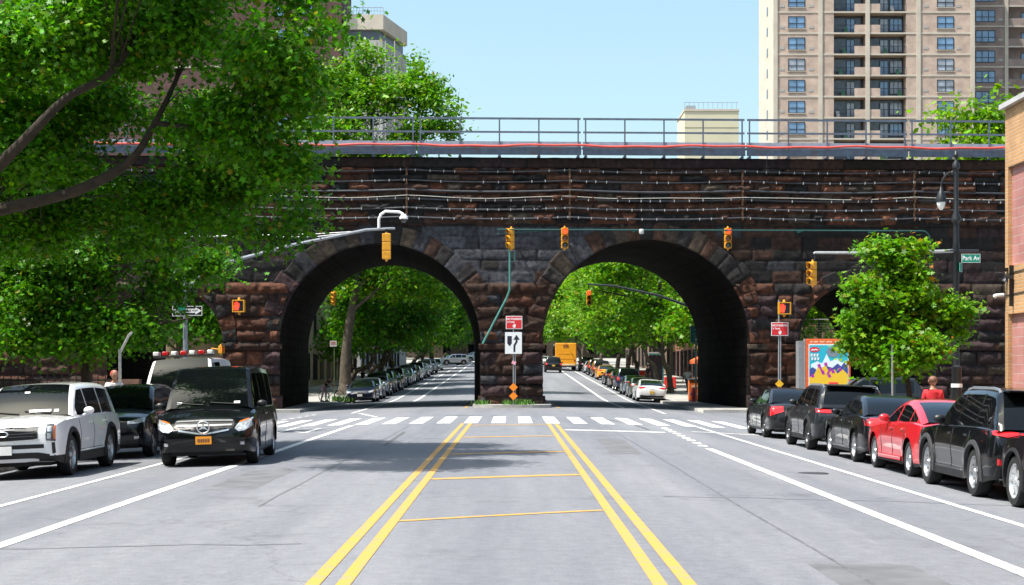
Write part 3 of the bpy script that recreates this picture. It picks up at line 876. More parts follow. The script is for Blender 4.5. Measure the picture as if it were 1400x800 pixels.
class Car:
    """a car body lofted from its side profile; +Y is forward, origin on the ground"""
    def __init__(s, p):
        s.p = p; L = p['L']; W = p['W']; s.h = L / 2
        s.zb = max(z for y, z in p['sh'])
        s.buckets = {}
        s.loft(); s.greenhouse()
        allv, allf = [], []
        for m in s.buckets.values():
            n = len(allv); allv += [Vector(v) for v in m.v]; allf += [tuple(i + n for i in f) for f in m.f]
        s.bvh = BVHTree.FromPolygons(allv, allf)
    def b(s, k): return s.buckets.setdefault(k, MB())
    def plan(s, y):
        p = s.p
        tf = p.get('round_f', [(0, .78), (.02, .83), (.06, .88), (.12, .92), (.22, .955), (.4, .98), (.7, .995), (1.2, 1)])
        tr = p.get('round_r', [(0, .84), (.02, .875), (.06, .91), (.12, .94), (.22, .965), (.4, .985), (.7, .995), (1.2, 1)])
        return min(interp(tf, s.h - y), interp(tr, y + s.h))
    def wid(s, y, z):
        r = z / s.zb
        pf = interp(s.p.get('sect', [(0, .92), (.2, .95), (.34, .978), (.52, .995), (.66, 1.0), (.8, .99), (.92, .968), (1, .945), (1.2, .93)]), r)
        k = s.p['W'] / 2 * s.plan(y) * pf
        # scooped doors between the axles
        if s.p['ar'] < y < s.p['af']:
            t = (y - s.p['ar']) / (s.p['af'] - s.p['ar'])
            k -= .022 * math.exp(-((r - .45) / .13) ** 2) * math.sin(PI * t) ** .5
        # flared arches
        for ya in (s.p['ar'], s.p['af']):
            d = math.hypot(y - ya, z - s.p['wr'])
            k += .018 * math.exp(-((d - s.p['wr'] - .05) / .10) ** 2)
        return k
    def loft(s):
        p = s.p; h = s.h; wr = p['wr']; Ra = wr + p.get('gap', .065)
        st = set()
        for e in (0, .015, .04, .08, .13, .2, .3, .42): st.add(h - e); st.add(-h + e)
        st |= set(np.arange(-h + .5, h - .5, .1))
        for ya in (p['af'], p['ar']):
            st |= set(ya + Ra * np.sin(np.linspace(-PI / 2, PI / 2, 25))); st |= {ya - Ra - .002, ya + Ra + .002}
        st |= set(p.get('ycuts', []))
        st = sorted(st); S = [st[0]]
        for y in st[1:]:
            if y - S[-1] > .0015: S.append(y)
        lv = sorted(set([p['clr']] + list(np.arange(p['clr'] + .05, s.zb, .06)) + list(p.get('zcuts', [])) + [p['trim']]))
        top = (.94, .84, .66, .4, 0)
        def tuck(y, z):
            k = p.get('tuck', .10)
            if s.h - y < .6: return -k * ((z - p.get('nose', .52)) / .4) ** 2 * (1 - (s.h - y) / .6)
            if y + s.h < .6: return k * .7 * ((z - p.get('tail', .55)) / .4) ** 2 * (1 - (y + s.h) / .6)
            return 0
        def ring(y):
            zs = interp(p['sh'], y); zt = max(zs, interp(p['deck'], y)); zl = p['clr']
            d = min(h - y, y + h)
            if d < .5: zl += .08 * (1 - d / .5)
            for ya in (p['af'], p['ar']):
                if abs(y - ya) <= Ra: zl = max(zl, wr + math.sqrt(max(0, Ra * Ra - (y - ya) ** 2)))
            pts = []
            for z in lv + [99]:
                z = min(max(z, zl), zs); pts.append((s.wid(y, z), y + tuck(y, z), z))
            w0 = s.wid(y, zs)
            for f in top:
                pts.append((w0 * f, y + tuck(y, zs), zs + (zt - zs) * (1 - f * f) ** .75))
            return pts
        rings = [ring(y) for y in S]; nl = len(rings[0])
        for sx in (1, -1):
            for i in range(len(S) - 1):
                A, B = rings[i], rings[i + 1]
                for k in range(nl - 1):
                    q = [A[k], B[k], B[k + 1], A[k + 1]]
                    if abs(A[k][2] - A[k + 1][2]) + abs(A[k][0] - A[k + 1][0]) < 1e-5 and abs(B[k][2] - B[k + 1][2]) + abs(B[k][0] - B[k + 1][0]) < 1e-5: continue
                    zc = sum(v[2] for v in q) / 4
                    name = 'lower_trim' if zc < p['trim'] - .001 and k < len(lv) else 'body'
                    q = [(sx * x, y, z) for x, y, z in q]
                    if sx < 0: q = q[::-1]
                    s.b(name).add(q, [(0, 1, 2, 3)])
        for e, sg in ((0, -1), (len(S) - 1, 1)):
            Rg = rings[e]; nc = 14
            for k in range(nl - 1):
                if abs(Rg[k][2] - Rg[k + 1][2]) < 1e-5: continue
                zc = (Rg[k][2] + Rg[k + 1][2]) / 2
                name = 'lower_trim' if zc < p['trim'] - .001 and k < len(lv) else 'body'
                for c in range(nc):
                    f0 = -1 + 2 * c / nc; f1 = -1 + 2 * (c + 1) / nc
                    bl = p.get('bulge', .07)
                    q = [(Rg[kk][0] * f, Rg[kk][1] + sg * bl * (1 - f * f), Rg[kk][2]) for kk, f in ((k, f0), (k, f1), (k + 1, f1), (k + 1, f0))]
                    if sg > 0: q = q[::-1]
                    s.b(name).add(q, [(0, 1, 2, 3)])
    def greenhouse(s):
        p = s.p; H = p['H']; cr = p.get('crown', .035)
        c, wt, rt, rb_ = p['cowl'], p['wt'], p['rt'], p['rb']
        zc = interp(p['deck'], c) - .02; zr = interp(p['deck'], rb_) - .02
        mid = (wt + rt) / 2
        def hr(y):
            if y >= wt:
                t = (c - y) / (c - wt); return zc + (H - .03 - cr - zc) * (t + .10 * math.sin(PI * t))
            if y <= rt:
                t = (y - rb_) / (rt - rb_); return zr + (H - .05 - cr - zr) * (t + p.get('rbow', .10) * math.sin(PI * t))
            if y > mid: return H - cr - .03 * ((y - mid) / (wt - mid)) ** 2
            return H - cr - .05 * ((mid - y) / (mid - rt)) ** 2
        st = set(np.linspace(c, wt, 12)) | set(np.linspace(rt, rb_, 10)) | set(np.arange(rt, wt, .12))
        for a, b in p['wins']: st |= {a, b}
        S = [y for y in sorted(st)]; S2 = [S[0]]
        for y in S[1:]:
            if y - S2[-1] > .004: S2.append(y)
        S = S2; tb = p.get('tumble', .16)
        topf = (.90, .78, .55, .28, 0)
        def ring(y):
            zb = interp(p['sh'], y) - .015; z1 = hr(y); zz = max(z1, zb + .005)
            w0 = s.wid(y, interp(p['sh'], y)) * p.get('inset', .955)
            def wg(z): return w0 - tb * max(0, (z - zb)) / (H - zb) - .03 * max(0, (z - zb) / (H - zb)) ** 3
            zl = [zb, zb + .045, zb + .5 * (zz - .13 - zb), zz - p.get('rail', .10), zz - .035]
            zo = []; last = zb
            for z in zl:
                z = min(max(z, last), zz - .004 if zz - .004 > zb else zb); zo.append(z); last = z
            pts = [(wg(z) - (.012 if i == 4 else 0), y, z) for i, z in enumerate(zo)]
            wr_ = pts[-1][0]
            for f in topf: pts.append((wr_ * f * 1.0, y, zz + cr * (1 - f * f) * min(1, (zz - zb) / .3)))
            return pts
        rings = [ring(y) for y in S]; nl = len(rings[0])
        for sx in (1, -1):
            for i in range(len(S) - 1):
                ym = (S[i] + S[i + 1]) / 2; A, B = rings[i], rings[i + 1]
                for k in range(nl - 1):
                    q = [A[k], B[k], B[k + 1], A[k + 1]]
                    e = [math.dist(q[0], q[3]), math.dist(q[1], q[2])]
                    if max(e) < .002: continue
                    name = 'body'
                    if k >= 5:
                        if ym > wt - .02 and ym < c - .0: name = 'windshield'
                        elif ym < rt + .02 and p.get('rear_glass', True) and ym > rb_ + .03: name = 'rear_window'
                    elif k in (1, 2):
                        for n, (a, b_) in enumerate(p['wins']):
                            if a - .001 <= ym <= b_ + .001: name = 'side_window%d%s' % (n, 'L' if sx < 0 else 'R')
                    q = [(sx * x, y, z) for x, y, z in q]
                    if sx < 0: q = q[::-1]
                    s.b(name).add(q, [(0, 1, 2, 3)])
    # ---- pieces laid on the body
    def hit(s, a, z, side):
        if side in ('front', 'rear'):
            sg = 1 if side == 'front' else -1
            r = s.bvh.ray_cast(Vector((a, sg * 6, z)), Vector((0, -sg, 0)), 12)
            return r[0] if r[0] is not None and r[0].y * sg > 0 else None
        sg = 1 if side == 'right' else -1
        r = s.bvh.ray_cast(Vector((sg * 4, a, z)), Vector((-sg, 0, 0)), 8)
        return r[0] if r[0] is not None and r[0].x * sg > .2 else None
    def grid(s, G, side, off=.012, back=.03, exact=False):
        """mesh from a 2-D array of (a,z) points projected on the body, with thickness"""
        nr, nc = len(G), len(G[0])
        d = {'front': Vector((0, 1, 0)), 'rear': Vector((0, -1, 0)), 'right': Vector((1, 0, 0)), 'left': Vector((-1, 0, 0))}[side]
        P = []; last = None
        for row in G:
            for (a, z) in row:
                q = None
                if exact: q = Vector((s.wid(a, z) * d.x, a, z))
                for k in range(0 if exact else 6):
                    q = s.hit(a * (1 - .012 * k) if side in ('front', 'rear') else a, z, side)
                    if q is not None: break
                if q is None: q = Vector(last) if last is not None else Vector((a, s.h * d.y, z)) if side in ('front', 'rear') else Vector((s.p['W'] / 2 * d.x, a, z))
                last = q; P.append(q.copy())
        n = len(P); V = [p + d * off for p in P] + [p - d * back for p in P]
        F_ = []
        for r in range(nr - 1):
            for c in range(nc - 1):
                i = r * nc + c; F_.append((i, i + 1, i + nc + 1, i + nc))
        bd = [c for c in range(nc)] + [r * nc + nc - 1 for r in range(1, nr)] + [(nr - 1) * nc + c for c in range(nc - 2, -1, -1)] + [r * nc for r in range(nr - 2, 0, -1)]
        for i, j in zip(bd, bd[1:] + bd[:1]): F_.append((i, i + n, j + n, j))
        return V, F_
    def strip(s, ctl, side, nc=14, nr=6, mirror=False):
        """ctl: (a, z_low, z_high) from one end to the other"""
        a = np.linspace(ctl[0][0], ctl[-1][0], nc)
        srt = sorted(ctl)
        lo = [(c[0], c[1]) for c in srt]; hi = [(c[0], c[2]) for c in srt]
        G = []
        for r in range(nr):
            t = r / (nr - 1); G.append([((-x if mirror else x), interp(lo, x) * (1 - t) + interp(hi, x) * t) for x in a])
        return G
    def put(s, name, material, ctl, side, parent, off=.012, pair=False, nc=14, nr=6, bevel=0):
        out = []
        for mir in ((False, True) if pair else (False,)):
            V, F_ = s.grid(s.strip(ctl, side, nc, nr, mir), side, off)
            out.append(MB().add(V, F_).build(name, material, parent, True, bevel))
        return out

def add_wheels(root, p, rim=None, style=5, two=False):
    rim = rim or RIM
    r = p['wr']; w = p.get('tw', .22)
    for ya in (p['af'], p['ar']):
        for sx in (-1, 1):
            m = MB(); x0 = 0; o = w / 2
            m.lathe([(r * .70, -o), (r * .93, -o), (r * .985, -o + .025), (r, -o + .06), (r, o - .06), (r * .985, o - .025), (r * .93, o), (r * .70, o), (r * .66, o - .03), (r * .62, o - .07), (.0, o - .075)] if sx > 0 else
                    [(.0, -o + .075), (r * .62, -o + .07), (r * .66, -o + .03), (r * .70, -o), (r * .93, -o), (r * .985, -o + .025), (r, -o + .06), (r, o - .06), (r * .985, o - .025), (r * .93, o), (r * .70, o)], (0, 0, 0), 30, 'X')
            wo = m.build('wheel', TYRE, root, True)
            wo.location = (sx * (p['W'] / 2 - w / 2 - .025), ya, r)
            q = MB(); f = o - .012
            q.lathe([(r * .60, sx * (f - .05)), (r * .645, sx * f), (r * .70, sx * (f + .004)), (r * .715, sx * (f - .01))], (0, 0, 0), 30, 'X', False)
            q.lathe([(0, sx * (f + .004)), (.06, sx * (f + .002)), (.075, sx * (f - .03))], (0, 0, 0), 14, 'X')
            for k in range(style):
                for dl in ((-.16, .16) if two else (0,)):
                    a = 2 * PI * k / style + .2; b = a + dl
                    p0 = Vector((sx * (f - .012), .05 * math.cos(a), .05 * math.sin(a))); p1 = Vector((sx * (f - .018), r * .66 * math.cos(b), r * .66 * math.sin(b)))
                    ax = (p1 - p0).normalized(); up = Vector((1, 0, 0)); sd = ax.cross(up).normalized()
                    w0, w1 = (.032, .05) if not two else (.022, .024)
                    q.add([p0 - sd * w0, p0 + sd * w0, p1 + sd * w1, p1 - sd * w1, p0 - sd * w0 - up * sx * .03, p0 + sd * w0 - up * sx * .03, p1 + sd * w1 - up * sx * .03, p1 - sd * w1 - up * sx * .03],
                          [(0, 1, 2, 3), (0, 4, 5, 1), (1, 5, 6, 2), (2, 6, 7, 3), (3, 7, 4, 0)])
            q.build('rim', rim, wo, True)

def make_car(p, name, label, cat, loc, rz, pmat, group=None, roll=.044, rim=None, style=5, two=False, front=True, rear=True, detail=True):
    root = empty(name, loc, 0, label, cat, group)
    root.rotation_euler = (0, roll, rz)
    c = Car(p); h = c.h; W = p['W']
    names = {'body': ('body', pmat), 'lower_trim': ('lower_trim', p.get('trim_mat', BLACKP)), 'windshield': ('windshield', GLASS), 'rear_window': ('rear_window', GLASS)}
    for k, m in c.buckets.items():
        nm, mm = names.get(k, ('side_window', GLASS))
        m.build(nm, mm, root, True)
    MB().box(-W / 2 + .27, W / 2 - .27, -h + .35, h - .35, p['clr'] - .01, min(c.zb - .12, .9)).build('underbody', BLACKP, root)
    add_wheels(root, p, rim, style, two)
    # arch lips / cladding
    wr = p['wr']; Ra = wr + p.get('gap', .065)
    if p.get('clad', 0) > 0:
        for side in ('left', 'right'):
            for ya in (p['af'], p['ar']):
                G = []
                for t in np.linspace(0, 1, 4):
                    rr = Ra - .004 + p['clad'] * t
                    G.append([(ya + rr * math.cos(a), max(p['clr'] + .02, wr + rr * math.sin(a))) for a in np.linspace(-.35, PI + .35, 28)])
                V, F_ = c.grid(G, side, .014, .05, True)
                MB().add(V, F_).build('arch_cladding', p.get('clad_mat', BLACKP), root, True)
    if detail:
        # door gaps and handles
        for side in ('left', 'right'):
            m = MB()
            for ya in p['seams']:
                pts = [c.hit(ya, z, side) for z in np.linspace(p['trim'] + .03, c.zb - .06, 9)]
                pts = [q for q in pts if q is not None]
                if len(pts) > 2: m.tube(pts, .007, 4, False)
            if len(p['seams']) > 1:
                pts = [c.hit(y, p['trim'] + .04, side) for y in np.linspace(p['seams'][0], p['seams'][-1], 14)]
                pts = [q for q in pts if q is not None]
                m.tube(pts, .006, 4, False)
            if m.v: m.build('door_gaps', BLACKP, root)
        for side, sx in (('left', -1), ('right', 1)):
            for ya in p['handles']:
                q = c.hit(ya, p.get('hz', c.zb - .13), side)
                if q: MB().cbox(q + Vector((sx * .012, 0, 0)), .035, .19, .032).build('door_handle', p.get('handle_mat', pmat), root, True, .008)
            y = p['cowl'] - p.get('mir', .55); w0 = c.wid(y, c.zb - .02); z = interp(p['sh'], y)
            mm = MB(); mm.ball((sx * (w0 + .10), y, z + .11), .105, .065, .075, 16, 10); mm.tube([(sx * (w0 - .04), y + .02, z + .01), (sx * (w0 + .06), y, z + .06)], .025, 8)
            mo = mm.build('side_mirror', p.get('mir_mat', pmat), root, True)
    if p.get('rails'):
        for sx in (-1, 1):
            x = sx * (W / 2 * .955 - p.get('tumble', .16) - .09); z = p['H'] - .075
            a, b = p['rt'] + .12, p['wt'] - .15
            MB().tube([(x, a - .1, z - .03), (x, a, z + .025), (x, a + .25, z + .045), (x, b - .25, z + .045), (x, b, z + .02), (x, b + .1, z - .03)], .024, 8).build('roof_rail', p['rails'], root, True)
    return root, c

def sedan_p(**k):
    L = k.pop('L', 4.85); h = L / 2
    p = dict(L=L, W=1.84, H=1.45, wr=.33, af=h - .92, ar=-h + 1.05, clr=.2, trim=.27, deck=[(-h, .86), (-h + .03, .98), (-h + .12, 1.03), (-1.6, 1.07), (.95, .98), (h - .6, .88), (h - .2, .79), (h - .05, .72), (h, .62)],
             sh=[(-h, .74), (-h + .04, .88), (-h + .2, .955), (-1.5, .985), (0, .95), (.95, .905), (h - .5, .81), (h - .15, .72), (h - .03, .64), (h, .56)],
             cowl=.95, wt=.08, rt=-.95, rb=-1.78, wins=[(-1.5, -1.04), (-.98, -.10), (-.02, .70)], seams=[-1.0, -.06, .86], handles=[-.85, .06], tumble=.20)
    p.update(k); return p
def suv_p(**k):
    L = k.pop('L', 4.7); h = L / 2
    p = dict(L=L, W=1.90, H=1.68, wr=.36, af=h - .92, ar=-h + .95, clr=.24, trim=.36, deck=[(-h, .95), (-h + .04, 1.05), (-h + .14, 1.12), (-1.6, 1.14), (.95, 1.12), (h - .55, 1.03), (h - .2, .96), (h - .05, .9), (h, .8)],
             sh=[(-h, .86), (-h + .04, .98), (-h + .2, 1.05), (-1.4, 1.07), (0, 1.05), (.95, 1.03), (h - .5, .96), (h - .15, .88), (h - .03, .8), (h, .7)],
             cowl=.98, wt=.18, rt=-h + .42, rb=-h + .10, wins=[(-h + .5, -1.18), (-1.1, -.16), (-.08, .72)], seams=[-1.1, -.12, .88], handles=[-.95, 0], tumble=.17, nose=.65, tail=.7, clad=.06, round_r=[(0, .86), (.02, .9), (.06, .93), (.12, .955), (.22, .975), (.4, .99), (.7, 1), (1.2, 1)])
    p.update(k); return p

def sedan_rear(c, root, lights, plate=True, exhaust=True, dark=True):
    h = c.h
    c.put('taillight', REDL, lights, 'rear', root, .012, True)
    if plate:
        q = c.hit(0, .62 if c.p['H'] < 1.6 else .78, 'rear')
        MB().cbox((0, q.y - .012, q.z), .31, .02, .16).build('licence_plate', mat('plate_yellow', (.75, .45, .06), .5, 0, .1, 12), root)
    if dark: c.put('rear_valance', BLACKP, [(-.72, .27, .40), (0, .27, .42), (.72, .27, .40)], 'rear', root, .008)

# --------------------------------------------------- kerbside row on the right, seen from behind
RG = 'cars parked along the right kerb, near side of the viaduct'
def gz(x, y): return road_z(x, y)
def on(x, y): return (x, y, gz(x, y))
XR = 8.22
# 1 charcoal saloon, farthest of the row
p = sedan_p(L=5.0, W=1.86, H=1.49)
r1, c = make_car(p, 'parked_sedan', 'charcoal saloon with plain black wheels, farthest of the near right kerb row', 'car', on(XR + .1, 50.1), 0, paint('charcoal', (.035, .038, .042), .5), RG, rim=RIMD, style=7)
sedan_rear(c, r1, [(.50, .80, .955), (.78, .70, .95), (.9, .64, .93)])
# 2 dark compact SUV
p = suv_p(L=4.72, W=1.92, H=1.66, clad=.085, rails=RIM, mir_mat=BLACKPT)
r2, c = make_car(p, 'parked_suv', 'dark grey crossover with silver roof rails and black wheel arches behind the charcoal saloon', 'car', on(XR + .05, 42.4), 0, paint('slate', (.04, .045, .055), .6), RG, rim=RIMD, style=5, two=True)
c.put('taillight', REDL, [(.42, .97, 1.01), (.62, .94, 1.03), (.93, .95, 1.05)], 'rear', r2, .012, True)
c.put('bumper_insert', RIM, [(-.6, .48, .52), (0, .47, .51), (.6, .48, .52)], 'rear', r2)
MB().cbox((0, -c.h + .42, 1.62), 1.2, .3, .03).build('roof_spoiler', BLACKPT, r2, True, .01)
sedan_rear(c, r2, [(.05, .90, .905), (.1, .90, .905)], True)
# 3 black compact saloon
p = sedan_p(L=4.66, W=1.80, H=1.46)
r3, c = make_car(p, 'parked_sedan', 'black compact saloon with five spoke alloys parked nose to tail with the red saloon', 'car', on(XR, 36.75), 0, paint('black', (.012, .013, .017), .2), RG, rim=RIM, style=5)
sedan_rear(c, r3, [(.38, .80, .97), (.6, .78, .985), (.88, .82, .97)])
c.put('rear_bumper_strip', BLACKP, [(-.8, .44, .47), (0, .43, .46), (.8, .44, .47)], 'rear', r3)
# 4 red saloon
p = sedan_p(L=4.85, W=1.86, H=1.45, rb=-2.0, rt=-.75, wins=[(-1.55, -1.06), (-1.0, -.12), (-.04, .70)])
r4, c = make_car(p, 'parked_sedan', 'bright red saloon with dark two tone wheels parked at the right kerb', 'car', on(XR + .02, 31.9), 0, paint('red', (.62, .012, .022), .15), RG, rim=RIM, style=5, two=True)
sedan_rear(c, r4, [(.30, .90, .93), (.55, .80, .985), (.88, .80, .97)])
for sx in ('left', 'right'): c.put('side_skirt', paint('red', (.62, .012, .022), .15), [(-1.0, .27, .34), (1.2, .25, .33)], sx, r4, .03)
# 5 black large SUV
p = suv_p(L=4.72, W=1.93, H=1.72, wr=.375, clad=.07, rails=RIM, mir_mat=BLACKPT, tumble=.19, rt=-1.72, clad_mat=mat('dark_cladding', (.045, .045, .048), .5))
r5, c = make_car(p, 'parked_suv', 'glossy black SUV with silver roof rails and ten spoke wheels behind the red saloon', 'car', on(XR - .13, 27.0), 0, paint('gloss_black', (.008, .009, .012), .1, .2), RG, rim=RIM, style=5, two=True)
c.put('taillight', REDL, [(.52, 1.0, 1.04), (.70, .96, 1.05), (.92, .99, 1.06)], 'rear', r5, .014, True)
c.put('taillight_bar', REDL, [(-.5, 1.0, 1.03), (0, 1.0, 1.03), (.5, 1.0, 1.03)], 'rear', r5, .012)
c.put('rear_reflector', REDL, [(.70, .52, .56), (.85, .54, .64)], 'rear', r5, .014, True)
c.put('bumper_crease', CHROME, [(-.45, .72, .735), (0, .72, .735), (.45, .72, .735)], 'rear', r5)
c.put('rear_valance', BLACKP, [(-.8, .3, .48), (0, .3, .5), (.8, .3, .48)], 'rear', r5, .008)
MB().cbox((0, -1.86, 1.655), 1.25, .34, .035).build('roof_spoiler', paint('gloss_black', (.008, .009, .012)), r5, True, .012)
MB().tube([(0.1, -c.h + .16, 1.2), (.5, -c.h + .12, 1.17)], .012, 6).build('wiper', BLACKP, r5)
# 6 the car nearest the camera, cut by the frame
p = suv_p(L=4.6, W=1.88, H=1.66, wr=.37, clad=.05)
r6, c = make_car(p, 'parked_suv', 'dark crossover with bright silver wheels, nearest of the right row, cut by the frame', 'car', on(XR - .12, 22.25), 0, paint('dark_plum', (.014, .010, .014), .3), RG, rim=CHROME, style=6)
c.put('taillight', REDL, [(.52, .92, 1.06), (.9, .9, 1.05)], 'rear', r6, .014, True)

# --------------------------------------------------- left side, facing the camera
# white three-row SUV
p = suv_p(L=5.0, W=1.99, H=1.76, wr=.385, trim=.42, clad=.085, af=1.52, ar=-1.40, cowl=1.05, wt=.32, clad_mat=BLACKP, rails=None, nose=.75, handle_mat=None,
          deck=[(-2.5, .95), (-2.46, 1.05), (-2.36, 1.14), (-1.6, 1.17), (1.05, 1.15), (1.9, 1.11), (2.3, 1.07), (2.44, 1.02), (2.5, .93)],
          sh=[(-2.5, .88), (-2.46, .98), (-2.3, 1.06), (-1.4, 1.09), (0, 1.08), (1.05, 1.07), (1.95, 1.04), (2.35, .99), (2.46, .93), (2.5, .84)],
          wins=[(-1.95, -1.16), (-1.08, -.12), (-.04, .80)], seams=[-1.12, -.08, .93], handles=[-.95, .06], round_f=[(0, .86), (.02, .90), (.06, .935), (.12, .955), (.22, .975), (.4, .99), (.7, 1), (1.2, 1)], tuck=.06)
WHITE = mat('paint_white', (.87, .88, .89), .3, 0, .03, 3, 0, 40, .5, 1.0)
p['handle_mat'] = WHITE
LG = 'vehicles standing along the left kerb'
wsuv, c = make_car(p, 'parked_suv', 'white boxy SUV with black lower trim parked at the far left, facing the camera', 'car', on(-9.18, 32.35), PI, WHITE, LG, rim=RIM, style=5, two=True)
c.put('grille', BLACKPT, [(-.62, .74, .93), (-.5, .72, .95), (0, .715, .955), (.5, .72, .95), (.62, .74, .93)], 'front', wsuv, .010)
c.put('grille_surround', CHROME, [(-.64, .955, .975), (0, .965, .985), (.64, .955, .975)], 'front', wsuv, .02)
c.put('grille_surround', CHROME, [(-.64, .715, .73), (0, .695, .71), (.64, .715, .73)], 'front', wsuv, .02)
for z in (.78, .83, .88):
    c.put('grille_bar', mat('grille_grey', (.10, .10, .105), .4, .4), [(-.55, z, z + .012), (0, z, z + .012), (.55, z, z + .012)], 'front', wsuv, .018, nr=2)
c.put('headlight', mat('headlight_dark', (.10, .11, .13), .08, .3, .3, 10, 0, 40, .6, 1), [(.76, .70, .99), (.92, .68, 1.0)], 'front', wsuv, .014, True)
c.put('headlight_lamp', LAMP, [(.79, .86, .96), (.86, .86, .96)], 'front', wsuv, .022, True)
c.put('headlight_lamp', LAMP, [(.79, .73, .83), (.86, .73, .83)], 'front', wsuv, .022, True)
c.put('marker_lamp', AMBER, [(.895, .72, .97), (.92, .72, .97)], 'front', wsuv, .022, True)
c.put('lower_grille', BLACKPT, [(-.72, .565, .635), (0, .56, .64), (.72, .565, .635)], 'front', wsuv, .010)
c.put('air_intake', BLACKPT, [(.86, .45, .66), (.91, .47, .66)], 'front', wsuv, .012, True)
c.put('bumper_trim', BLACKP, [(-.9, .30, .43), (-.6, .30, .49), (.6, .30, .49), (.9, .30, .43)], 'front', wsuv, .012)
c.put('skid_plate', RIM, [(-.62, .33, .37), (-.5, .32, .385), (.5, .32, .385), (.62, .33, .37)], 'front', wsuv, .03)
q = c.hit(0, .55, 'front'); MB().cbox((0, q.y + .03, .54), .31, .02, .16).build('licence_plate', WHITEP, wsuv)
q = c.hit(0, .84, 'front'); o = MB().lathe([(.05, .0), (.06, .006), (.07, 0)], (0, 0, 0), 20, 'Y', False).build('emblem', CHROME, wsuv, True); o.location = (0, q.y + .025, .84); o.scale = (1.6, 1, .8)
MB().cbox((-.25, 1.0, 1.22), .42, .03, .05, Matrix.Rotation(.5, 3, 'X')).build('dashboard_paper', WHITEP, wsuv)
for x, z, a, b in ((-.22, 1.2, .1, .05), (-.55, 1.22, .09, .06), (.1, 1.58, .10, .04)):
    y = c.bvh.ray_cast(Vector((x, 6, z)), Vector((0, -1, 0)), 12)[0].y
    MB().cbox((x, y + .006, z), a, .006, b, Matrix.Rotation(.75, 3, 'X')).build('windshield_sticker', WHITEP, wsuv)
for x in (-.45, .15):
    y = c.bvh.ray_cast(Vector((x, 6, 1.18)), Vector((0, -1, 0)), 12)[0].y; y2 = c.bvh.ray_cast(Vector((x + .5, 6, 1.23)), Vector((0, -1, 0)), 12)[0].y
    MB().tube([(x, y + .02, 1.18), (x + .5, y2 + .02, 1.23)], .012, 6).build('wiper', BLACKP, wsuv)

# dark crossover standing close behind it
p = suv_p(L=4.55, W=1.86, H=1.67, wr=.35, clad=0)
dsuv, c = make_car(p, 'parked_suv', 'black crossover squeezed between the white SUV and the black van', 'car', on(-9.05, 38.9), PI, paint('black', (.012, .013, .017), .2), LG, rim=RIMD, style=7)
c.put('headlight', LAMP, [(.52, .78, .84), (.7, .78, .88), (.9, .82, .92)], 'front', dsuv, .012, True)
c.put('grille', BLACKP, [(-.5, .6, .82), (0, .58, .83), (.5, .6, .82)], 'front', dsuv)
c.put('fog_lamp', LAMP, [(.66, .44, .50), (.76, .44, .50)], 'front', dsuv, .012, True)

# black passenger van double parked on the line
p = dict(L=5.14, W=1.94, H=1.99, wr=.345, af=1.66, ar=-1.54, clr=.22, trim=.26, cowl=1.72, wt=.92, rt=-2.35, rb=-2.52, gap=.06,
         deck=[(-2.57, 1.0), (-2.53, 1.1), (-2.4, 1.16), (1.0, 1.2), (1.72, 1.16), (2.1, 1.06), (2.36, .97), (2.48, .90), (2.57, .78)],
         sh=[(-2.57, .95), (-2.5, 1.05), (-2.3, 1.08), (1.0, 1.1), (1.72, 1.07), (2.1, .98), (2.36, .90), (2.48, .83), (2.57, .70)],
         wins=[(-2.2, -1.3), (-1.2, .05), (.18, 1.42)], seams=[-1.2, .12, 1.42], handles=[0.0, .28], tumble=.12, nose=.55, rail=.13, mir=.3, tuck=.12, mir_mat=BLACKPT,
         round_f=[(0, .82), (.02, .86), (.06, .90), (.12, .935), (.22, .965), (.4, .985), (.7, 1), (1.2, 1)], round_r=[(0, .92), (.03, .95), (.1, .98), (.3, 1), (1, 1)])
VANX, VANY = -6.12, 34.75
van, c = make_car(p, 'parked_van', 'black passenger van with chrome grille bars and orange plate double parked on the white line', 'van', on(VANX, VANY), PI + R(2.6), paint('gloss_black', (.008, .009, .012), .1, .2), LG, roll=.03, rim=RIM, style=7)
c.put('grille', BLACKPT, [(-.58, .77, .90), (-.50, .67, .94), (0, .59, .955), (.50, .67, .94), (.58, .77, .90)], 'front', van, .008)
for (e, za, zb_, t) in ((.55, .885, .90, .026), (.54, .80, .80, .03), (.49, .705, .625, .03)):
    c.put('grille_bar', CHROME, [(-e, za, za + t), (0, zb_, zb_ + t), (e, za, za + t)], 'front', van, .03, nr=3)
q = c.hit(0, .78, 'front'); e = MB()
e.lathe([(.084, 0), (.094, .014), (.104, 0)], (0, 0, 0), 28, 'Y', False)
for k in range(3):
    a = PI / 2 + k * 2 * PI / 3
    e.add([(0, .012, 0), (.02 * math.cos(a + PI / 2), .004, .02 * math.sin(a + PI / 2)), (.092 * math.cos(a), .006, .092 * math.sin(a)), (.02 * math.cos(a - PI / 2), .004, .02 * math.sin(a - PI / 2))], [(0, 1, 2), (0, 2, 3)])
o = e.build('emblem', CHROME, van); o.location = (0, q.y + .05, .78); o.scale = (1.25, 1, 1.25)
c.put('headlight', LAMP, [(.60, .74, .76), (.68, .68, .86), (.80, .70, .91), (.93, .78, .945)], 'front', van, .014, True)
c.put('turn_signal', AMBER, [(.68, .855, .875), (.78, .89, .912), (.86, .915, .932)], 'front', van, .02, True)
c.put('bumper_intake', BLACKP, [(-.72, .36, .46), (-.5, .34, .47), (.5, .34, .47), (.72, .36, .46)], 'front', van, .010)
c.put('bumper_crease', paint('gloss_black', (.008, .009, .012)), [(.42, .50, .52), (.85, .54, .57)], 'front', van, .02, True)
c.put('fog_lamp', LAMP, [(.70, .42, .48), (.78, .42, .48)], 'front', van, .014, True)
q = c.hit(0, .53, 'front')
pl = MB().cbox((0, q.y + .03, .525), .31, .02, .155).build('licence_plate', mat('plate_orange', (.80, .30, .02), .5, 0, .08, 12), van)
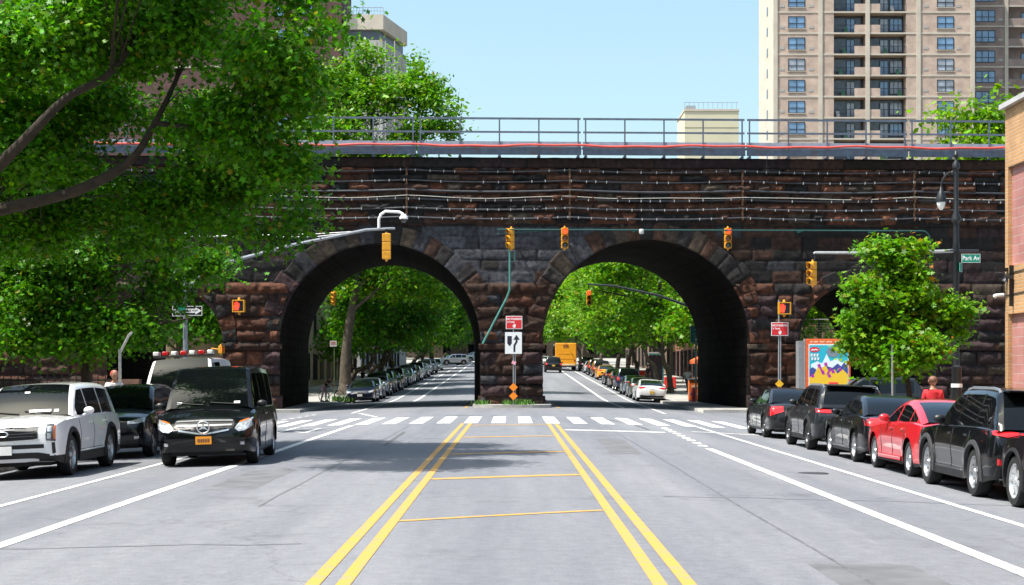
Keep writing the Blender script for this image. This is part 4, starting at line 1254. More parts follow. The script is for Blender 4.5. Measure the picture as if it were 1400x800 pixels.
mk_ = MB()
for k in range(7): mk_.box(-.11 + k * .034, -.092 + k * .034, q.y + .040, q.y + .044, .49, .555)
mk_.build('plate_characters', mat('plate_ink', (.05, .02, .05), .6), pl)
for x0, x1 in ((-.62, -.02), (.12, .66)):
    def wy(x, z): return c.bvh.ray_cast(Vector((x, 6, z)), Vector((0, -1, 0)), 12)[0].y + .02
    MB().tube([(x0, wy(x0, 1.20), 1.20), (x1, wy(x1, 1.245), 1.245)], .013, 6).build('wiper', BLACKP, van)
for x, z, a, b in ((-.55, 1.24, .12, .06), (.6, 1.24, .1, .06)):
    y = wy(x, z); MB().cbox((x, y - .012, z), a, .006, b, Matrix.Rotation(.85, 3, 'X')).build('windshield_sticker', WHITEP, van)
for s_ in ('left', 'right'): c.put('rub_strip', CHROME, [(-2.2, .80, .812), (1.2, .80, .812)], s_, van, .012, nc=24, nr=2)
MB().cbox((0, -2.0, 1.9), .12, .25, .06).build('roof_antenna', BLACKP, van, True, .02)

# white-roofed police truck with light bar
p = suv_p(L=5.3, W=2.16, H=2.36, wr=.40, clad=0, cowl=1.25, wt=.62, trim=.4, tumble=.16, nose=.8, rail=.12,
          deck=[(-2.65, 1.1), (-2.6, 1.3), (-1.6, 1.36), (1.25, 1.36), (2.2, 1.24), (2.5, 1.16), (2.65, 1.0)], sh=[(-2.65, 1.0), (-2.6, 1.2), (-1.4, 1.28), (1.25, 1.27), (2.2, 1.16), (2.5, 1.08), (2.65, .9)],
          wins=[(-.55, .35), (.42, 1.0)], seams=[.38, 1.1], handles=[.5], rt=-2.4, rb=-2.6)
pol, c = make_car(p, 'police_truck', 'white high roofed emergency truck with a red and white light bar behind the dark crossover', 'truck', on(-9.0, 46.0), PI, WHITE, LG, rim=RIM, style=6)
c.put('grille', BLACKPT, [(-.6, .8, 1.05), (.6, .8, 1.05)], 'front', pol)
c.put('headlight', LAMP, [(.68, .82, 1.02), (.98, .84, 1.04)], 'front', pol, .014, True)
lb = MB().box(-.82, .82, .12, .5, 2.375, 2.42).build('light_bar', BLACKP, pol)
CLEAR = mat('clear_lens', (.75, .76, .74), .15, 0, .1, 9, 0, 40, .5, 1)
for k in range(7):
    x = -.75 + k * .25
    MB().box(x - .075, x + .075, .14, .48, 2.424, 2.54).build('beacon', CLEAR if k % 2 == 0 else REDL, lb, True, .02)
# ================================================================== BUILDINGS
GLB = mat('window_glass', (.15, .27, .44), .06, 0, .35, .5, 0, 40, .8, .5)
GLD = mat('window_glass_dark', (.012, .016, .022), .06, 0, .3, .7, 0, 40, .6, .3)
FRM = mat('dark_window_frame', (.02, .024, .035), .4, .2, .2, 5)
CREAM = mat('cream_concrete', (.56, .50, .42), .85, 0, .08, .6, .2, 12, .3, 0, (.34, .29, .24), .35, .35)
TBR = brickmat('tan_brick', (.58, .42, .335), (.50, .355, .285), (.50, .42, .36), .22, .075, .012)
TBR2 = brickmat('shaded_tan_brick', (.33, .25, .22), (.27, .20, .175), (.30, .26, .24), .22, .075, .012)  # the wing's darker copy of the tan brick, shade put into the colour

def win_unit(name, parent, x, z, w_, h_, y=0.0, glass=GLB, mull=(.5,), trans=(.62,), frame=FRM, depth=.12, t=.07):
    """window in the plane y facing -Y: frame with mullions, glass as a sub-part"""
    m = MB()
    m.box(x, x + t, y - .03, y + depth, z, z + h_); m.box(x + w_ - t, x + w_, y - .03, y + depth, z, z + h_)
    m.box(x + t, x + w_ - t, y - .03, y + depth, z, z + t); m.box(x + t, x + w_ - t, y - .03, y + depth, z + h_ - t, z + h_)
    for f in mull: m.box(x + w_ * f - t / 2, x + w_ * f + t / 2, y - .025, y + depth, z + t, z + h_ - t)
    prev = [0] + list(mull) + [1]
    for f in trans:
        for a, b in zip(prev[:-1], prev[1:]): m.box(x + w_ * a + t * .55, x + w_ * b - t * .55, y - .02, y + depth, z + h_ * f - t / 2, z + h_ * f + t / 2)
    fo = m.build(name, frame, parent, fix=False)
    MB().box(x + .02, x + w_ - .02, y + .03, y + .06, z + .02, z + h_ - .02).build('pane', glass, fo, fix=False)
    return fo

def tower():
    Y0 = 218.0; s = Y0 / F
    X0, X1 = (1059 - 700) * s, (1331 - 700) * s; Wd = X1 - X0
    root = empty('apartment_tower', (X0, Y0, 0), 0, 'tall tan brick apartment tower with cream bands and balconies behind the viaduct', 'building')
    fh = 2.80; zt = 1.8 + (507 - 45.6) * s            # a slab band
    base = zt - fh * math.floor(zt / fh); floors = [base + fh * k for k in range(23)]
    top = floors[-1] + fh
    def x(px): return (px - 1059) * s
    bays = ((x(1140), x(1184)), (x(1188), x(1239)))
    # masonry with the balcony bays left open
    m = MB(); dep = 13.5
    solids = [(0, bays[0][0]), (bays[1][1], Wd)]
    for a, b in solids: m.box(a, b, 0, dep, -1, top)
    m.box(bays[0][0], bays[1][1], 1.6, dep, -1, top)
    m.box(bays[0][1], bays[1][0], .0, 1.6, -1, top)
    m.box(0, Wd, -.001, dep, top, top + 1.2)
    m.build('wall', TBR, root)
    # floor bands and pilasters
    for z in floors:
        b = MB()
        b.box(.0, bays[0][0], -.05, 0, z - .11, z + .11); b.box(bays[0][0], bays[1][1], -.05, 1.58, z - .10, z + .10); b.box(bays[1][1], Wd, -.05, 0, z - .11, z + .11)
        b.build('floor_band', CREAM, root)
    for px in (1060, 1121.5, 1186, 1255.6, 1329.5):
        MB().box(x(px) - .28, x(px) + .28, -.14, -.05, 0, top).build('pilaster', CREAM, root)
    MB().box(-.06, -.004, .0, dep, 0, top).build('side_wall', CREAM, root)  # flank cream instead of tan brick: the sunlit side's brightness put into its colour
    rng = random.Random(3)
    for i, z in enumerate(floors):
        if z < 24 or z > 58: continue
        for a, b in ((1077.5, 1100.5), (1281, 1304)):
            g = rng.choice([GLB, GLB, mat('window_curtained', (.33, .36, .42), .25, 0, .4, .8, 0, 40, .6, .5)])
            win_unit('window', root, x(a), z + .62, x(b) - x(a), 1.62, -.035, g, (.5,), (.42,))
            MB().box(x(a) - .1, x(b) + .1, -.12, -.035, z + .52, z + .61).build('window_sill', CREAM, root)
        for a in (1066, 1106, 1263, 1308):
            MB().box(x(a), x(a) + .62, -.03, -.001, z + .66, z + .98).build('air_vent', mat('vent_metal', (.42, .40, .38) if a % 4 else (.30, .18, .12), .6, .2), root)
        for bi, (a, b) in enumerate(bays):
            wd = b - a; hw = wd * (.36 if bi == 0 else .30)
            pa, pb = (b - hw, b) if bi == 0 else (a, a + hw)
            MB().box(pa, pb, -.03, .12, z + .1, z + 1.12).build('balcony_parapet', TBR, root)
            ra, rb_ = (a, pa) if bi == 0 else (pb, b)
            m = MB(); m.box(ra, rb_, -.02, .03, z + 1.06, z + 1.13); m.box(ra, rb_, -.02, .03, z + .16, z + .21)
            n = int((rb_ - ra) / .14)
            for k in range(n + 1): m.box(ra + (rb_ - ra) * k / n - .015, ra + (rb_ - ra) * k / n + .015, -.01, .02, z + .21, z + 1.06)
            m.build('balcony_railing', FRM, root, fix=False)
            wx = a + wd * (.45 if bi == 0 else .35)
            win_unit('balcony_door', root, wx, z + .25, 1.15, 2.0, 1.42, rng.choice([GLB, mat('window_curtained', (.33, .36, .42), .25)]), (.5,), ())
            if bi == 1: win_unit('balcony_window', root, a + wd * .62, z + .55, 1.7, 1.7, 1.42, GLB if rng.random() < .6 else mat('window_curtained', (.33, .36, .42), .25), (.33, .66), ())
            MB().box(a + .02, b - .02, 1.56, 1.59, z + .12, z + 2.6).build('balcony_shade_panel', mat('balcony_shade', (.055, .065, .085), .12, 0, .5, 1.5, 0, 40, .6, .3), root)  # dark panel added across the recess, its shade put into the colour
            if rng.random() < .7:
                q = MB(); xx = ra + rng.uniform(.2, max(.3, rb_ - ra - .8)); q.box(xx, xx + .45, .4, .8, z + .11, z + .55); q.box(xx, xx + .45, .75, .8, z + .55, z + 1.0)
                q.build('balcony_chair', mat(rng.choice(['chair_red', 'chair_white', 'chair_green']), rng.choice([(.5, .05, .04), (.6, .6, .58), (.05, .2, .1)]), .6), root)
        # slit window on the flank
        MB().box(-.09, -.06, 5.2, 6.3, z + .7, z + 1.9).build('slit_window', GLD, root)
    # set-back wing to the right
    wy = 9.0; wx0 = Wd + 2.55; wx1 = Wd + 26
    MB().box(Wd + .01, wx0 + 4.8, wy, dep + 8, -1, top - 3).box(wx0 + 4.8, wx0 + 12.2, wy + 1.6, dep + 8, -1, top - 3).box(wx0 + 12.2, wx1, wy, dep + 8, -1, top - 3).build('wing_wall', TBR2, root)
    for px in (4.5, 12.3): MB().box(wx0 + px - .25, wx0 + px + .25, wy - .12, wy - .06, 0, top - 3).build('wing_pilaster', CREAM, root)
    for i, z in enumerate(floors):
        if z < 24 or z > 58: continue
        MB().box(wx0 + .02, wx1, wy - .06, wy - .002, z - .1, z + .1).build('wing_band', CREAM, root)
        win_unit('wing_window', root, wx0 + .25, z + .62, 2.7, 1.62, wy - .035, GLB, (.33, .66), (.42,))
        MB().box(wx0 + 3.4, wx0 + 4.0, wy - .04, wy - .001, z + .8, z + 1.1).build('air_vent', mat('vent_metal', (.42, .40, .38), .6, .2), root)
        MB().box(wx0 + 4.8, wx0 + 8.6, wy - .03, wy + .1, z + .1, z + 1.1).build('wing_balcony', TBR2, root)
        win_unit('wing_door', root, wx0 + 7.0, z + .25, 1.3, 2.0, wy + 1.56, GLB, (.5,), ())
tower()

def plain_building():
    # grey slab block and dark brick block far behind on the left
    Y0 = 232.0; s = Y0 / F
    xb0, xb1 = (-60 - 700) * s, (468 - 700) * s
    b = empty('brick_tower', (xb0, Y0 - 1, 0), 0, 'dark red brick tower rising out of the trees at the top left', 'building')
    DB = brickmat('dark_red_brick', (.13, .062, .058), (.10, .048, .046), (.10, .07, .065), .22, .075, .012)
    MB().box(0, xb1 - xb0, 0, 14, -1, 62).build('wall', DB, b)
    for z in (36, 39, 42, 45.2, 48.4, 51.6):
        for k in range(2): win_unit('window', b, xb1 - xb0 - 5.6 - k * 3.5, z, 1.5, 1.5, -.04, GLB, (.5,), (.5,))
    MB().box(-.05, xb1 - xb0 + .05, -.06, -.002, 44.3, 44.6).build('floor_band', CREAM, b)
    g = empty('concrete_tower', (xb1 + .2, Y0, 0), 0, 'pale grey concrete tower with a railed roof terrace left of the sky', 'building')
    GC = mat('grey_concrete', (.40, .39, .38), .85, 0, .07, .4, .2, 10, .3, 0, (.26, .25, .25), .3, .4)
    zt = 1.8 + (507 - 20) * s; wdt = (521 - 468) * s
    # body with a chamfered right flank running back
    V = [(0, 0), (wdt, 0), (wdt + 2.6, 12), (0, 12)]
    def slab(z0, z1, e, name, m_): 
        P = [(0, -e), (wdt + e, -e), (wdt + 2.6 + e, 12), (0, 12)]
        MB().add([(x, y, z0) for x, y in P] + [(x, y, z1) for x, y in P], [(0, 1, 2, 3), (7, 6, 5, 4), (0, 4, 5, 1), (1, 5, 6, 2), (2, 6, 7, 3), (3, 7, 4, 0)]).build(name, m_, g)
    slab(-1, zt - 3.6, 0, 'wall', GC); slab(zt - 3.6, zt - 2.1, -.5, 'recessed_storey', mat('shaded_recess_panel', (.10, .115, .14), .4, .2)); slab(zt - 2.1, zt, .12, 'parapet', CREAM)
    for k in range(6): MB().box(.6 + k * 1.3, .75 + k * 1.3, -.06, -.001, 20, zt - 3.7).build('wall_fin', GC, g)
    m = MB()
    for k in range(14): m.box(.1 + k * wdt / 13 - .02, .1 + k * wdt / 13 + .02, .05, .09, zt, zt + 1.05)
    m.box(0, wdt, .05, .09, zt + .98, zt + 1.05); m.box(0, wdt, .05, .09, zt + .5, zt + .55)
    m.box(wdt - .02, wdt + .02, .05, 6, zt + .98, zt + 1.05)
    m.build('roof_railing', STEEL, g, fix=False)
    MB().tube([(wdt * .45, 3, zt), (wdt * .45, 3, zt + 3)], .04, 6).build('roof_antenna', STEEL, g)
    # cream block seen over the railing
    Y1 = 205.0; s1 = Y1 / F; x0, x1 = (936 - 700) * s1, (1010 - 700) * s1
    c = empty('cream_block', (x0, Y1, 0), 0, 'windowless cream rendered block standing behind the walkway railing, right of centre', 'building')
    zc = 1.8 + (507 - 152) * s1
    YC = mat('pale_yellow_render', (.62, .58, .42), .85, 0, .05, .3, .1, 8)
    MB().box(0, x1 - x0, 0, 9, -1, zc).build('wall', YC, c); MB().box(-.08, x1 - x0 + .08, -.08, 9.08, zc, zc + .25).build('parapet', CREAM, c)
    m = MB()
    for k in range(12): m.box(k * .59, k * .59 + .04, .3, .34, zc + .25, zc + 1.15)
    m.box(0, x1 - x0, .3, .34, zc + 1.1, zc + 1.15); m.box(.4, 1.6, 2, 4, zc + .25, zc + 1.0)
    m.build('roof_railing', STEEL, c, fix=False)
    for z in np.arange(6, zc - 1, 2.9): MB().box(0, x1 - x0, -.03, -.001, z, z + .06).build('render_joint', mat('joint_grey', (.4, .37, .28), .9), c)
plain_building()

def corner_building():
    # brick building at the right edge; its street front runs towards the camera along X = 14.1
    X = 14.15; Y1 = 47.2; Y0 = 10.0; zt = 1.8 + (507 - 152) * 14.15 / 670
    z0 = walk_z(0)
    b = empty('corner_building', (X, Y1, z0), R(-90), 'tan brick corner building with pink brick panels and wall lamps at the right edge', 'building')
    # own frame: x along the street front (towards the camera), -y faces the street
    TB = brickmat('orange_tan_brick', (.50, .27, .12), (.42, .22, .095), (.40, .31, .22), .30, .10, .014, .85, .6)
    PB = brickmat('pink_brick', (.44, .20, .18), (.37, .165, .15), (.40, .27, .25), .62, .26, .016, .85, .6)
    Ln = Y1 - Y0; H = zt - z0
    MB().box(0, Ln, .12, 14, -.1, H).build('core', PB, b)
    zz = lambda py: 1.8 + (507 - py) * 14.15 / 675 - z0
    MB().box(-.02, Ln, 0, .12, zz(365), zz(430)).box(-.02, Ln, 0, .12, zz(230), H).box(-.02, Ln, 0, .12, -.1, .35).build('brick_course', TB, b)
    k = 0.0
    while k < Ln - 1:
        MB().box(k - .02, k + .26, 0, .12, .35, zz(430)).box(k - .02, k + .26, 0, .12, zz(365), zz(230)).build('brick_pier', TB, b); k += 4.6
    MB().box(-.15, Ln, -.15, 14, H, H + .14).build('coping', mat('grey_coping', (.42, .41, .42), .7, 0, .15, 2), b)
    MB().box(.15, .3, -.15, 0, zz(372), zz(367)).box(.12, .33, -.35, -.15, zz(373), zz(365)).build('flood_lamp', BLACKPT, b)
    MB().box(.75, .8, -.12, 0, zz(420), zz(365)).build('pipe', BLACKPT, b)
    m = MB().box(.7, .88, -.25, -.05, zz(383), zz(379)); m.tube([(.8, -.2, zz(382)), (.8, -.25, zz(387))], [.04, .10], 10); m.build('wall_lamp', DARKSTEEL, b)
    m = MB().tube([(.02, -.3, zz(404)), (.05, -.05, zz(403))], .045, 8); m.ball((.02, -.3, zz(405)), .06); m.build('wall_camera', WHITEP, b, True)
    for zp in (375, 404): MB().tube([(0, -.02, zz(zp)), (2.5, -.02, zz(zp - 2)), (5, -.02, zz(zp))], .014, 5).build('conduit', DARKSTEEL, b)
corner_building()

def facade(name, label, X, Y0, Y1, H, side, wm, storeys, wins, glass=GLD, extra=None, depth=14):
    """row building along the street beyond the viaduct; side -1 stands left"""
    z0 = rise((Y0 + Y1) / 2) - .3
    if side < 0: b = empty(name, (X, Y0, z0), R(90), label, 'building')   # front faces +X, own x runs away from the camera
    else: b = empty(name, (X, Y1, z0), R(-90), label, 'building')
    Ln = Y1 - Y0
    MB().box(0, Ln, 0, depth, -1, H).build('wall', wm, b)
    MB().box(-.1, Ln + .1, -.25, 0, H - .5, H).build('cornice', CREAM, b)
    fh = H / storeys
    for f in range(storeys):
        for k in range(wins):
            x = (k + .5) * Ln / wins - .7
            if f == 0: win_unit('shopfront', b, x - .5, .5, 2.6, fh - 1.0, -.03, glass, (.33, .66), ())
            else: win_unit('window', b, x, f * fh + .8, 1.4, 1.9, -.03, glass, (.5,), (.5,))
    return b
facade('row_building', 'tan brick row building with dark windows seen through the left arch', -16.2, 118, 172, 9.5, -1, brickmat('buff_brick', (.46, .33, .20), (.40, .28, .17), (.36, .30, .24), .22, .075, .012), 3, 11)
facade('row_building', 'grey rendered row building farther down the left side beyond the left arch', -16.2, 176, 236, 12, -1, mat('grey_render', (.34, .35, .37), .85, 0, .1, .5), 4, 11)
facade('row_building', 'red brick shop building behind the right pavement trees beyond the right arch', 17.0, 129, 174, 11, 1, brickmat('red_brick', (.30, .105, .06), (.25, .085, .05), (.26, .2, .17), .22, .075, .012), 3, 12)
facade('row_building', 'brown brick row building farthest down the right side of the street', 17.0, 176, 246, 14, 1, brickmat('brown_brick', (.20, .12, .08), (.17, .10, .07), (.2, .17, .14), .22, .075, .012), 4, 12)
AW = empty('shop_awning', (16.9, 134, 3.4), R(-90), 'orange red shop awning over the right pavement beyond the right arch', 'awning')
MB().add([(-9, 0, 0), (9, 0, 0), (9, -1.5, -.7), (-9, -1.5, -.7), (-9, -1.5, -1.0), (9, -1.5, -1.0), (-9, 0, -.06), (9, 0, -.06)], [(0, 1, 2, 3), (3, 2, 5, 4), (0, 3, 4, 6), (1, 7, 5, 2), (6, 4, 5, 7)]).build('canopy', mat('orange_canvas', (.62, .12, .03), .8), AW)
MB().tube([(-9, 0, -.9), (-9, -1.45, -.95)], .03, 6).tube([(9, 0, -.9), (9, -1.45, -.95)], .03, 6).build('frame', STEEL, AW)

# left edge: brick house, low stone wall and iron fence behind the pavement
HB = empty('brick_house', (-22.5, 36, walk_z(0)), R(90), 'reddish brick house glimpsed through the left tree leaves', 'building')
MB().box(0, 26, 0, 12, -1, 15).build('wall', brickmat('house_brick', (.28, .11, .075), (.23, .09, .06), (.25, .18, .15), .22, .075, .012), HB)
for f in range(4):
    for k in range(6): win_unit('window', HB, 1.6 + k * 4.0, 1.4 + f * 3.5, 1.3, 1.8, -.03, GLD, (.5,), (.5,))
lw = rough_band('low_wall', 0, 17, 0, 1.6, .15, 71, (.9, 1.6), [PURP * 1.2, BROWN * 1.3, TAN], .05, None)
lw.location = (-30, 57.5, walk_z(0)); tag(lw, 'low brownstone garden wall behind the parked cars at the far left', 'wall')
fe = empty('iron_fence', (-30, 56.6, walk_z(0)), 0, 'black iron picket fence in front of the low garden wall', 'fence')
m = MB()
for k in range(66): m.box(k * .25, k * .25 + .025, 0, .025, .1, 1.75); m.add([(k * .25 - .01, 0, 1.75), (k * .25 + .035, 0, 1.75), (k * .25 + .0125, .01, 1.9), ], [(0, 1, 2)])
m.build('pickets', BLACKPT, fe, fix=False)
MB().box(0, 16.4, .026, .06, 1.55, 1.6).box(0, 16.4, .026, .06, .25, .3).build('rails', BLACKPT, fe)

# ================================================================== TREES
LEAF = leafmat('leaf', .28, .45, .40)
MAPLE = []
for a, r in ((180, .42), (128, .50), (95, .24), (62, .56), (30, .26), (0, .62), (-30, .26), (-62, .56), (-95, .24), (-128, .50)):
    MAPLE.append((r * math.cos(R(a)), r * math.sin(R(a)), -.10 * abs(math.sin(R(a))) * r))
OVAL = [(-.5, 0, 0), (-.1, -.27, -.05), (.3, -.2, -.04), (.6, 0, -.06), (.3, .2, -.04), (-.1, .27, -.05)]

def leaves(name, cl, n, size, rng, tpl, pal, parent, per=26, crad=.42, shell=.45, lm=None, origin=(0, 0, 0), skip=None, orange=0):
    """cl: ellipsoid clumps (centre, radii). Leaves gather in sprays, denser near the outside"""
    pads = []
    for c, r in cl:
        for k in range(8):
            d = rng.normal(size=3); d /= np.linalg.norm(d); q = rng.uniform(.30, .70); f = rng.uniform(.36, .55)
            pads.append((tuple(np.array(c) + d * np.array(r) * q), (r[0] * f * 1.1, r[1] * f * 1.1, r[2] * f * .62)))
    cl = pads
    wts = np.array([(r[0] * r[1] * r[2]) ** (.72) for c, r in cl]); wts /= wts.sum()
    ns = max(1, n // per)
    which = rng.choice(len(cl), ns, p=wts)
    C = np.array([c for c, r in cl])[which]; RR = np.array([r for c, r in cl])[which]
    d = rng.normal(size=(ns, 3)); d /= np.linalg.norm(d, axis=1)[:, None]
    rad = (shell + (1 - shell) * rng.random(ns)) ** .8
    # bumpy outline
    lump = .82 + .36 * fbm(d[:, 0] * 2.1 + which * 3.7, d[:, 2] * 2.1 + d[:, 1] * 1.7, 5, 3)
    S = C + d * RR * (rad * lump)[:, None]
    # gaps where the sky shows through
    gap = fbm(S[:, 0] * .55 + S[:, 1] * .4, S[:, 2] * .6 + S[:, 1] * .2, 31, 3)
    kp = gap > .35; S = S[kp]; d = d[kp]; ns = len(S)
    sc = crad * rng.uniform(.6, 1.3, ns)
    L = np.repeat(S, per, 0) + rng.normal(size=(ns * per, 3)) * np.repeat(sc, per)[:, None] * np.array([1, 1, .6])
    N = np.repeat(d, per, 0) * .5 + np.array([0, 0, .75]) + rng.normal(size=(ns * per, 3)) * .55
    N /= np.linalg.norm(N, axis=1)[:, None]
    X = rng.normal(size=(ns * per, 3)) + np.array([0, 0, -.5]); X -= N * (X * N).sum(1)[:, None]; X /= np.linalg.norm(X, axis=1)[:, None]
    Yv = np.cross(N, X)
    sz = size * rng.uniform(.45, 1.4, ns * per)
    t = np.array(tpl); k = len(t)
    V = (L[:, None, :] + sz[:, None, None] * (t[None, :, 0:1] * X[:, None, :] + t[None, :, 1:2] * Yv[:, None, :] + t[None, :, 2:3] * N[:, None, :])).reshape(-1, 3)
    lo, hi = np.array(pal[0]), np.array(pal[1])
    f = np.clip(np.repeat(rng.random(ns), per) * .55 + rng.random(ns * per) * .45, 0, 1)
    tint = lo + (hi - lo) * f[:, None]
    tint *= rng.uniform(.6, 1.3, ns * per)[:, None]; tint[:, 0] *= rng.uniform(.6, 1.25, ns * per)
    yl = rng.random(ns * per) < .02; tint[yl] = np.array([.24, .21, .02])
    if orange:
        oc = np.repeat(rng.random(ns) < orange, per) & (rng.random(ns * per) < .6); tint[oc] = np.array([.45, .16, .02])
    T = np.repeat(tint, k, 0)
    o = npmesh(name, V - np.array(origin), np.arange(len(V)), np.full(ns * per, k), lm or LEAF, parent, False, T)
    return o, S

def branches(m, S, limbs, rng, n, r0=.035, origin=(0, 0, 0)):
    """twigs from the nearest limb point to spray centres"""
    LP = np.array([p for l in limbs for p in l[:-1]])
    for q in S[rng.choice(len(S), min(n, len(S)), replace=False)]:
        dd = np.linalg.norm(LP - q, axis=1) + .6 * np.maximum(0, LP[:, 2] - q[2]); a = LP[int(rng.choice(np.argsort(dd)[:9]))]
        mid = (a + q) / 2 + np.array([0, 0, .12 * np.linalg.norm(q - a)]) + rng.normal(size=3) * .12
        m.tube([tuple(a - origin), tuple(mid - origin), tuple(q - origin)], [r0, r0 * .7, r0 * .3], 5, False)

def bez(pts, n=14):
    """smooth polyline through points (Catmull-Rom)"""
    P = [np.array(p, float) for p in pts]; P = [2 * P[0] - P[1]] + P + [2 * P[-1] - P[-2]]; out = []
    for i in range(1, len(P) - 2):
        for k in range(n):
            t = k / n; a, b, c, d = P[i - 1], P[i], P[i + 1], P[i + 2]
            out.append(.5 * (2 * b + (c - a) * t + (2 * a - 5 * b + 4 * c - d) * t * t + (3 * b - a - 3 * c + d) * t ** 3))
    out.append(P[-2]); return out

def tree(name, label, base, trunk, limbs, cl, n, size, seed, pal, tpl=MAPLE, bark=BARK, group=None, ntw=160, per=26, crad=.42, shell=.45, orange=0):
    rng = np.random.default_rng(seed); base = np.array(base, float)
    root = empty(name, tuple(base), 0, label, 'tree', group)
    tm = MB(); LL = []
    for pts, ra, rb_ in [trunk] + limbs:
        P = bez(pts, 8); LL.append(P); k = len(P)
        w_ = [mnoise.noise(Vector(tuple(p * .9))) for p in P]
        tm.tube([tuple(p - base) for p in P], [(ra + (rb_ - ra) * i / (k - 1)) * (1 + .12 * w_[i]) * (1 + (.5 * math.exp(-i * .9) if pts is trunk[0] else 0)) for i in range(k)], 12)
    tm.build('trunk', bark, root, True, fix=False)
    o, S = leaves('crown', cl, n, size, rng, tpl, pal, root, per, crad, shell, origin=tuple(base), orange=orange)
    bm_ = MB(); branches(bm_, S, LL, rng, ntw, .02, base)
    tw = bm_.build('twigs', bark, root, True, fix=False); tw['kind'] = 'stuff'
    return root
def pc(px, py, r, Y, ry=None, sq=1.0):
    """clump seen at a pixel, r pixels across, at its own distance"""
    c = at(px, py, Y); s = Y / F
    return (tuple(c), (r * s, (ry or r * s * 1.1), r * s * sq))

DEEP = ((.018, .080, .002), (.100, .260, .005))
BRIGHT = ((.052, .150, .002), (.190, .370, .007))
# 1 the big plane tree on the left, limbs reaching over the parked cars
B = (-13.0, 35, walk_z(0))
T0 = [B, (-12.9, 35, 2.0), (-12.8, 35, 4.6), (-12.2, 35.2, 8.0), (-11.6, 35.5, 11.5)]
DY = -0.6
def P(px, py, Y): return tuple(at(px, py, Y + DY))
def pcb(px, py, r, Y): return pc(px, py, r, Y + DY)
big = tree('plane_tree', 'huge plane tree at the left edge with leaves hanging before the viaduct', B, (T0, .42, .2),
     [([T0[2], P(-20, 292, 37), P(100, 262, 36.6), P(175, 222, 36.3), P(212, 168, 36.2), P(250, 90, 36.5)], .175, .04),
      ([T0[2], P(-40, 262, 36), P(30, 195, 35.6), P(90, 135, 35.4), P(150, 100, 35.4), P(200, 30, 36)], .16, .045),
      ([P(212, 168, 36.2), P(270, 178, 36.3), P(330, 215, 36.6), P(380, 270, 36.8)], .06, .02),
      ([T0[3], P(60, 40, 38.5), P(200, -40, 39), P(330, -60, 39.5)], .16, .05),
      ([T0[3], P(20, 60, 41), P(120, 10, 43), P(240, 60, 44)], .14, .05)],
     [pcb(30, 20, 120, 37), pcb(150, 40, 125, 36), pcb(270, 40, 115, 37), pcb(370, 60, 80, 35), pcb(405, 130, 42, 35.5), pcb(345, 165, 85, 36.5), pcb(240, 160, 100, 40), pcb(120, 180, 105, 40.5), pcb(10, 170, 110, 39),
      pcb(300, 262, 78, 39.5), pcb(395, 235, 38, 36), pcb(405, 290, 30, 37.6), pcb(372, 330, 26, 38), pcb(215, 290, 85, 41), pcb(110, 290, 80, 42), pcb(20, 300, 80, 42), pcb(100, -70, 110, 41), pcb(260, -60, 110, 38), pcb(380, -40, 75, 35), pcb(-100, 60, 130, 41), pcb(-110, 220, 120, 39), pcb(440, 35, 30, 34.5), ((-7.0, 29.6, 10.9), (1.8, 2.2, 1.2)), ((-7.8, 33, 11.6), (2.0, 2.0, 1.3))],
     190000, .135, 21, ((.026, .100, .002), (.145, .370, .006)), MAPLE, BARK, None, 70, 26, .36, .35)
# 2 pin oak below it, on the corner pavement
B = (-12.9, 50, walk_z(0))
oak = tree('oak_tree', 'bright green oak with a slim dark trunk on the left pavement behind the white SUV', B, ([B, (-12.95, 50, 2.0), (-12.9, 50, 4.5), (-12.7, 50, 7.0)], .17, .07),
     [([(-12.95, 50, 2.4), (-11.5, 49.6, 3.0), (-9.6, 49.4, 3.4)], .06, .02), ([(-12.95, 50, 2.6), (-14.5, 50.2, 3.2), (-16.2, 50, 3.5)], .06, .02), ([(-12.9, 50, 4.2), (-11, 49.3, 5.2), (-9, 49.2, 5.6)], .06, .02), ([(-12.9, 50, 4.2), (-14.5, 49.3, 5.0), (-16, 49, 5.6)], .06, .02)],
     [pc(65, 375, 70, 49), pc(150, 345, 75, 50), pc(200, 378, 58, 50.5), pc(50, 450, 55, 49), pc(135, 445, 62, 49.5), pc(190, 450, 45, 50.5), pc(-20, 410, 70, 50), pc(278, 355, 34, 51), pc(110, 300, 70, 51), pc(20, 340, 60, 50)],
     62000, .15, 22, ((.026, .105, .002), (.110, .280, .005)), MAPLE, BARK, None, 260, 24, .36, .3)
# 3 small street tree on the right
B = on(11.6, 48)
B = (11.6, 48, walk_z(0))
small = tree('maple_tree', 'small bushy young maple on the right pavement in front of the side arch', B, ([B, (11.6, 48, 1.0), (11.45, 48, 2.2), (11.5, 48, 4.0), (11.55, 48, 5.4)], .11, .04),
     [([(11.5, 48, 1.7), (11.0, 47.8, 2.6), (10.3, 47.6, 3.6)], .055, .02), ([(11.5, 48, 1.7), (12.2, 48, 2.5), (13.0, 48, 3.2)], .055, .02), ([(11.45, 48, 2.4), (11.0, 47.5, 3.6), (10.6, 47.5, 4.6)], .04, .015)],
     [pc(1240, 474, 56, 47.6), pc(1195, 402, 38, 47.6), pc(1240, 385, 40, 48), pc(1290, 431, 34, 48), pc(1187, 474, 31, 47.8), pc(1288, 488, 29, 48), pc(1252, 338, 14, 48), pc(1200, 348, 22, 48), pc(1227, 348, 20, 48), pc(1240, 436, 63, 48.6), pc(1176, 436, 20, 47.6), pc(1307, 461, 18, 48)],
     40000, .15, 23, BRIGHT, MAPLE, BARK, None, 160, 22, .24, .35, orange=.012)

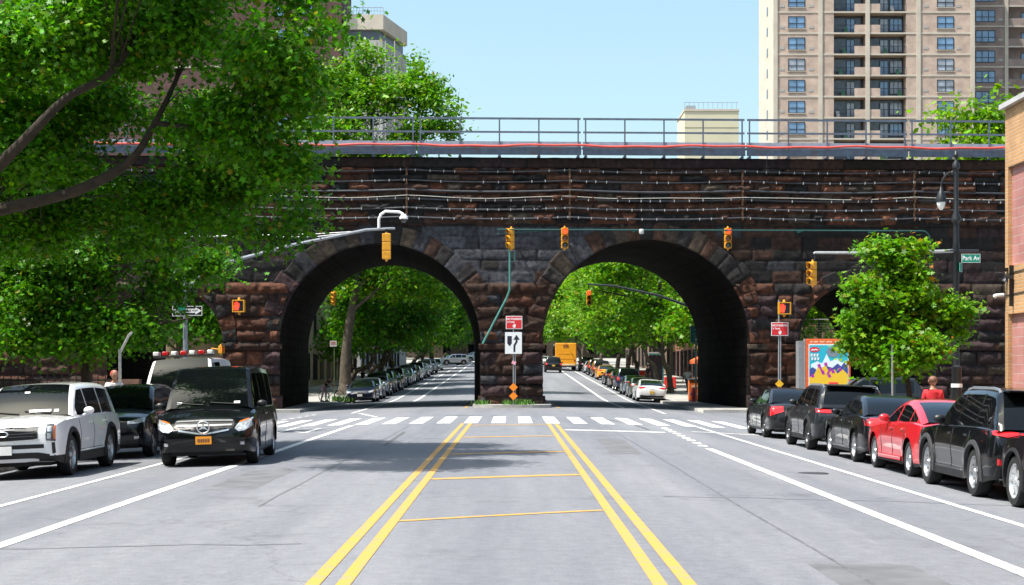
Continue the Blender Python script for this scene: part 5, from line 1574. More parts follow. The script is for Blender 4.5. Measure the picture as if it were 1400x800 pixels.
# trees beyond the viaduct
def street_tree(name, label, base, h, cr, low, seed, pal, n=11000, size=.30, lean=0.0, group='street trees beyond the viaduct', tr=.24):
    rng = random.Random(seed); bx, by, bz_ = base
    top = bz_ + h
    tk = [base, (bx + lean * .3, by, bz_ + low * .6), (bx + lean, by, bz_ + low * 1.1), (bx + lean * 1.4, by, bz_ + h * .75)]
    cl = []
    for k in range(13):
        a = rng.uniform(0, 2 * PI); q = rng.random(); zz = bz_ + low + (h - low) * (.12 + .8 * q)
        rr = cr * (.35 + .55 * math.sin(PI * min(1, .18 + .75 * q))) * rng.uniform(.45, .95)
        cl.append(((bx + lean + rr * math.cos(a), by + rr * math.sin(a), zz), (cr * rng.uniform(.34, .5), cr * rng.uniform(.34, .5), (h - low) * rng.uniform(.13, .2))))
    cl.append(((bx + lean, by, bz_ + low + (h - low) * .5), (cr * .7, cr * .7, (h - low) * .4)))
    limbs = []
    for k in range(7):
        c = cl[k][0]; s0 = tk[2] if k % 2 else ((tk[2][0] + tk[3][0]) / 2, by, (tk[2][2] + tk[3][2]) / 2)
        limbs.append(([s0, ((s0[0] * .5 + c[0] * .5), (s0[1] * .5 + c[1] * .5), s0[2] * .4 + c[2] * .6), c], tr * .4, .03))
    return tree(name, label, base, (tk, tr, tr * .4), limbs, cl, n, size, seed, pal, OVAL if size > .27 else MAPLE, BARKP, group, 90, 22, .5, .4)
GB = 'street trees beyond the viaduct'
bb = (-11.6, 114, walk_z(114))
t_big = tree('plane_tree', 'tallest plane tree whose crown rises above the walkway left of centre', bb, ([bb, (-11.4, 114, 4), (-10.6, 114, 9), (-10, 114, 15), (-9.6, 114, 20)], .4, .12),
     [([(-10.9, 114, 7), (-8, 113, 12), tuple(at(560, 120, 113))], .16, .04), ([(-10.6, 114, 9), (-13, 113, 14), tuple(at(460, 120, 113))], .16, .04), ([(-11, 114, 6), (-8, 113, 8.6), tuple(at(560, 330, 113))], .12, .03)],
     [pc(500, 115, 62, 114), pc(560, 125, 55, 114), pc(600, 150, 42, 113.5), pc(450, 130, 62, 114), pc(530, 175, 66, 113), pc(618, 182, 28, 113), pc(470, 185, 70, 113), pc(568, 92, 28, 114), pc(512, 75, 32, 114), pc(590, 120, 30, 114), pc(480, 270, 80, 114), pc(550, 260, 70, 114), pc(480, 390, 52, 114), pc(540, 385, 52, 114), pc(600, 385, 36, 114), pc(400, 200, 80, 115)],
     46000, .30, 31, BRIGHT, OVAL, BARKP, GB, 160, 24, .5, .35)
t_l1 = street_tree('plane_tree', 'plane tree with a pale leaning trunk framed by the left arch', (-12.2, 122, walk_z(122)), 12, 6.2, 2.4, 32, DEEP, 26000, .27, 2.0, tr=.25)
t_r1 = street_tree('plane_tree', 'light green plane tree on the right pavement, nearest beyond the right arch', (11.4, 118, walk_z(118)), 12.5, 5.6, 2.6, 33, BRIGHT, 21000, .27, -.6)
t_r2 = street_tree('plane_tree', 'light green plane tree second along the right pavement beyond the right arch', (11.6, 131, walk_z(131)), 13, 5.8, 2.8, 34, ((.065, .160, .003), (.24, .40, .008)), 21000, .28, -1.0)

def copy_tree_to(src, x, y, rz, sc, label, group=GB):
    c = copy_tree(src); c.location = (x, y, walk_z(y)); c.rotation_euler = (0, 0, rz); c.scale = (sc, sc, sc); c['label'] = label; c['group'] = group
    return c
ords = ['third', 'fourth', 'fifth', 'sixth', 'seventh', 'eighth', 'ninth']
for k, y in enumerate((146, 160, 176, 194, 214, 238, 264)):
    copy_tree_to((t_r1, t_r2)[k % 2], 11.2 - .25 * k * (k > 2), y, 1.3 * k + .6, 1.0 + .08 * (k % 3), '%s street tree along the right pavement beyond the right arch' % ords[k])
for k, y in enumerate((136, 150, 166, 184, 204, 228, 256)):
    copy_tree_to((t_l1, t_r1, t_l1)[k % 3], -12.0 + .2 * k * (k > 2), y, 2.1 * k + .4, 1.0 + .1 * (k % 2), '%s street tree along the left pavement beyond the left arch' % ords[k])
facade_end = empty('row_building', (-70, 336, rise(330) - .4), 0, 'long dark brick building closing the far end of the street behind the trees', 'building')
MB().box(0, 140, 0, 10, -1, 10).build('wall', brickmat('end_brick', (.10, .06, .045), (.08, .05, .04), (.08, .07, .06), .22, .075, .012), facade_end); MB().box(-.1, 140.1, -.3, 0, 9.5, 10.1).build('cornice', CREAM, facade_end)
for k in range(28): win_unit('window', facade_end, 2 + k * 4.9, 1.2, 1.5, 2.0, -.03, GLD, (.5,), (.5,)); win_unit('window', facade_end, 2 + k * 4.9, 5.6, 1.5, 2.0, -.03, GLD, (.5,), (.5,))
belt = street_tree('plane_tree', 'broad low tree filling the vanishing point at the far end of the street', (1.5, 318, walk_z(318)), 13, 8.0, .6, 41, DEEP, 16000, .42, 0, 'trees closing the far end of the street')
for k, (x, y, l) in enumerate(((-16, 322, 'low belt tree at the far end, left of the vanishing point beside the left pavement'), (16, 316, 'low belt tree at the far end, right of the vanishing point behind the bus'), (-34, 312, 'leftmost low belt tree at the far end of the street'), (33, 312, 'rightmost low belt tree at the far end of the street'))):
    copy_tree_to(belt, x, y, 1.4 * k + .5, 1.05, l, 'trees closing the far end of the street')
# trees and houses beside and behind the viewer, seen only in glass and paint
for k, (x, y, l) in enumerate(((-15.5, 20, 'street tree on the left pavement just before the frame'), (-15.5, 6, 'street tree on the left pavement abreast of the viewer'), (-15, -10, 'street tree on the left pavement behind the viewer'), (13.5, -6, 'street tree on the right pavement behind the viewer'), (-12, -28, 'street tree on the left pavement far behind the viewer'), (13, -28, 'street tree on the right pavement far behind the viewer'))):
    copy_tree_to(t_r1, x, y, 1.9 * k, .85, l, 'street trees before the viaduct')
facade('row_building', 'brick row building on the left side of the street behind the viewer', -20, -60, 26, 11, -1, brickmat('house_brick', (.28, .11, .075), (.23, .09, .06), (.25, .18, .15), .22, .075, .012), 3, 14)
facade('row_building', 'brick row building on the right side of the street behind the viewer', 17, -60, 6, 11, 1, brickmat('house_brick', (.28, .11, .075), (.23, .09, .06), (.25, .18, .15), .22, .075, .012), 3, 14)
far_l = ['leftmost tree of the belt closing the far end of the street', 'belt tree left of the vanishing point at the far end of the street', 'belt tree right behind the traffic at the far end of the street', 'belt tree behind the orange bus at the far end of the street', 'rightmost tree of the belt closing the far end of the street']
for k, (x, y) in enumerate(((-22, 300), (-9, 335), (3, 345), (14, 330), (27, 300))):
    copy_tree_to((t_l1, t_r2)[k % 2], x, y, 1.1 * k, 1.5, far_l[k], 'trees closing the far end of the street')
copy_tree_to(t_r1, 19.4, 106, 2.0, 1.05, 'tree seen through the right side arch behind the wire fence')
copy_tree_to(t_r2, 26.5, 113, 3.0, 1.0, 'darker tree behind the wire fence, farther right in the side arch')
for k, (x, y, l) in enumerate(((-12.5, -14, 'tall plane tree arching over the left lane behind the viewer'), (12.5, -20, 'tall plane tree arching over the right lane behind the viewer'), (-11, -42, 'tall plane tree on the left farther behind the viewer'), (10, -46, 'tall plane tree on the right farther behind the viewer'))):
    copy_tree_to(t_big, x, y, 1.7 * k + .3, .95, l, 'street trees before the viaduct')
hi = copy_tree_to(t_r2, 34.5, 126, .5, 1.62, 'light green treetop rising above the railing in front of the apartment tower')
copy_tree_to(t_l1, -24, 112, 1.2, 1.15, 'tree behind the small left side arch of the viaduct')
copy_tree_to(t_big, -22, 128, 2.2, .95, 'tall plane tree beyond the viaduct hidden mostly by the big left tree', GB)
# ================================================================== STREET FURNITURE
def signal(label, loc, rz, lit='red', group='traffic lights', dark=False, s=1.0):
    """three section traffic light facing -Y, origin at the foot of its housing"""
    E = empty('traffic_light', loc, rz, label, 'traffic light', group); E.scale = (s, s, s)
    for k in range(3):
        m = MB(); z = .34 * (2 - k); m.box(-.17, .17, -.10, .10, z + .006, z + .334); m.build('housing', YELLOWP, E, False, .025)
        ln = MB(); ln.lathe([(0, -.135), (.09, -.128), (.14, -.105)], (0, 0, 0), 22, 'Y')
        on_ = (lit == 'red' and k == 0)
        mt = glow('red_light_on', (1.0, .06, .015), 1.5) if on_ else mat(['lens_red_off', 'lens_amber_off', 'lens_green_off'][k], [(.10, .012, .01), (.14, .035, .01), (.012, .035, .035)][k], .15, 0, .1, 9, 0, 40, .5, 1)
        lo = ln.build('lens', mt, E, True); lo.location = (0, 0, z + .17)
        v = MB(); P = []; n = 18
        for (rr) in (.158, .146):
            for y in (-.10, -.30):
                for i in range(n + 1):
                    a = R(-50) + (PI + R(100)) * i / n
                    P.append((rr * math.cos(a), y if y > -.2 else y + .10 * (1 - math.sin(max(0, min(PI, a)))) * .8, rr * math.sin(a)))
        q = n + 1; F_ = []
        for b0 in (0, 2):
            for i in range(n): F_.append((b0 * q + i, b0 * q + i + 1, (b0 + 1) * q + i + 1, (b0 + 1) * q + i))
        for i in range(n): F_.append((q + i, q + i + 1, 3 * q + i + 1, 3 * q + i))
        vo = v.add(P, F_).build('visor', YELLOWP, E, True); vo.location = (0, 0, z + .17)
    MB().lathe([(.0, 1.12), (.04, 1.10), (.05, 1.04), (.09, 1.015)], n=12).build('top_cap', YELLOWP, E, True)
    MB().lathe([(.09, 0.005), (.05, -.03), (.035, -.08), (.0, -.10)], n=12).build('bottom_cap', YELLOWP, E, True)
    return E
def hang(px, py, Y, u=True):   # bottom of housing seen at pixel
    return tuple(at(px, py, Y))
signal('yellow traffic light turned to the left over the middle pier, with green cables below it', at(699, 340.5, 81.0), R(-62), None)
signal('red lit traffic light hanging over the left flank of the right arch', at(772, 340, 80.6), R(4), 'red')
signal('red lit traffic light hanging over the right flank of the right arch', at(995, 340, 81.6), R(4), 'red')
signal('yellow traffic light turned to the left beside the small right tree', at(1111, 390, 64.5), R(-58), None, s=.9)
signal('yellow traffic light seen from behind under the left mast arm', at(528.5, 354.5, 65), R(180), None, s=1.0)
signal('small red lit traffic light on the far mast arm, seen through the right arch', at(805, 417, 104), R(2), 'red', s=.88)
signal('traffic light turned sideways at the edge of the left arch, partly hidden', at(457, 417, 103.4), R(-66), None, s=.8)

# span pipe carrying the signals along the wall
sp = empty('signal_conduit', at(735, 314, 80.9), BA, 'long green painted conduit carrying the traffic lights across the viaduct front', 'conduit')
def loc(px, py, Y): 
    v = at(px, py, Y) - sp.location; return (v.x * ca + v.y * sa, -v.x * sa + v.y * ca, v.z)
b0 = loc(680, 314, 80.75); b1 = loc(1268, 314, 82.1)
pts = [(b0[0], 0, 0)] + [(x, 0, 0) for x in np.linspace(b0[0] + .5, b1[0] - .4, 12)]
ex = b1[0]
for k in range(1, 7):
    a = PI / 2 * k / 6; pts.append((ex - .4 + .4 * math.sin(a), 0, -.4 + .4 * math.cos(a)))
pts.append((ex, 0, -2.1))
MB().tube(pts, .036, 8).build('pipe', GREENP, sp, True)
MB().tube([(x, 0.05, .0 if i % 2 else -.22) for i, x in enumerate(np.linspace(b0[0], b0[0] + 2.7, 2))], .03, 6).build('brace', GREENP, sp, True)
m = MB()
for px in (700, 772, 870, 995, 1100, 1200):
    q = loc(px, 314, 81); m.box(q[0] - .04, q[0] + .04, -.0, 1.1, -.05, .05)
m.build('wall_bracket', GREENP, sp)
dn = MB().tube([at(697, 341, 81.15), at(697, 396, 81.3), at(693, 407, 81.35), at(660, 470, 81.35)], .055, 8).tube([at(703.5, 344, 81.15), at(703.5, 357, 81.2)], .04, 8)
o = dn.build('riser_conduit', RISERP, None, True); tag(o, 'pale green conduit running down the middle pier and slanting to its left edge', 'conduit')
lb_ = MB().lathe([(.0, 0), (.10, .0), (.12, .04), (.13, .2), (.1, .24), (0, .24)], n=12).build('junction_box', mat('box_grey', (.5, .5, .48), .5), None, True, loc=at(877, 320, 81.1))
tag(lb_, 'small grey junction box hanging over the crown of the right arch', 'junction box')

def mast(name, label, base, h, r, armpts, arm_r, mtl, cat='pole', arm2=None):
    E = empty(name, base, 0, label, cat)
    bx, by, bz_ = base
    MB().lathe([(r * 2.2, 0), (r * 2.2, .12), (r * 1.6, .2), (r * 1.5, .9), (r * 1.1, 1.0), (r, 1.2), (r * .75, h), (r * .3, h + .05), (0, h + .1)], n=14).build('pole', mtl, E, True)
    MB().tube([tuple(Vector(p) - Vector(base)) for p in armpts], [arm_r * (1 - .45 * i / (len(armpts) - 1)) for i in range(len(armpts))], 8).build('mast_arm', mtl, E, True)
    return E
# left corner mast
b = (-12.9, 65, walk_z(0))
LM = mast('signal_mast', 'steel signal mast with a long rising arm and white dome camera on the left corner', b, 7.3, .10, [(-12.9, 65, 5.0), at(290, 364, 65), at(400, 335, 65), at(500, 314.5, 65), at(533, 312.5, 65), at(540, 312.5, 65)], .08, mat('bright_galvanised', (.19, .21, .24), .5, .3))
q = Vector(b)
for (e, z) in ((530, 311), (532, 309)):
    MB().tube([Vector((-12.9, 65, 7.1)) - q, at(430, 322 - (531 - e) * 2, 65) - q, at(e, z + 3, 65) - q], .018, 5).build('tie_rod', STEEL, LM, True)
MB().tube([at(528.5, 313, 65) - q, at(528.5, 319, 65) - q], .05, 8).build('hanger', BLACKPT, LM, True)
ce = MB().tube([at(518, 312, 65) - q, at(518, 300, 65) - q, at(521, 293, 65) - q, at(527, 289, 65) - q, at(546, 290, 65) - q, at(551, 293, 65) - q], .055, 8).build('camera_arm', WHITEP, LM, True)
k = at(552, 298, 65) - q
MB().lathe([(0, .16), (.08, .15), (.17, .02), (.175, -.03), (.16, -.05)], tuple(k), 16).build('camera_housing', WHITEP, ce, True)
MB().ball((k.x, k.y, k.z - .06), .14, .14, .14).build('camera_dome', GLD, ce, True)

# right corner lamp post, with its own mast arm
b = (17.0, 63, walk_z(0)); q = Vector(b); s63 = 63 / F
LP = empty('street_lamp', b, 0, 'black ornate street lamp post with hanging teardrop lantern on the right corner', 'street lamp')
hz = lambda py: 1.8 + (507 - py) * s63 - b[2]
MB().lathe([(.30, 0), (.30, .25), (.22, .4), (.20, 1.1), (.23, 1.2), (.15, 1.4), (.125, 2.2), (.115, hz(345)), (.15, hz(340)), (.115, hz(330)), (.11, hz(305)), (.20, hz(302)), (.20, hz(299)), (.10, hz(290)), (.085, hz(232)), (.14, hz(230)), (.14, hz(224)), (.06, hz(220)), (.05, hz(216)), (.10, hz(212)), (.05, hz(207)), (0, hz(205))], n=16).build('pole', BLACKPT, LP, True)
MB().tube([(0, 0, hz(240)), (-.25, 0, hz(236)), (-.42, 0, hz(240)), (-.56, 0, hz(250)), (-.57, 0, hz(256))], [.05, .045, .04, .04, .03], 8).tube([(0, 0, hz(252)), (-.15, 0, hz(244)), (-.3, 0, hz(238)), (-.12, 0, hz(234)), (0, 0, hz(238))], .02, 6).build('bracket_arm', BLACKPT, LP, True)
lx = -.575
MB().lathe([(0, hz(254)), (.04, hz(256)), (.07, hz(260)), (.12, hz(263)), (.20, hz(272)), (.205, hz(275.5)), (.17, hz(276.5))], (lx, 0, 0), 18).build('lantern_hood', BLACKPT, LP, True)
MB().lathe([(.165, hz(276)), (.165, hz(279)), (.12, hz(284)), (.05, hz(287)), (0, hz(287.5))], (lx, 0, 0), 18).build('lantern_globe', mat('frosted_glass', (.72, .72, .70), .25, 0, .05, 9, 0, 40, .5, .6), LP, True)
MB().tube([(0, 0, hz(343)), (-2.4, 0, hz(346)), (-5.4, 0, hz(345.5)), (-5.45, 0, hz(347))], [.07, .06, .05, .05], 8).build('mast_arm', STEEL, LP, True)
MB().cbox((.3, 0, hz(342.5)), 1.1, .24, .06).cbox((-.25, 0, hz(343)), .4, .18, .05).build('cross_arm', DARKSTEEL, LP, False, .02)
MB().tube([(-5.4, 0, hz(345.5)), (-5.42, 0, hz(356))], .035, 6).build('hanger', BLACKPT, LP, True)
def street_sign(parent, words, locv, w_, h_, rz=0, size=.2):
    o = MB().cbox((0, 0, 0), w_, .02, h_).build('street_sign', GREENS, parent, False); o.location = locv; o.rotation_euler = (0, 0, rz)
    m = MB(); e = .012
    m.box(-w_ / 2, w_ / 2, -.0125, -.0105, h_ / 2 - e, h_ / 2); m.box(-w_ / 2, w_ / 2, -.0125, -.0105, -h_ / 2, -h_ / 2 + e); m.box(-w_ / 2, -w_ / 2 + e, -.0125, -.0105, -h_ / 2 + e, h_ / 2 - e); m.box(w_ / 2 - e, w_ / 2, -.0125, -.0105, -h_ / 2 + e, h_ / 2 - e)
    m.build('border', WHITEP, o, fix=False)
    if words: text_mesh(words, size, 'lettering', WHITEP, o, (0, -.0115, 0), 'CENTER', .001, .85, .004)
    return o
street_sign(LP, 'Park Av', (.53, -.12, hz(353.5)), .72, .33, 0, .24)
street_sign(LP, None, (.14, -.14, hz(366)), .62, .33, R(66))

# signs ------------------------------------------------------------
def hand_poly(cx, cz, k):
    """raised hand outline: palm, four fingers and thumb"""
    P = [(-.30, -.5), (.22, -.5), (.32, -.1), (.34, .34), (.24, .36), (.20, .06), (.17, .48), (.06, .50), (.04, .08), (.0, .54), (-.11, .54), (-.12, .08), (-.17, .46), (-.27, .44), (-.26, -.02), (-.40, .16), (-.50, .10), (-.38, -.25)]
    return [(cx + x * k, cz + z * k) for x, z in P]
def no_standing(parent, locv, w_=.80, h_=.64):
    o = MB().cbox((0, 0, 0), w_, .015, h_).build('sign_plate', WHITEP, parent); o.location = locv
    r_ = MB().box(-w_ / 2 + .03, w_ / 2 - .03, -.0115, -.008, -h_ / 2 + .03, h_ / 2 - .03).build('red_field', REDS, o)
    text_mesh('NO STANDING', .135, 'lettering', WHITEP, o, (0, -.0125, h_ * .26), 'CENTER', .001, .80, .005)
    text_mesh('In Tunnel', .125, 'lettering', WHITEP, o, (-w_ * .20, -.0125, h_ * .04), 'CENTER', .001, .75, .004)
    MB().plate(hand_poly(.02, -h_ * .25, .19), -.0135, -.0105).build('hand_symbol', WHITEP, o)
    return o
# keep-right assembly on the middle pier
b = (.07, 80.35, .14); q = Vector(b); sA = 80.35 / F
KR_ = empty('keep_right_sign', b, 0, 'sign post before the middle pier with keep right arrow and two orange diamonds', 'sign')
zp = lambda py: 1.8 + (507 - py) * sA - b[2]
MB().tube([(0, .03, 0), (0, .03, zp(431))], .03, 8).tube([(.09, .03, 0), (.09, .03, zp(460))], .025, 8).build('post', STEEL, KR_)
no_standing(KR_, (.03, -.02, zp(441)))
kr = MB().cbox((0, 0, 0), .82, .02, 1.06).build('keep_right_plate', WHITEP, KR_, False, .0); kr.location = (.0, -.02, zp(469))
INK = mat('sign_ink', (.012, .013, .03), .5)
MB().plate([(-.30, .34), (-.30, -.02), (-.19, -.16), (-.08, -.02), (-.08, .34)], -.014, -.0105).build('median_symbol', INK, kr)
MB().plate([(.0, -.44), (.09, -.44), (.10, -.12), (.20, .04), (.20, .16), (.31, .16), (.15, .40), (-.01, .16), (.10, .16), (.10, .06), (.0, -.10)], -.014, -.0105).build('arrow_symbol', INK, kr)
MB().cbox((.02, -.02, zp(496)), .20, .012, .16, Matrix.Rotation(.4, 3, 'Y')).build('sticker', mat('pink_sticker', (.75, .35, .42), .5), KR_)
for py in (529.5, 541.5):
    o = MB().cbox((0, 0, 0), .30, .015, .30, Matrix.Rotation(PI / 4, 3, 'Y')).build('diamond_marker', ORANGES, KR_); o.location = (.0, -.03, zp(py))
# right pier assembly
b = (13.1, 80.9, walk_z(0)); sB = 80.9 / F
NS = empty('no_standing_sign', b, 0, 'pole by the right pier with a red no standing sign and a yellow diamond below', 'sign')
zp = lambda py: 1.8 + (507 - py) * sB - b[2]; xp = lambda px: (px - 700) * sB - b[0]
MB().tube([(xp(1065), .05, 0), (xp(1065), .05, zp(410))], .04, 8).tube([(xp(1067.5), .05, 0), (xp(1067.5), .05, zp(450))], .03, 8).build('post', STEEL, NS)
no_standing(NS, (xp(1066), -.02, zp(450)), .84, .66)
for py, mt in ((525, mat('diamond_yellow', (.75, .42, .02), .5)), (534, ORANGES)):
    o = MB().cbox((0, 0, 0), .30, .015, .30, Matrix.Rotation(PI / 4, 3, 'Y')).build('diamond_marker', mt, NS); o.location = (xp(1065.5), -.02, zp(py))
def ped_signal(label, locv, rz=0, s=1.0):
    E = empty('pedestrian_signal', locv, rz, label, 'walk signal', 'pedestrian signals'); E.scale = (s, s, s)
    m = MB(); m.box(-.30, .30, -.02, .18, -.30, .30); m.build('housing', YELLOWP, E, False, .03)
    m = MB(); m.box(-.30, -.25, -.14, -.02, -.3, .3); m.box(.25, .30, -.14, -.02, -.3, .3); m.box(-.25, .25, -.14, -.02, .25, .3); m.box(-.25, .25, -.14, -.02, -.3, -.25); m.build('hood', YELLOWP, E)
    f = MB().box(-.248, .248, -.035, -.022, -.248, .248).build('screen', mat('dark_screen', (.02, .028, .045), .25, 0, .2, 9), E)
    MB().plate(hand_poly(-.10, -.0, .40), -.042, -.037).build('hand_symbol', glow('red_hand_on', (1.0, .05, .02), 1.3), f)
    MB().lathe([(.09, .30), (.07, .36), (.05, .42), (0, .44)], (0, .08, 0), 10).lathe([(0, -.44), (.05, -.42), (.07, -.36), (.09, -.30)], (0, .08, 0), 10).build('cap', YELLOWP, E, True)
    MB().tube([(0, .08, 0), (0, .9, .1)], .05, 8).build('bracket', YELLOWP, E, True)
    return E
ped_signal('lit red hand pedestrian signal in front of the left pier', at(326.5, 418.5, 80.6), R(-4))
ped_signal('lit red hand pedestrian signal above the red sign on the right pier', at(1072.5, 421.5, 80.6), R(4))
ped_signal('orange pedestrian signal seen edge on at the foot of the left pier', at(303, 478, 80.4), R(78), .6)
# one-way signs on the left mast pole
ow = empty('one_way_sign', (-12.9, 64.75, 0), 0, 'pair of black and white one way arrow signs on a pole among the left leaves', 'sign')
s64 = 64.75 / F
def oneway(x, z, w_, h_, flip, words):
    o = MB().cbox((0, 0, 0), w_, .015, h_).build('one_way_plate', BLACKPT, ow); o.location = (x, 0, z)
    m = MB(); e = .02
    m.box(-w_ / 2 + .01, w_ / 2 - .01, -.011, -.008, h_ / 2 - e - .012, h_ / 2 - .012); m.box(-w_ / 2 + .01, w_ / 2 - .01, -.011, -.008, -h_ / 2 + .012, -h_ / 2 + e + .012); m.box(-w_ / 2 + .01, -w_ / 2 + .03, -.011, -.008, -h_ / 2 + e + .012, h_ / 2 - e - .012); m.box(w_ / 2 - .03, w_ / 2 - .01, -.011, -.008, -h_ / 2 + e + .012, h_ / 2 - e - .012)
    m.build('border', WHITEP, o, fix=False)
    MB().plate([(-.42 * w_, -.10 * h_ - .04), (.12 * w_, -.10 * h_ - .04), (.12 * w_, -.36 * h_), (.45 * w_, 0), (.12 * w_, .36 * h_), (.12 * w_, .10 * h_ + .04), (-.42 * w_, .10 * h_ + .04)], -.0125, -.009).build('arrow_symbol', WHITEP, o)
    text_mesh(words, .125, 'lettering', INK, o, (-.08 * w_, -.014, 0), 'CENTER', .001, .8, .003)
oneway((264.5 - 252) * s64, 1.8 + (507 - 425) * s64, .72, .40, False, 'ONE WAY')
oneway((244.5 - 252) * s64, 1.8 + (507 - 425.5) * s64, .52, .42, False, 'ONE WAY')
MB().cbox(((248.5 - 252) * s64, -.05, 1.8 + (507 - 421) * s64), .32, .02, .20).build('street_sign', GREENS, ow)

# far right of the right arch: green sign pole, hydrant, orange box, lamp pole
b = (11.2, 100.8, walk_z(100.8)); q = Vector(b); s1 = 100.8 / F
zp = lambda py: 1.8 + (507 - py) * s1 - b[2]; xp = lambda px: (px - 700) * s1 - b[0]
gs = empty('green_guide_sign', b, 0, 'green guide sign with white arrow on a green pole at the right arch', 'sign')
MB().tube([(xp(951.5), .04, 0), (xp(951.5), .04, zp(450))], .05, 8).build('post', mat('green_post', (.02, .20, .15), .5), gs)
o = MB().cbox((0, 0, 0), .72, .02, 1.06).build('sign_plate', mat('guide_green', (.01, .25, .22), .45), gs); o.location = (xp(951.5), -.03, zp(457.5))
m = MB(); m.box(-.36, .36, -.013, -.0105, .50, .53); m.box(-.36, .36, -.013, -.0105, -.53, -.50); m.box(-.36, -.335, -.013, -.0105, -.5, .5); m.box(.335, .36, -.013, -.0105, -.5, .5); m.build('border', WHITEP, o, fix=False)
MB().plate([(-.03, -.42), (.03, -.42), (.03, -.31), (.10, -.31), (0, -.20), (-.10, -.31), (-.03, -.31)], -.014, -.0105).build('arrow_symbol', WHITEP, o)
for z, w_ in ((.30, .30), (.04, .44), (-.10, .34)): MB().box(-w_ / 2, w_ / 2, -.013, -.0105, z - .022, z + .022).build('lettering_line', mat('pale_green_paint', (.25, .55, .50), .5), o)
b2 = (11.62, 101.0, walk_z(101)); xp = lambda px: (px - 700) * 101 / F - b2[0]
lp = empty('light_pole', b2, 0, 'grey pole pasted with white stickers and a small arrow sign beside the green sign', 'pole')
MB().lathe([(.26, 0), (.26, .08), (.16, .16), (.15, 1.0), (.12, 1.1), (.11, 5.6), (0, 5.65)], n=14).build('pole', DARKSTEEL, lp, True)
STK = mat('torn_sticker', (.62, .63, .64), .6, 0, .3, 9)
for z0_, z1_ in ((.35, .75), (1.3, 1.95), (2.0, 2.5), (2.75, 2.95)):
    MB().lathe([(.117 + .04 * (z0_ < 1), z0_), (.117 + .04 * (z0_ < 1), z1_)], n=14).build('sticker', STK, lp, True)
o = MB().cbox((-.28, -.14, 4.45), .5, .015, .26).build('arrow_plate', BLACKPT, lp)
MB().plate([(-.48, 4.45), (-.34, 4.36), (-.34, 4.41), (-.08, 4.41), (-.08, 4.49), (-.34, 4.49), (-.34, 4.54)], -.152, -.149).build('arrow_symbol', WHITEP, o)
far = mast('signal_mast', 'dark far mast arm carrying a small traffic light, seen through the right arch', (12.2, 104, walk_z(104)), 6.0, .10, [(12.2, 104, 4.9), at(960, 425, 104), at(900, 404, 104), at(840, 391, 104), at(803, 388.5, 104)], .10, DARKSTEEL)
MB().tube([Vector(at(805, 389, 104)) - far.location, Vector(at(805, 396, 104)) - far.location], .04, 6).build('hanger', BLACKPT, far)
hy = empty('fire_hydrant', (11.05, 100.3, walk_z(100.3)), 0, 'red fire hydrant at the kerb beyond the right arch', 'hydrant')
HR = mat('hydrant_red', (.52, .03, .05), .45, 0, .15, 8)
MB().lathe([(.19, 0), (.19, .06), (.13, .08), (.125, .55), (.16, .57), (.16, .62), (.13, .64), (.11, .74), (.05, .82), (.05, .88), (0, .89)], n=16).build('barrel', HR, hy, True)
for sx in (-1, 1): MB().lathe([(.06, sx * .10), (.06, sx * .19), (.075, sx * .19), (.075, sx * .23), (0, sx * .24)], (0, 0, .46), 12, 'X').build('nozzle_cap', mat('hydrant_silver', (.55, .55, .56), .4, .5), hy, True)
ob = empty('orange_bin', (11.35, 101.9, walk_z(101.9)), 0, 'orange metal street cabinet behind the hydrant and green pole', 'cabinet')
MB().box(-.42, .42, -.3, .3, .06, 1.32).build('body', mat('cabinet_orange', (.72, .16, .03), .5, 0, .1, 3, 0, 40, .4, 0, (.35, .09, .04), 2.5, .4), ob, False, .02)
MB().box(-.45, .45, -.34, .34, 1.322, 1.40).build('lid', mat('cabinet_lid', (.12, .13, .15), .5), ob, False, .015)
MB().box(-.26, .26, -.312, -.302, .85, 1.0).build('label_plate', mat('cabinet_label', (.80, .45, .30), .5), ob); MB().box(-.4, .4, -.28, .28, 0, .06).build('plinth', BLACKP, ob)

# left arch: parking sign pole, kerb weeds
b = (-10.9, 101, walk_z(101)); 
ps = empty('parking_sign', b, 0, 'thin pole with a small white plate beside the dark blue car at the left arch', 'sign')
MB().tube([(0, 0, 0), (0, 0, 3.6)], .03, 8).build('post', mat('olive_post', (.12, .16, .06), .5), ps)
MB().cbox((-.06, -.04, 3.55), .42, .012, .36).build('sign_plate', WHITEP, ps); MB().box(-.2, .08, -.05, -.047, 3.5, 3.53).box(-.2, .08, -.05, -.047, 3.58, 3.64).build('printed_lines', REDS, ps)

# poster kiosk in front of the right side arch
sk = 79.2 / F; b = ((1128 - 700) * sk, 79.2, walk_z(0))
kk = empty('poster_panel', b, 0, 'orange framed advertising poster panel with colourful shapes beside the right pier', 'poster panel')
PZ = lambda py: 1.8 + (507 - py) * sk - b[2]; PX = lambda px: (px - 1128) * sk
MB().box(PX(1101), PX(1163), 0, .25, .5, PZ(463.5)).build('frame', mat('panel_orange', (.72, .12, .03), .45), kk, False, .02)
MB().box(PX(1101) - .05, PX(1101) - .001, -.01, .26, .3, PZ(463.5) + .02).build('edge_trim', STEEL, kk); MB().box(-1.0, 1.0, .05, .2, 0, .5).build('foot', BLACKP, kk)
pst = MB().box(PX(1105.5), PX(1160), -.012, -.001, .75, PZ(470.5)).build('poster', WHITEP, kk)
FLAT = lambda n, c: mat('print_' + n, c, .45, 0, .04, 9)
def shape(name, pts, m_, k): MB().plate([(PX(1105 + x), PZ(y)) for x, y in pts][::-1], -.016 - .002 * k, -.013 - .002 * k).build(name, m_, pst)
shape('printed_sky', [(1.5, 472), (54, 472), (54, 528), (1.5, 528)], FLAT('teal', (.02, .42, .55)), 0)
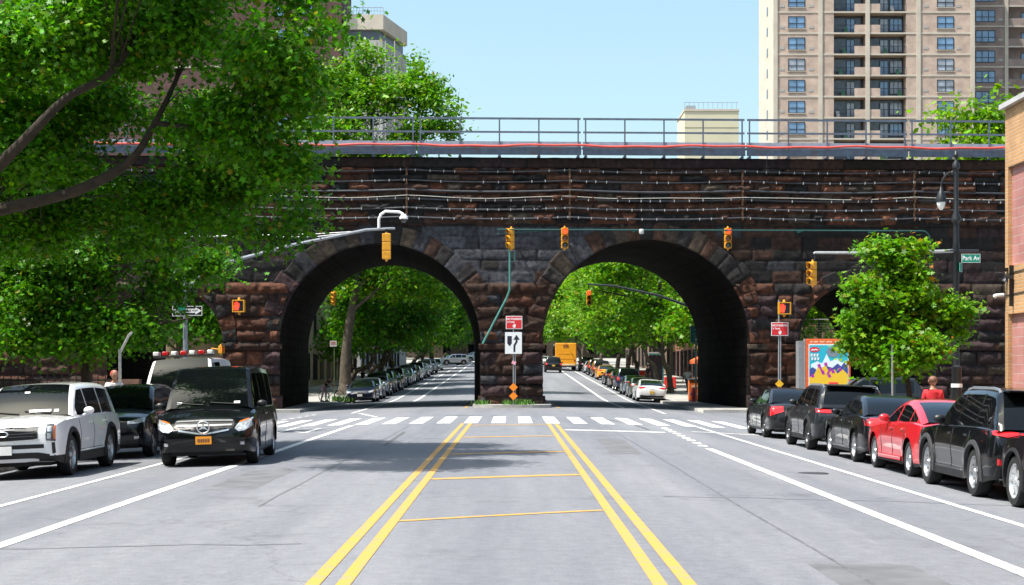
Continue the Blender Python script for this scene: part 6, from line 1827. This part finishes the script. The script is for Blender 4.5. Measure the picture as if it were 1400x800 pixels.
shape('printed_haze', [(4, 498), (12, 494), (19, 497), (25, 484), (30, 494), (40, 491), (46, 496), (52, 492), (52, 516), (4, 516)], FLAT('pale', (.72, .80, .84)), 1)
shape('printed_hills', [(1.5, 505), (6, 502), (12, 506), (24, 500), (33, 503), (40, 497), (45, 501), (49, 495), (54, 503), (54, 520), (1.5, 520)], FLAT('indigo', (.05, .07, .28)), 2)
shape('printed_bushes', [(1.5, 516), (8, 512), (14, 500), (20, 503), (23, 498), (28, 508), (36, 505), (40, 511), (47, 505), (54, 512), (54, 537), (1.5, 537)], FLAT('yellow', (.80, .50, .03)), 3)
for k, (x, y) in enumerate(((15, 500), (24, 498), (34, 508), (43, 505), (6, 514), (29, 514), (20, 509))):
    n = 9; shape('printed_flower', [(x + (3.2 if i % 2 else 2.0) * math.cos(2 * PI * i / n), y + (3.2 if i % 2 else 2.0) * math.sin(2 * PI * i / n)) for i in range(n)][::-1], FLAT('magenta', (.42, .02, .33)), 4)
for (xa, ya, xb, yb) in ((16, 502, 21, 512), (26, 512, 31, 503)): shape('printed_stem', [(xa - 1.5, ya), (xa + 1.5, ya), (xb + 1.5, yb), (xb - 1.5, yb)], FLAT('magenta', (.42, .02, .33)), 5)
n = 18; shape('printed_balloon', [(34 + (9 + 1.2 * math.sin(3 * i)) * math.cos(2 * PI * i / n), 481 + 7.5 * math.sin(2 * PI * i / n)) for i in range(n)][::-1], FLAT('slate', (.20, .23, .29)), 4)
shape('printed_oval', [(8.5 + 7 * math.cos(2 * PI * i / n), 478 + 3.6 * math.sin(2 * PI * i / n)) for i in range(n)][::-1], FLAT('red', (.68, .02, .04)), 4)
shape('printed_squiggle', [(3.5, 478.6), (6, 477), (8, 478), (10, 476.8), (13.5, 478.2), (13, 479.4), (10, 478.4), (8, 479.6), (6, 478.6), (4, 480)], WHITEP, 6)
for r_, (a, b_) in enumerate(((3, 14), (4, 15))):
    for i in range(3): shape('printed_mark', [(a + i * 4.0, 484 + 5 * r_), (a + 3 + i * 4.0, 483.4 + 5 * r_), (a + 2.6 + i * 4.0, 487.6 + 5 * r_), (a + .4 + i * 4.0, 487.6 + 5 * r_)], WHITEP, 6)
m = MB()
for i, (a, w_) in enumerate(((1107.5, 3.5), (1112.5, 6), (1120.5, 7.5), (1130, 7.5), (1140, 9))): m.box(PX(a), PX(a + w_), -.006, -.001, PZ(468.4), PZ(466.2))
m.build('header_marks', mat('header_pale', (.85, .45, .25), .5), kk)
MB().box(PX(1093), PX(1099), .2, 1.0, .2, PZ(466)).build('side_cabinet', mat('cabinet_grey', (.20, .21, .22), .6), kk)

wf = empty('wire_fence', (15.4, 101.5, walk_z(101)), 0, 'tall wire mesh fence with a top rail seen through the right side arch', 'fence')
m = MB()
for x in (0, 2.6, 5.2, 7.8, 10.4): m.tube([(x, 0, 0), (x, 0, 5.1)], .04, 6)
m.build('posts', STEEL, wf); MB().tube([(0, 0, 5.05), (10.4, 0, 5.05)], .035, 6).tube([(0, 0, .3), (10.4, 0, .3)], .03, 6).build('rails', STEEL, wf)
m = MB()
for k in range(70):
    x = k * .15
    m.tube([(x, 0, .3), (x, 0, 5.0)], .006, 3, False)
for k in range(32): m.tube([(0, .01, .3 + k * .15), (10.4, .01, .3 + k * .15)], .006, 3, False)
m.build('mesh', STEEL, wf, fix=False)

rb_ = empty('street_box', (13.2, 67.6, road_z(11, 67)), 0, 'tall red street box showing above the roof of the dark grey crossover', 'box')
MB().box(-.17, .17, -.17, .17, .1, 1.58).build('body', mat('box_red', (.62, .03, .03), .45), rb_, False, .02); MB().box(-.15, .15, -.15, .15, 0, .1).build('foot', BLACKP, rb_); MB().box(-.12, .12, -.18, -.172, 1.2, 1.5).build('window', mat('box_pink', (.72, .12, .12), .4), rb_)
# thin sign poles on the right pavement
for (px, Y, top, lab) in ((1220, 46.5, 470, 'thin grey sign pole standing left of the young maple trunk'), (1278, 49, 500, 'thin green pole standing right of the young maple trunk')):
    x = (px - 700) * Y / F; z = walk_z(0); e = empty('sign_pole', (x, Y, z), 0, lab, 'pole')
    MB().tube([(0, 0, 0), (0, 0, 1.8 + (507 - top) * Y / F - z)], .03, 8).build('post', STEEL if px < 1250 else GREENP, e)
lp2 = empty('street_post', ((1308 - 700) * 44 / F, 44, walk_z(0)), 0, 'stout black post standing right of the man in the red shirt', 'post')
# (foot of a litter-bin post)
MB().lathe([(.2, 0), (.2, .1), (.14, .2), (.13, 1.95), (.15, 2.0), (0, 2.06)], n=14).build('post', BLACKPT, lp2, True); MB().lathe([(.15, 1.45), (.15, 1.55)], n=14).build('band', WHITEP, lp2)
# low things on the left pavement
sg = empty('sign_pole', (-11.2, 47, walk_z(0)), 0, 'pale grey pole standing between the oak and the white SUV roof', 'pole')
MB().tube([(0, 0, 0), (0, 0, 2.5)], .04, 8).tube([(0, 0, 2.4), (.25, 0, 2.9), (.35, 0, 3.0)], .035, 8).build('post', STEEL, sg, True)

# weeds ------------------------------------------------------------
def weeds(name, label, loc, n, hgt, spread, seed, kind=None):
    rng = random.Random(seed); E = empty(name, loc, 0, label, 'plant'); m = MB()
    for k in range(n):
        x, y = rng.gauss(0, spread[0]), rng.gauss(0, spread[1]); h_ = hgt * rng.uniform(.4, 1.1); a = rng.uniform(0, 2 * PI); l = rng.uniform(.1, .5) * h_; w_ = .016 + .02 * rng.random()
        dx, dy = math.cos(a), math.sin(a)
        m.add([(x - dy * w_, y + dx * w_, 0), (x + dy * w_, y - dx * w_, 0), (x + dx * l * .5 + dy * w_ * .8, y + dy * l * .5 - dx * w_ * .8, h_ * .7), (x + dx * l, y + dy * l, h_), (x + dx * l * .5 - dy * w_ * .8, y + dy * l * .5 + dx * w_ * .8, h_ * .7)], [(0, 1, 2, 3, 4)])
    m.build('blades', mat('weed_green', (.08, .20, .02), .6, 0, .35, 4), E, fix=False)['kind'] = 'stuff'; return E
weeds('weed_clump', 'tuft of green weeds at the foot of the middle pier sign', (.35, 80.5, .14), 130, .30, (.38, .12), 3)
weeds('weed_clump', 'small weeds at the left foot of the middle pier', (-1.6, 80.9, .14), 60, .25, (.2, .1), 4)
weeds('weed_clump', 'patch of grass beside the cyclist at the left arch', (-10.55, 101.6, walk_z(101)), 160, .40, (.35, .35), 5)
weeds('weed_clump', 'weeds by the low wall behind the red shirt man', (12.9, 46.6, walk_z(0)), 120, .7, (.25, .2), 6)

# ================================================================== TRAFFIC BEYOND THE VIADUCT
PAINTS = {k: paint('far_' + k, c, m_) for k, c, m_ in (('navy', (.016, .026, .075), .3), ('sky_grey', (.34, .40, .47), .3), ('silver', (.50, .53, .57), .4), ('white', (.74, .75, .77), .0), ('charcoal', (.035, .04, .045), .4), ('black', (.012, .013, .016), .1), ('blue_grey', (.16, .21, .28), .3), ('green_grey', (.10, .12, .10), .4), ('taxi', (.78, .30, .012), .0), ('brown', (.10, .06, .04), .3), ('light_blue', (.22, .32, .45), .4))}
def recolour(root, pm):
    for ch in root.children:
        if ch.name.split('.')[0] in ('body', 'door_handle', 'side_mirror'):
            ch.material_slots[0].link = 'OBJECT'; ch.material_slots[0].material = pm
XL = -9.35
GL = 'cars parked along the left kerb beyond the viaduct'; GR = 'cars parked along the right kerb beyond the viaduct'
def onk(x, y): return (x, y, road_z(x, y))
def pitch(o, y):
    s = (rise(y + 1) - rise(y - 1)) / 2
    return s
def face_front(c, root):
    c.put('headlight', LAMP, [(.54, .62, .70), (.70, .60, .75), (.88, .66, .79)], 'front', root, .012, True)
    c.put('grille', BLACKPT, [(-.42, .56, .70), (0, .54, .71), (.42, .56, .70)], 'front', root)
    c.put('lower_grille', BLACKPT, [(-.6, .32, .44), (.6, .32, .44)], 'front', root)
    q = c.hit(0, .46, 'front'); MB().cbox((0, q.y + .02, .47), .31, .02, .16).build('licence_plate', WHITEP, root)
def face_front_suv(c, root):
    c.put('headlight', LAMP, [(.54, .82, .92), (.70, .80, .95), (.88, .84, .97)], 'front', root, .012, True)
    c.put('grille', BLACKPT, [(-.45, .66, .90), (0, .64, .91), (.45, .66, .90)], 'front', root)
    c.put('lower_grille', BLACKPT, [(-.6, .38, .52), (.6, .38, .52)], 'front', root)
    q = c.hit(0, .56, 'front'); MB().cbox((0, q.y + .02, .58), .31, .02, .16).build('licence_plate', WHITEP, root)
ps_, pu_ = sedan_p(L=4.65, W=1.80, H=1.43), suv_p(L=4.6, W=1.86, H=1.66, clad=.05)
y = 103.7
fs, c = make_car(ps_, 'parked_sedan', 'dark blue saloon, nearest of the left kerb row beyond the viaduct', 'car', onk(XL, y), PI, PAINTS['navy'], GL); face_front(c, fs)
y = 115.2
fu, c = make_car(pu_, 'parked_suv', 'blue grey SUV with a dark windscreen, third in the left row beyond the viaduct', 'car', onk(XL, y), PI, PAINTS['blue_grey'], GL); face_front_suv(c, fu)
def far_copy(src, x, y, rz, pm, label, group, name=None):
    o = copy_tree(src); o.location = onk(x, y); o.rotation_euler = (0, .04, rz); recolour(o, PAINTS[pm]); o['label'] = label; o['group'] = group; return o
words = 'second fourth fifth sixth seventh eighth ninth tenth eleventh twelfth thirteenth fourteenth fifteenth'.split()
spec = [(109.4, 's', 'sky_grey', 'light grey saloon'), (121.2, 'u', 'silver', 'silver SUV'), (127.0, 's', 'charcoal', 'charcoal saloon'), (132.8, 'u', 'sky_grey', 'pale grey SUV'), (138.6, 's', 'blue_grey', 'blue grey saloon'), (144.4, 's', 'light_blue', 'light blue saloon'), (150.2, 'u', 'black', 'black SUV'), (156, 's', 'white', 'white saloon'), (163, 'u', 'white', 'white SUV'), (170, 's', 'silver', 'silver saloon'), (178, 'u', 'blue_grey', 'blue grey SUV'), (188, 'u', 'white', 'white SUV'), (202, 's', 'sky_grey', 'pale grey saloon')]
for (yy, k, col, nm), wd in zip(spec, words):
    far_copy(fs if k == 's' else fu, XL + random.uniform(-.1, .1), yy, PI, col, '%s, %s in the left row beyond the viaduct' % (nm, wd), GL)
o = far_copy(fu, -8.6, 238, R(118), 'silver', 'silver SUV turned side on at the far end of the left lane', 'cars at the far end of the street'); 
far_copy(fu, -6.0, 262, R(128), 'white', 'white SUV turned half sideways at the far end of the left lane', 'cars at the far end of the street')
far_copy(fs, -4.0, 285, PI, 'sky_grey', 'pale grey car farthest off in the left lane', 'cars at the far end of the street')
# right row, seen from behind
XR2 = 8.75
pw = sedan_p(L=4.85, W=1.88, H=1.43, rb=-2.05, rt=-.8, wins=[(-1.5, -1.06), (-1.0, -.12), (-.04, .70)])
rw, c = make_car(pw, 'parked_sedan', 'white saloon, nearest of the right row beyond the right arch', 'car', onk(XR2, 105.6), 0, PAINTS['white'], GR, rim=RIMD)
sedan_rear(c, rw, [(.40, .90, .93), (.62, .84, .96), (.90, .82, .95)]); c.put('rear_diffuser', BLACKP, [(-.75, .27, .43), (0, .27, .40), (.75, .27, .43)], 'rear', rw)
ru, c = make_car(suv_p(L=4.8, W=1.95, H=1.78, clad=.04), 'parked_suv', 'dark navy large SUV, fourth in the right row beyond the right arch', 'car', onk(XR2, 126), 0, PAINTS['navy'], GR)
c.put('taillight', REDL, [(.72, .80, 1.12), (.9, .80, 1.1)], 'rear', ru, .014, True); sedan_rear(c, ru, [(.5, .5, .53), (.6, .5, .53)])
for yy, k, col, lab in ((111.8, 's', 'green_grey', 'dark green grey saloon, second in the right row beyond the right arch'), (118.2, 's', 'blue_grey', 'blue grey saloon with red lamps, third in the right row beyond the right arch'), (134, 's', 'brown', 'brown saloon, fifth in the right row beyond the right arch'), (142, 's', 'charcoal', 'charcoal saloon, sixth in the right row beyond the right arch'), (160, 's', 'taxi', 'orange yellow taxi parked in the right row beyond the right arch'), (169, 'u', 'brown', 'brown SUV in the right row just beyond the taxi'), (178, 'u', 'charcoal', 'charcoal SUV in the right row, second beyond the taxi'), (188, 's', 'silver', 'silver saloon in the right row near the bus'), (200, 'u', 'black', 'black SUV in the right row alongside the bus')):
    o = far_copy(rw if k == 's' else ru, XR2 + (.3 if yy > 150 else 0), yy, 0, col, lab, GR)
    if col == 'taxi':
        MB().box(-.3, .3, -.1, .1, 1.42, 1.58).build('roof_sign', WHITEP, o)
far_copy(ru, 4.6, 186, 0, 'black', 'black SUV driving away in the right lane behind the orange bus', 'cars driving away')
far_copy(rw, 4.3, 222, 0, 'white', 'white car driving away beside the orange bus, farthest in the lane', 'cars driving away')

# bus
by_ = 203.0; bx_ = 6.45
bus = empty('city_bus', onk(bx_, by_), 0, 'bus with an orange yellow rear end and dark sides in the far right lane', 'bus'); bus['label'] = 'bus with an orange yellow rear end and dark sides in the far right lane'
OR = mat('bus_orange', (.85, .34, .012), .4, 0, .05, 2, 0, 40, .5, .6); BD = mat('bus_dark', (.03, .035, .05), .25, .1, .2, 1, 0, 40, .5, .6)
hw = 1.28
MB().box(-hw, hw, -5.6, 6, .35, 3.05).build('body', BD, bus, False, .10)
MB().box(-hw + .01, hw - .01, -5.72, -5.58, .5, 3.22).build('rear_panel', OR, bus, False, .08)
MB().box(-hw + .1, hw - .1, -5.55, 5.8, 3.06, 3.18).build('roof_pod', mat('bus_roof', (.35, .4, .5), .4), bus, False, .05)
MB().box(-.32, .32, -5.75, -5.722, 2.72, 3.02).build('rear_destination_box', mat('bus_brown', (.30, .10, .02), .5), bus)
MB().box(-1.1, 1.1, -5.74, -5.722, .55, .72).build('rear_bumper', mat('bus_cream', (.75, .62, .40), .5), bus)
MB().box(-.9, .9, -5.735, -5.722, 1.3, 1.33).box(-.9, .9, -5.735, -5.722, 1.9, 1.93).build('engine_door_lines', mat('bus_line', (.55, .20, .01), .5), bus)
for sx in (-1, 1):
    MB().box(sx * 1.05 - .09, sx * 1.05 + .09, -5.745, -5.722, 1.05, 1.25).build('taillight', REDL, bus)
    MB().box(sx * (hw + .004) - .004, sx * (hw + .004) + .004, -5.2, 5.4, 1.5, 2.6).build('side_glass', GLD, bus)
    for yy in (-3.6, 3.4):
        wv = MB().lathe([(0, -.14), (.3, -.14), (.46, -.13), (.48, -.08), (.48, .08), (.46, .13), (.3, .14), (0, .14)], (0, 0, 0), 20, 'X').build('wheel', TYRE, bus, True); wv.location = (sx * (hw - .12), yy, .48)

# silver car crossing on the avenue behind the near row
av, c = make_car(suv_p(L=4.9, W=1.94, H=1.80, clad=0), 'crossing_minivan', 'dark minivan on the avenue half hidden behind the near right row', 'car', (15.0, 70.2, road_z(11, 70)), R(90), PAINTS['charcoal'], None, roll=0)
face_front_suv(c, av)

# ================================================================== PEOPLE
def skin_mesh(name, verts, edges, radii, material, parent, sub=1, extra=None):
    me = bpy.data.meshes.new(name); me.from_pydata(verts, edges, []); o = bpy.data.objects.new(name, me); COL.objects.link(o)
    md = o.modifiers.new('skin', 'SKIN'); md.use_smooth_shade = True
    sv = me.skin_vertices[0].data
    for i, r in enumerate(radii): sv[i].radius = (r, r) if not hasattr(r, '__len__') else r
    sv[0].use_root = True
    s_ = o.modifiers.new('sub', 'SUBSURF'); s_.levels = sub; s_.render_levels = sub
    bpy.context.view_layer.update()
    new = bpy.data.meshes.new_from_object(o.evaluated_get(bpy.context.evaluated_depsgraph_get()))
    bpy.data.objects.remove(o)
    if extra:
        bm = bmesh.new(); bm.from_mesh(new)
        t = bpy.data.meshes.new('t'); t.from_pydata(extra.v, [], extra.f); bm.from_mesh(t); bm.to_mesh(new); bm.free()
    new.name = name; new.materials.clear(); new.materials.append(material)
    new.polygons.foreach_set('use_smooth', [True] * len(new.polygons)); new.update()
    ob = bpy.data.objects.new(name, new); return link(ob, parent)

def person(label, loc, rz, top, legs, skin, hair=None, lean=0.0, walk=0.25, hgt=1.74, arms=None, look=0.0, name='person', back_panel=None, shoes=None, group=None):
    """faces -Y in its own frame; lean bends the trunk forward; arms = (left hand, right hand) targets"""
    E = empty(name, loc, rz, label, 'person', group); E.scale = (hgt / 1.74,) * 3
    hip = Vector((0, 0, .93)); cl_, sl_ = math.cos(lean), math.sin(lean)
    def tr(x, y, z): return Vector((x, y * cl_ - z * sl_, .93 + z * cl_ + y * sl_))   # trunk frame, forward = -y
    V = {}
    V['pel'] = hip; V['wai'] = tr(0, 0, .16); V['che'] = tr(0, .01, .32); V['upc'] = tr(0, .012, .43); V['nec'] = tr(0, 0, .53); V['nk2'] = tr(0, -.015, .60)
    V['hd0'] = tr(0, -.025, .66); V['hd1'] = tr(0, -.03, .74); V['hd2'] = tr(0, -.02, .79)
    for sx, n in ((-1, 'l'), (1, 'r')):
        V['hi' + n] = hip + Vector((sx * .10, 0, -.05)); w_ = walk * sx
        V['kn' + n] = Vector((sx * .11, -.10 * abs(w_) - w_ * .5, .50)); V['an' + n] = Vector((sx * .11, -w_ * .9 + .04, .09)); V['to' + n] = V['an' + n] + Vector((sx * .02, -.19, -.05))
        V['sh' + n] = tr(sx * .19, 0, .48)
        hand = Vector(arms[0 if sx < 0 else 1]) if arms else tr(sx * .27, -.10 + w_ * .35, -.10)
        a = V['sh' + n]; mid = (a + hand) / 2; dl = (hand - a).length; out = Vector((sx * .25, .97, 0)).normalized()
        V['el' + n] = mid + out * math.sqrt(max(.0004, .30 ** 2 - min(.299, dl / 2) ** 2)); V['wr' + n] = hand; V['hn' + n] = hand + (hand - V['el' + n]).normalized() * .09
    order = list(V); ix = {k: i for i, k in enumerate(order)}
    E_ = [('pel', 'wai'), ('wai', 'che'), ('che', 'upc'), ('upc', 'nec'), ('nec', 'nk2'), ('nk2', 'hd0'), ('hd0', 'hd1'), ('hd1', 'hd2')]
    for n in 'lr': E_ += [('pel', 'hi' + n), ('hi' + n, 'kn' + n), ('kn' + n, 'an' + n), ('an' + n, 'to' + n), ('upc', 'sh' + n), ('sh' + n, 'el' + n), ('el' + n, 'wr' + n), ('wr' + n, 'hn' + n)]
    Rd = dict(pel=(.14, .11), wai=(.13, .10), che=(.155, .11), upc=(.14, .095), nec=.075, nk2=.06, hd0=.06, hd1=.07, hd2=.05)
    for n in 'lr': Rd.update({'hi' + n: .088, 'kn' + n: .058, 'an' + n: .040, 'to' + n: .032, 'sh' + n: .062, 'el' + n: .043, 'wr' + n: .030, 'hn' + n: .034})
    ex = MB()
    # head, nose, ears and fingers joined to the body mesh
    h = V['hd1']
    ex.ball(tuple(h), .092, .105, .125, 16, 12); f = (V['hd2'] - V['hd0']).normalized(); fw = Vector((0, -cl_, -sl_ * .6)).normalized()
    ex.tube([h + fw * .085 + f * .01, h + fw * .118 - f * .02], [.012, .018], 6)
    for sx in (-1, 1): ex.ball(tuple(h + Vector((sx * .098, .01, -.005))), .016, .026, .034, 8, 6)
    for n, sx in (('l', -1), ('r', 1)):
        d = (V['hn' + n] - V['wr' + n]).normalized(); sd = d.cross(Vector((sx, 0, 0))).normalized()
        for k in range(4):
            L_ = (.070, .082, .078, .060)[k]; b0_ = V['hn' + n] + sd * (.027 - .018 * k); ex.tube([b0_ - d * .01, b0_ + d * L_ * .55, b0_ + d * L_ * .95 + Vector((-sx * .02, 0, 0))], [.0095, .009, .007], 6)
        b0_ = V['wr' + n] + sd * .03; ex.tube([b0_, b0_ + d * .05 + sd * .03, b0_ + d * .085 + sd * .032], [.011, .010, .008], 6)
    body = skin_mesh('body', [V[k] for k in order], [(ix[a], ix[b]) for a, b in E_], [Rd[k] for k in order], skin, E, 1, ex)
    eye = MB()
    for sx in (-1, 1): eye.ball(tuple(h + fw * .088 + Vector((sx * .034, 0, 0)) + f * .014), .011, .008, .009, 8, 6)
    eye.build('eyes', mat('eye_dark', (.02, .015, .012), .2), E, True)
    mo = MB().cbox(tuple(h + fw * .084 - f * .055), .045, .012, .012); mo.build('mouth', mat('lips', (.30, .10, .08), .5), E)
    # clothes: shirt with short sleeves, trousers, shoes
    def part(nm, keys, edges, grow, m_):
        ks = list(keys); i2 = {k: i for i, k in enumerate(ks)}
        rr = []
        for k in ks:
            r = Rd.get(k) if k in Rd else .05
            rr.append(tuple(v * grow + .008 for v in r) if hasattr(r, '__len__') else r * grow + .008)
        return skin_mesh(nm, [V[k] for k in ks], [(i2[a], i2[b]) for a, b in edges], rr, m_, E, 1)
    for n in 'lr':
        V['sl' + n] = V['sh' + n].lerp(V['el' + n], .75); Rd['sl' + n] = .055
    V['hem'] = hip + Vector((0, 0, -.03)); Rd['hem'] = (.15, .115); V['col'] = V['nec']; Rd['col'] = .075
    sh_ = part('shirt', ['che', 'wai', 'hem', 'upc', 'col', 'shl', 'sll', 'shr', 'slr'], [('che', 'wai'), ('wai', 'hem'), ('che', 'upc'), ('upc', 'col'), ('upc', 'shl'), ('shl', 'sll'), ('upc', 'shr'), ('shr', 'slr')], 1.06, top)
    part('trousers', ['pel', 'hil', 'knl', 'anl', 'hir', 'knr', 'anr'], [('pel', 'hil'), ('hil', 'knl'), ('knl', 'anl'), ('pel', 'hir'), ('hir', 'knr'), ('knr', 'anr')], 1.10, legs)
    for n in 'lr':
        m = MB(); m.tube([V['an' + n] + Vector((0, .05, -.045)), V['an' + n] + Vector((0, -.03, -.035)), V['to' + n] + Vector((0, -.02, .0))], [.042, .05, .036], 8); m.build('shoe', shoes or BLACKP, E, True)
    if hair:
        hm = MB(); c = V['hd1'] + f * .028 - fw * .018; hm.ball(tuple(c), .105, .108, .098, 14, 9); hm.build('hair', hair, E, True)
    return E, V
SK1 = mat('skin_warm', (.33, .165, .105), .55, 0, .08, 6); SK2 = mat('skin_brown', (.22, .10, .055), .55, 0, .08, 6)
CL = lambda n, c: mat('cloth_' + n, c, .85, 0, .12, 5, .2, 60)
HAIRD = mat('hair_dark', (.02, .015, .012), .6, 0, .3, 30)
P1, V1 = person('bald man in a red T-shirt with pale back panel on the right pavement', (9.95, 38.9, walk_z(0)), PI, CL('red', (.55, .02, .03)), CL('navy', (.03, .035, .06)), SK1, mat('hair_cropped', (.16, .075, .045), .6, 0, .3, 40), 0, .05, 1.72)
bp = []
pm = MB(); c0 = V1['che']
G = [[(-.17 + .34 * i / 8, .145 - .03 * (2 * i / 8 - 1) ** 2 * 1.2, z) for i in range(9)] for z in np.linspace(.92, 1.24, 6)]
pv = [(x, y, z) for row in G for x, y, z in row]; pf = [(r * 9 + i, r * 9 + i + 1, (r + 1) * 9 + i + 1, (r + 1) * 9 + i) for r in range(5) for i in range(8)]
n = len(pv); pm.add(pv + [(x, y - .02, z) for x, y, z in pv], pf + [(a + n, d + n, c_ + n, b_ + n) for a, b_, c_, d in pf])
pm.build('back_print', CL('pale_pink', (.55, .42, .44)), P1, True)
person('person in a white shirt and red cap between the oak and the emergency truck', (-10.95, 45.3, walk_z(0)), R(30), CL('white', (.7, .7, .7)), CL('dark', (.04, .04, .05)), SK1, mat('cap_red', (.40, .05, .04), .7), 0, .1, 1.86)
P3, V3 = person('cyclist in a black top and pale trousers bending over a bicycle under the left arch', (-11.45, 100.3, walk_z(100.3)), R(72), CL('black', (.015, .015, .018)), CL('pink', (.55, .38, .42)), SK1, HAIRD, .75, .12, 1.74, arms=((-.22, -.62, 1.02), (.22, -.62, 1.02)))
person('person in a grey jacket standing on the pavement behind the dark blue car', (-11.6, 116, walk_z(116)), R(10), CL('grey', (.20, .22, .22)), CL('dark', (.04, .04, .05)), SK2, HAIRD, .1, .12, 1.75)
person('person in a pale shirt walking past the orange cabinet beyond the right arch', (12.9, 121, walk_z(121)), R(-40), CL('pale', (.60, .58, .66)), CL('blue', (.03, .05, .12)), SK2, HAIRD, 0, .25, 1.74)
person('dark clothed person standing beyond the navy SUV in the right row', (10.9, 132, walk_z(132)), R(-60), CL('blackish', (.02, .02, .028)), CL('dark', (.04, .04, .05)), SK1, HAIRD, 0, .2, 1.8)
crowd = ['person in an orange shirt standing outside the tan row building', 'person in black standing outside the tan row building, left of the group', 'person in dark blue standing in the middle of the group by the tan row building', 'person in a red top at the right end of the group by the tan building']
for k, (x, y, cn, cc) in enumerate(((-12.8, 141, 'orange', (.6, .15, .04)), (-13.2, 136, 'blackish', (.02, .02, .028)), (-12.6, 146, 'dblue', (.03, .05, .14)), (-12.2, 152, 'red', (.55, .02, .03)))):
    person(crowd[k], (x, y, walk_z(y)), R(20 * k - 30), CL(cn, cc), CL('dark', (.04, .04, .05)), (SK1, SK2)[k % 2], HAIRD, 0, .15, 1.74, group='people outside the tan row building')

# bicycle
bk = empty('bicycle', (-10.98, 100.15, walk_z(100.15)), R(90 + 72 - 90), 'dark bicycle with a pale frame held by the bending cyclist at the left arch', 'bicycle')
# own frame: wheels along -Y (front) so that it points where the rider faces
def bwheel(y):
    m = MB(); P = [(0, .33 * math.cos(2 * PI * k / 28), .33 * math.sin(2 * PI * k / 28)) for k in range(29)]; m.tube(P, .022, 6, False)
    w_ = m.build('wheel', TYRE, bk, True); w_.location = (0, y, .345)
    s_ = MB()
    for k in range(12): a = 2 * PI * k / 12; s_.tube([(0, 0, 0), (0, .31 * math.cos(a), .31 * math.sin(a))], .003, 3, False)
    s_.lathe([(.02, -.04), (.02, .04)], (0, 0, 0), 8, 'X'); s_.build('spokes', CHROME, w_)
bwheel(-.52); bwheel(.52)
fr = mat('bike_frame', (.6, .62, .68), .3, .2)
MB().tube([(0, .52, .345), (0, .15, .30), (0, -.36, .86), (0, .22, .84), (0, .15, .30)], .018, 7).tube([(0, .52, .345), (0, .22, .82)], .012, 6).tube([(0, -.35, .93), (0, -.40, .72), (0, -.52, .345)], .018, 7).build('frame', fr, bk, True)
MB().tube([(-.28, -.44, 1.0), (-.1, -.38, .98), (.1, -.38, .98), (.28, -.44, 1.0)], .015, 7).tube([(0, -.35, .9), (0, -.38, .98)], .015, 7).build('handlebar', BLACKP, bk, True)
MB().cbox((0, .25, .93), .13, .26, .05).build('saddle', BLACKP, bk, False, .02); MB().tube([(0, .22, .82), (0, .24, .92)], .014, 6).build('seat_post', CHROME, bk)
MB().tube([(-.09, .15, .30), (-.09, .10, .14), (-.14, .10, .14)], .012, 6).tube([(.09, .15, .30), (.09, .2, .46), (.14, .2, .46)], .012, 6).build('cranks', CHROME, bk)

# bus shelter frame and wait post beyond the right row
bs = empty('bus_shelter', (12.4, 142, walk_z(142)), 0, 'glazed bus shelter with a white and teal end frame on the far right pavement', 'bus shelter')
MB().box(-.7, -.6, 0, .1, 0, 2.6).box(.6, .7, 0, .1, 0, 2.6).box(-.6, .6, 0, .1, 2.5, 2.6).build('end_frame', mat('shelter_teal', (.05, .30, .30), .4), bs)
MB().box(-.75, .75, 0, 4.2, 2.62, 2.72).build('roof', WHITEP, bs); MB().box(.62, .66, .12, 4.1, .3, 2.45).box(-.58, .58, .03, .06, .3, 2.45).build('glass', GLD, bs)
MB().box(-.68, -.60, -.02, -.002, .0, 2.6).build('white_edge', WHITEP, bs)  # white strip on the left post of the end frame
for (x, y, l) in ((12.2, 127, 'red plastic barrier on the right pavement behind the white saloon'), (12.0, 150, 'red barrel shaped bin by the shelter on the far right pavement')):
    e = empty('street_barrier', (x, y, walk_z(y)), 0, l, 'barrier'); MB().box(-.45, .45, -.15, .15, .08, .95).build('body', mat('barrier_red', (.62, .03, .02), .5), e, False, .04); MB().box(-.5, .5, -.22, .22, 0, .08).build('foot', BLACKP, e)
# far yellow signs hanging over the left lane
for (px, py, Y, l) in ((552, 463, 150, 'small orange signal box hanging in the left trees beyond the arch'), (593, 472, 190, 'farther small orange signal box in the left trees beyond the arch')):
    v = at(px, py, Y); signal(l, v, R(20), None, 'traffic lights far beyond the left arch', s=1.0)
    e = empty('signal_pole', (v.x - .45, Y, walk_z(Y)), 0, 'pole carrying the ' + ('small' if px < 560 else 'farther small') + ' orange signal box beyond the left arch', 'pole')
    MB().tube([(0, 0, 0), (0, 0, v.z - walk_z(Y) + 1.1)], .06, 8).tube([(0, 0, v.z - walk_z(Y) + .5), (.35, 0, v.z - walk_z(Y) + .5)], .03, 6).build('post', DARKSTEEL, e)
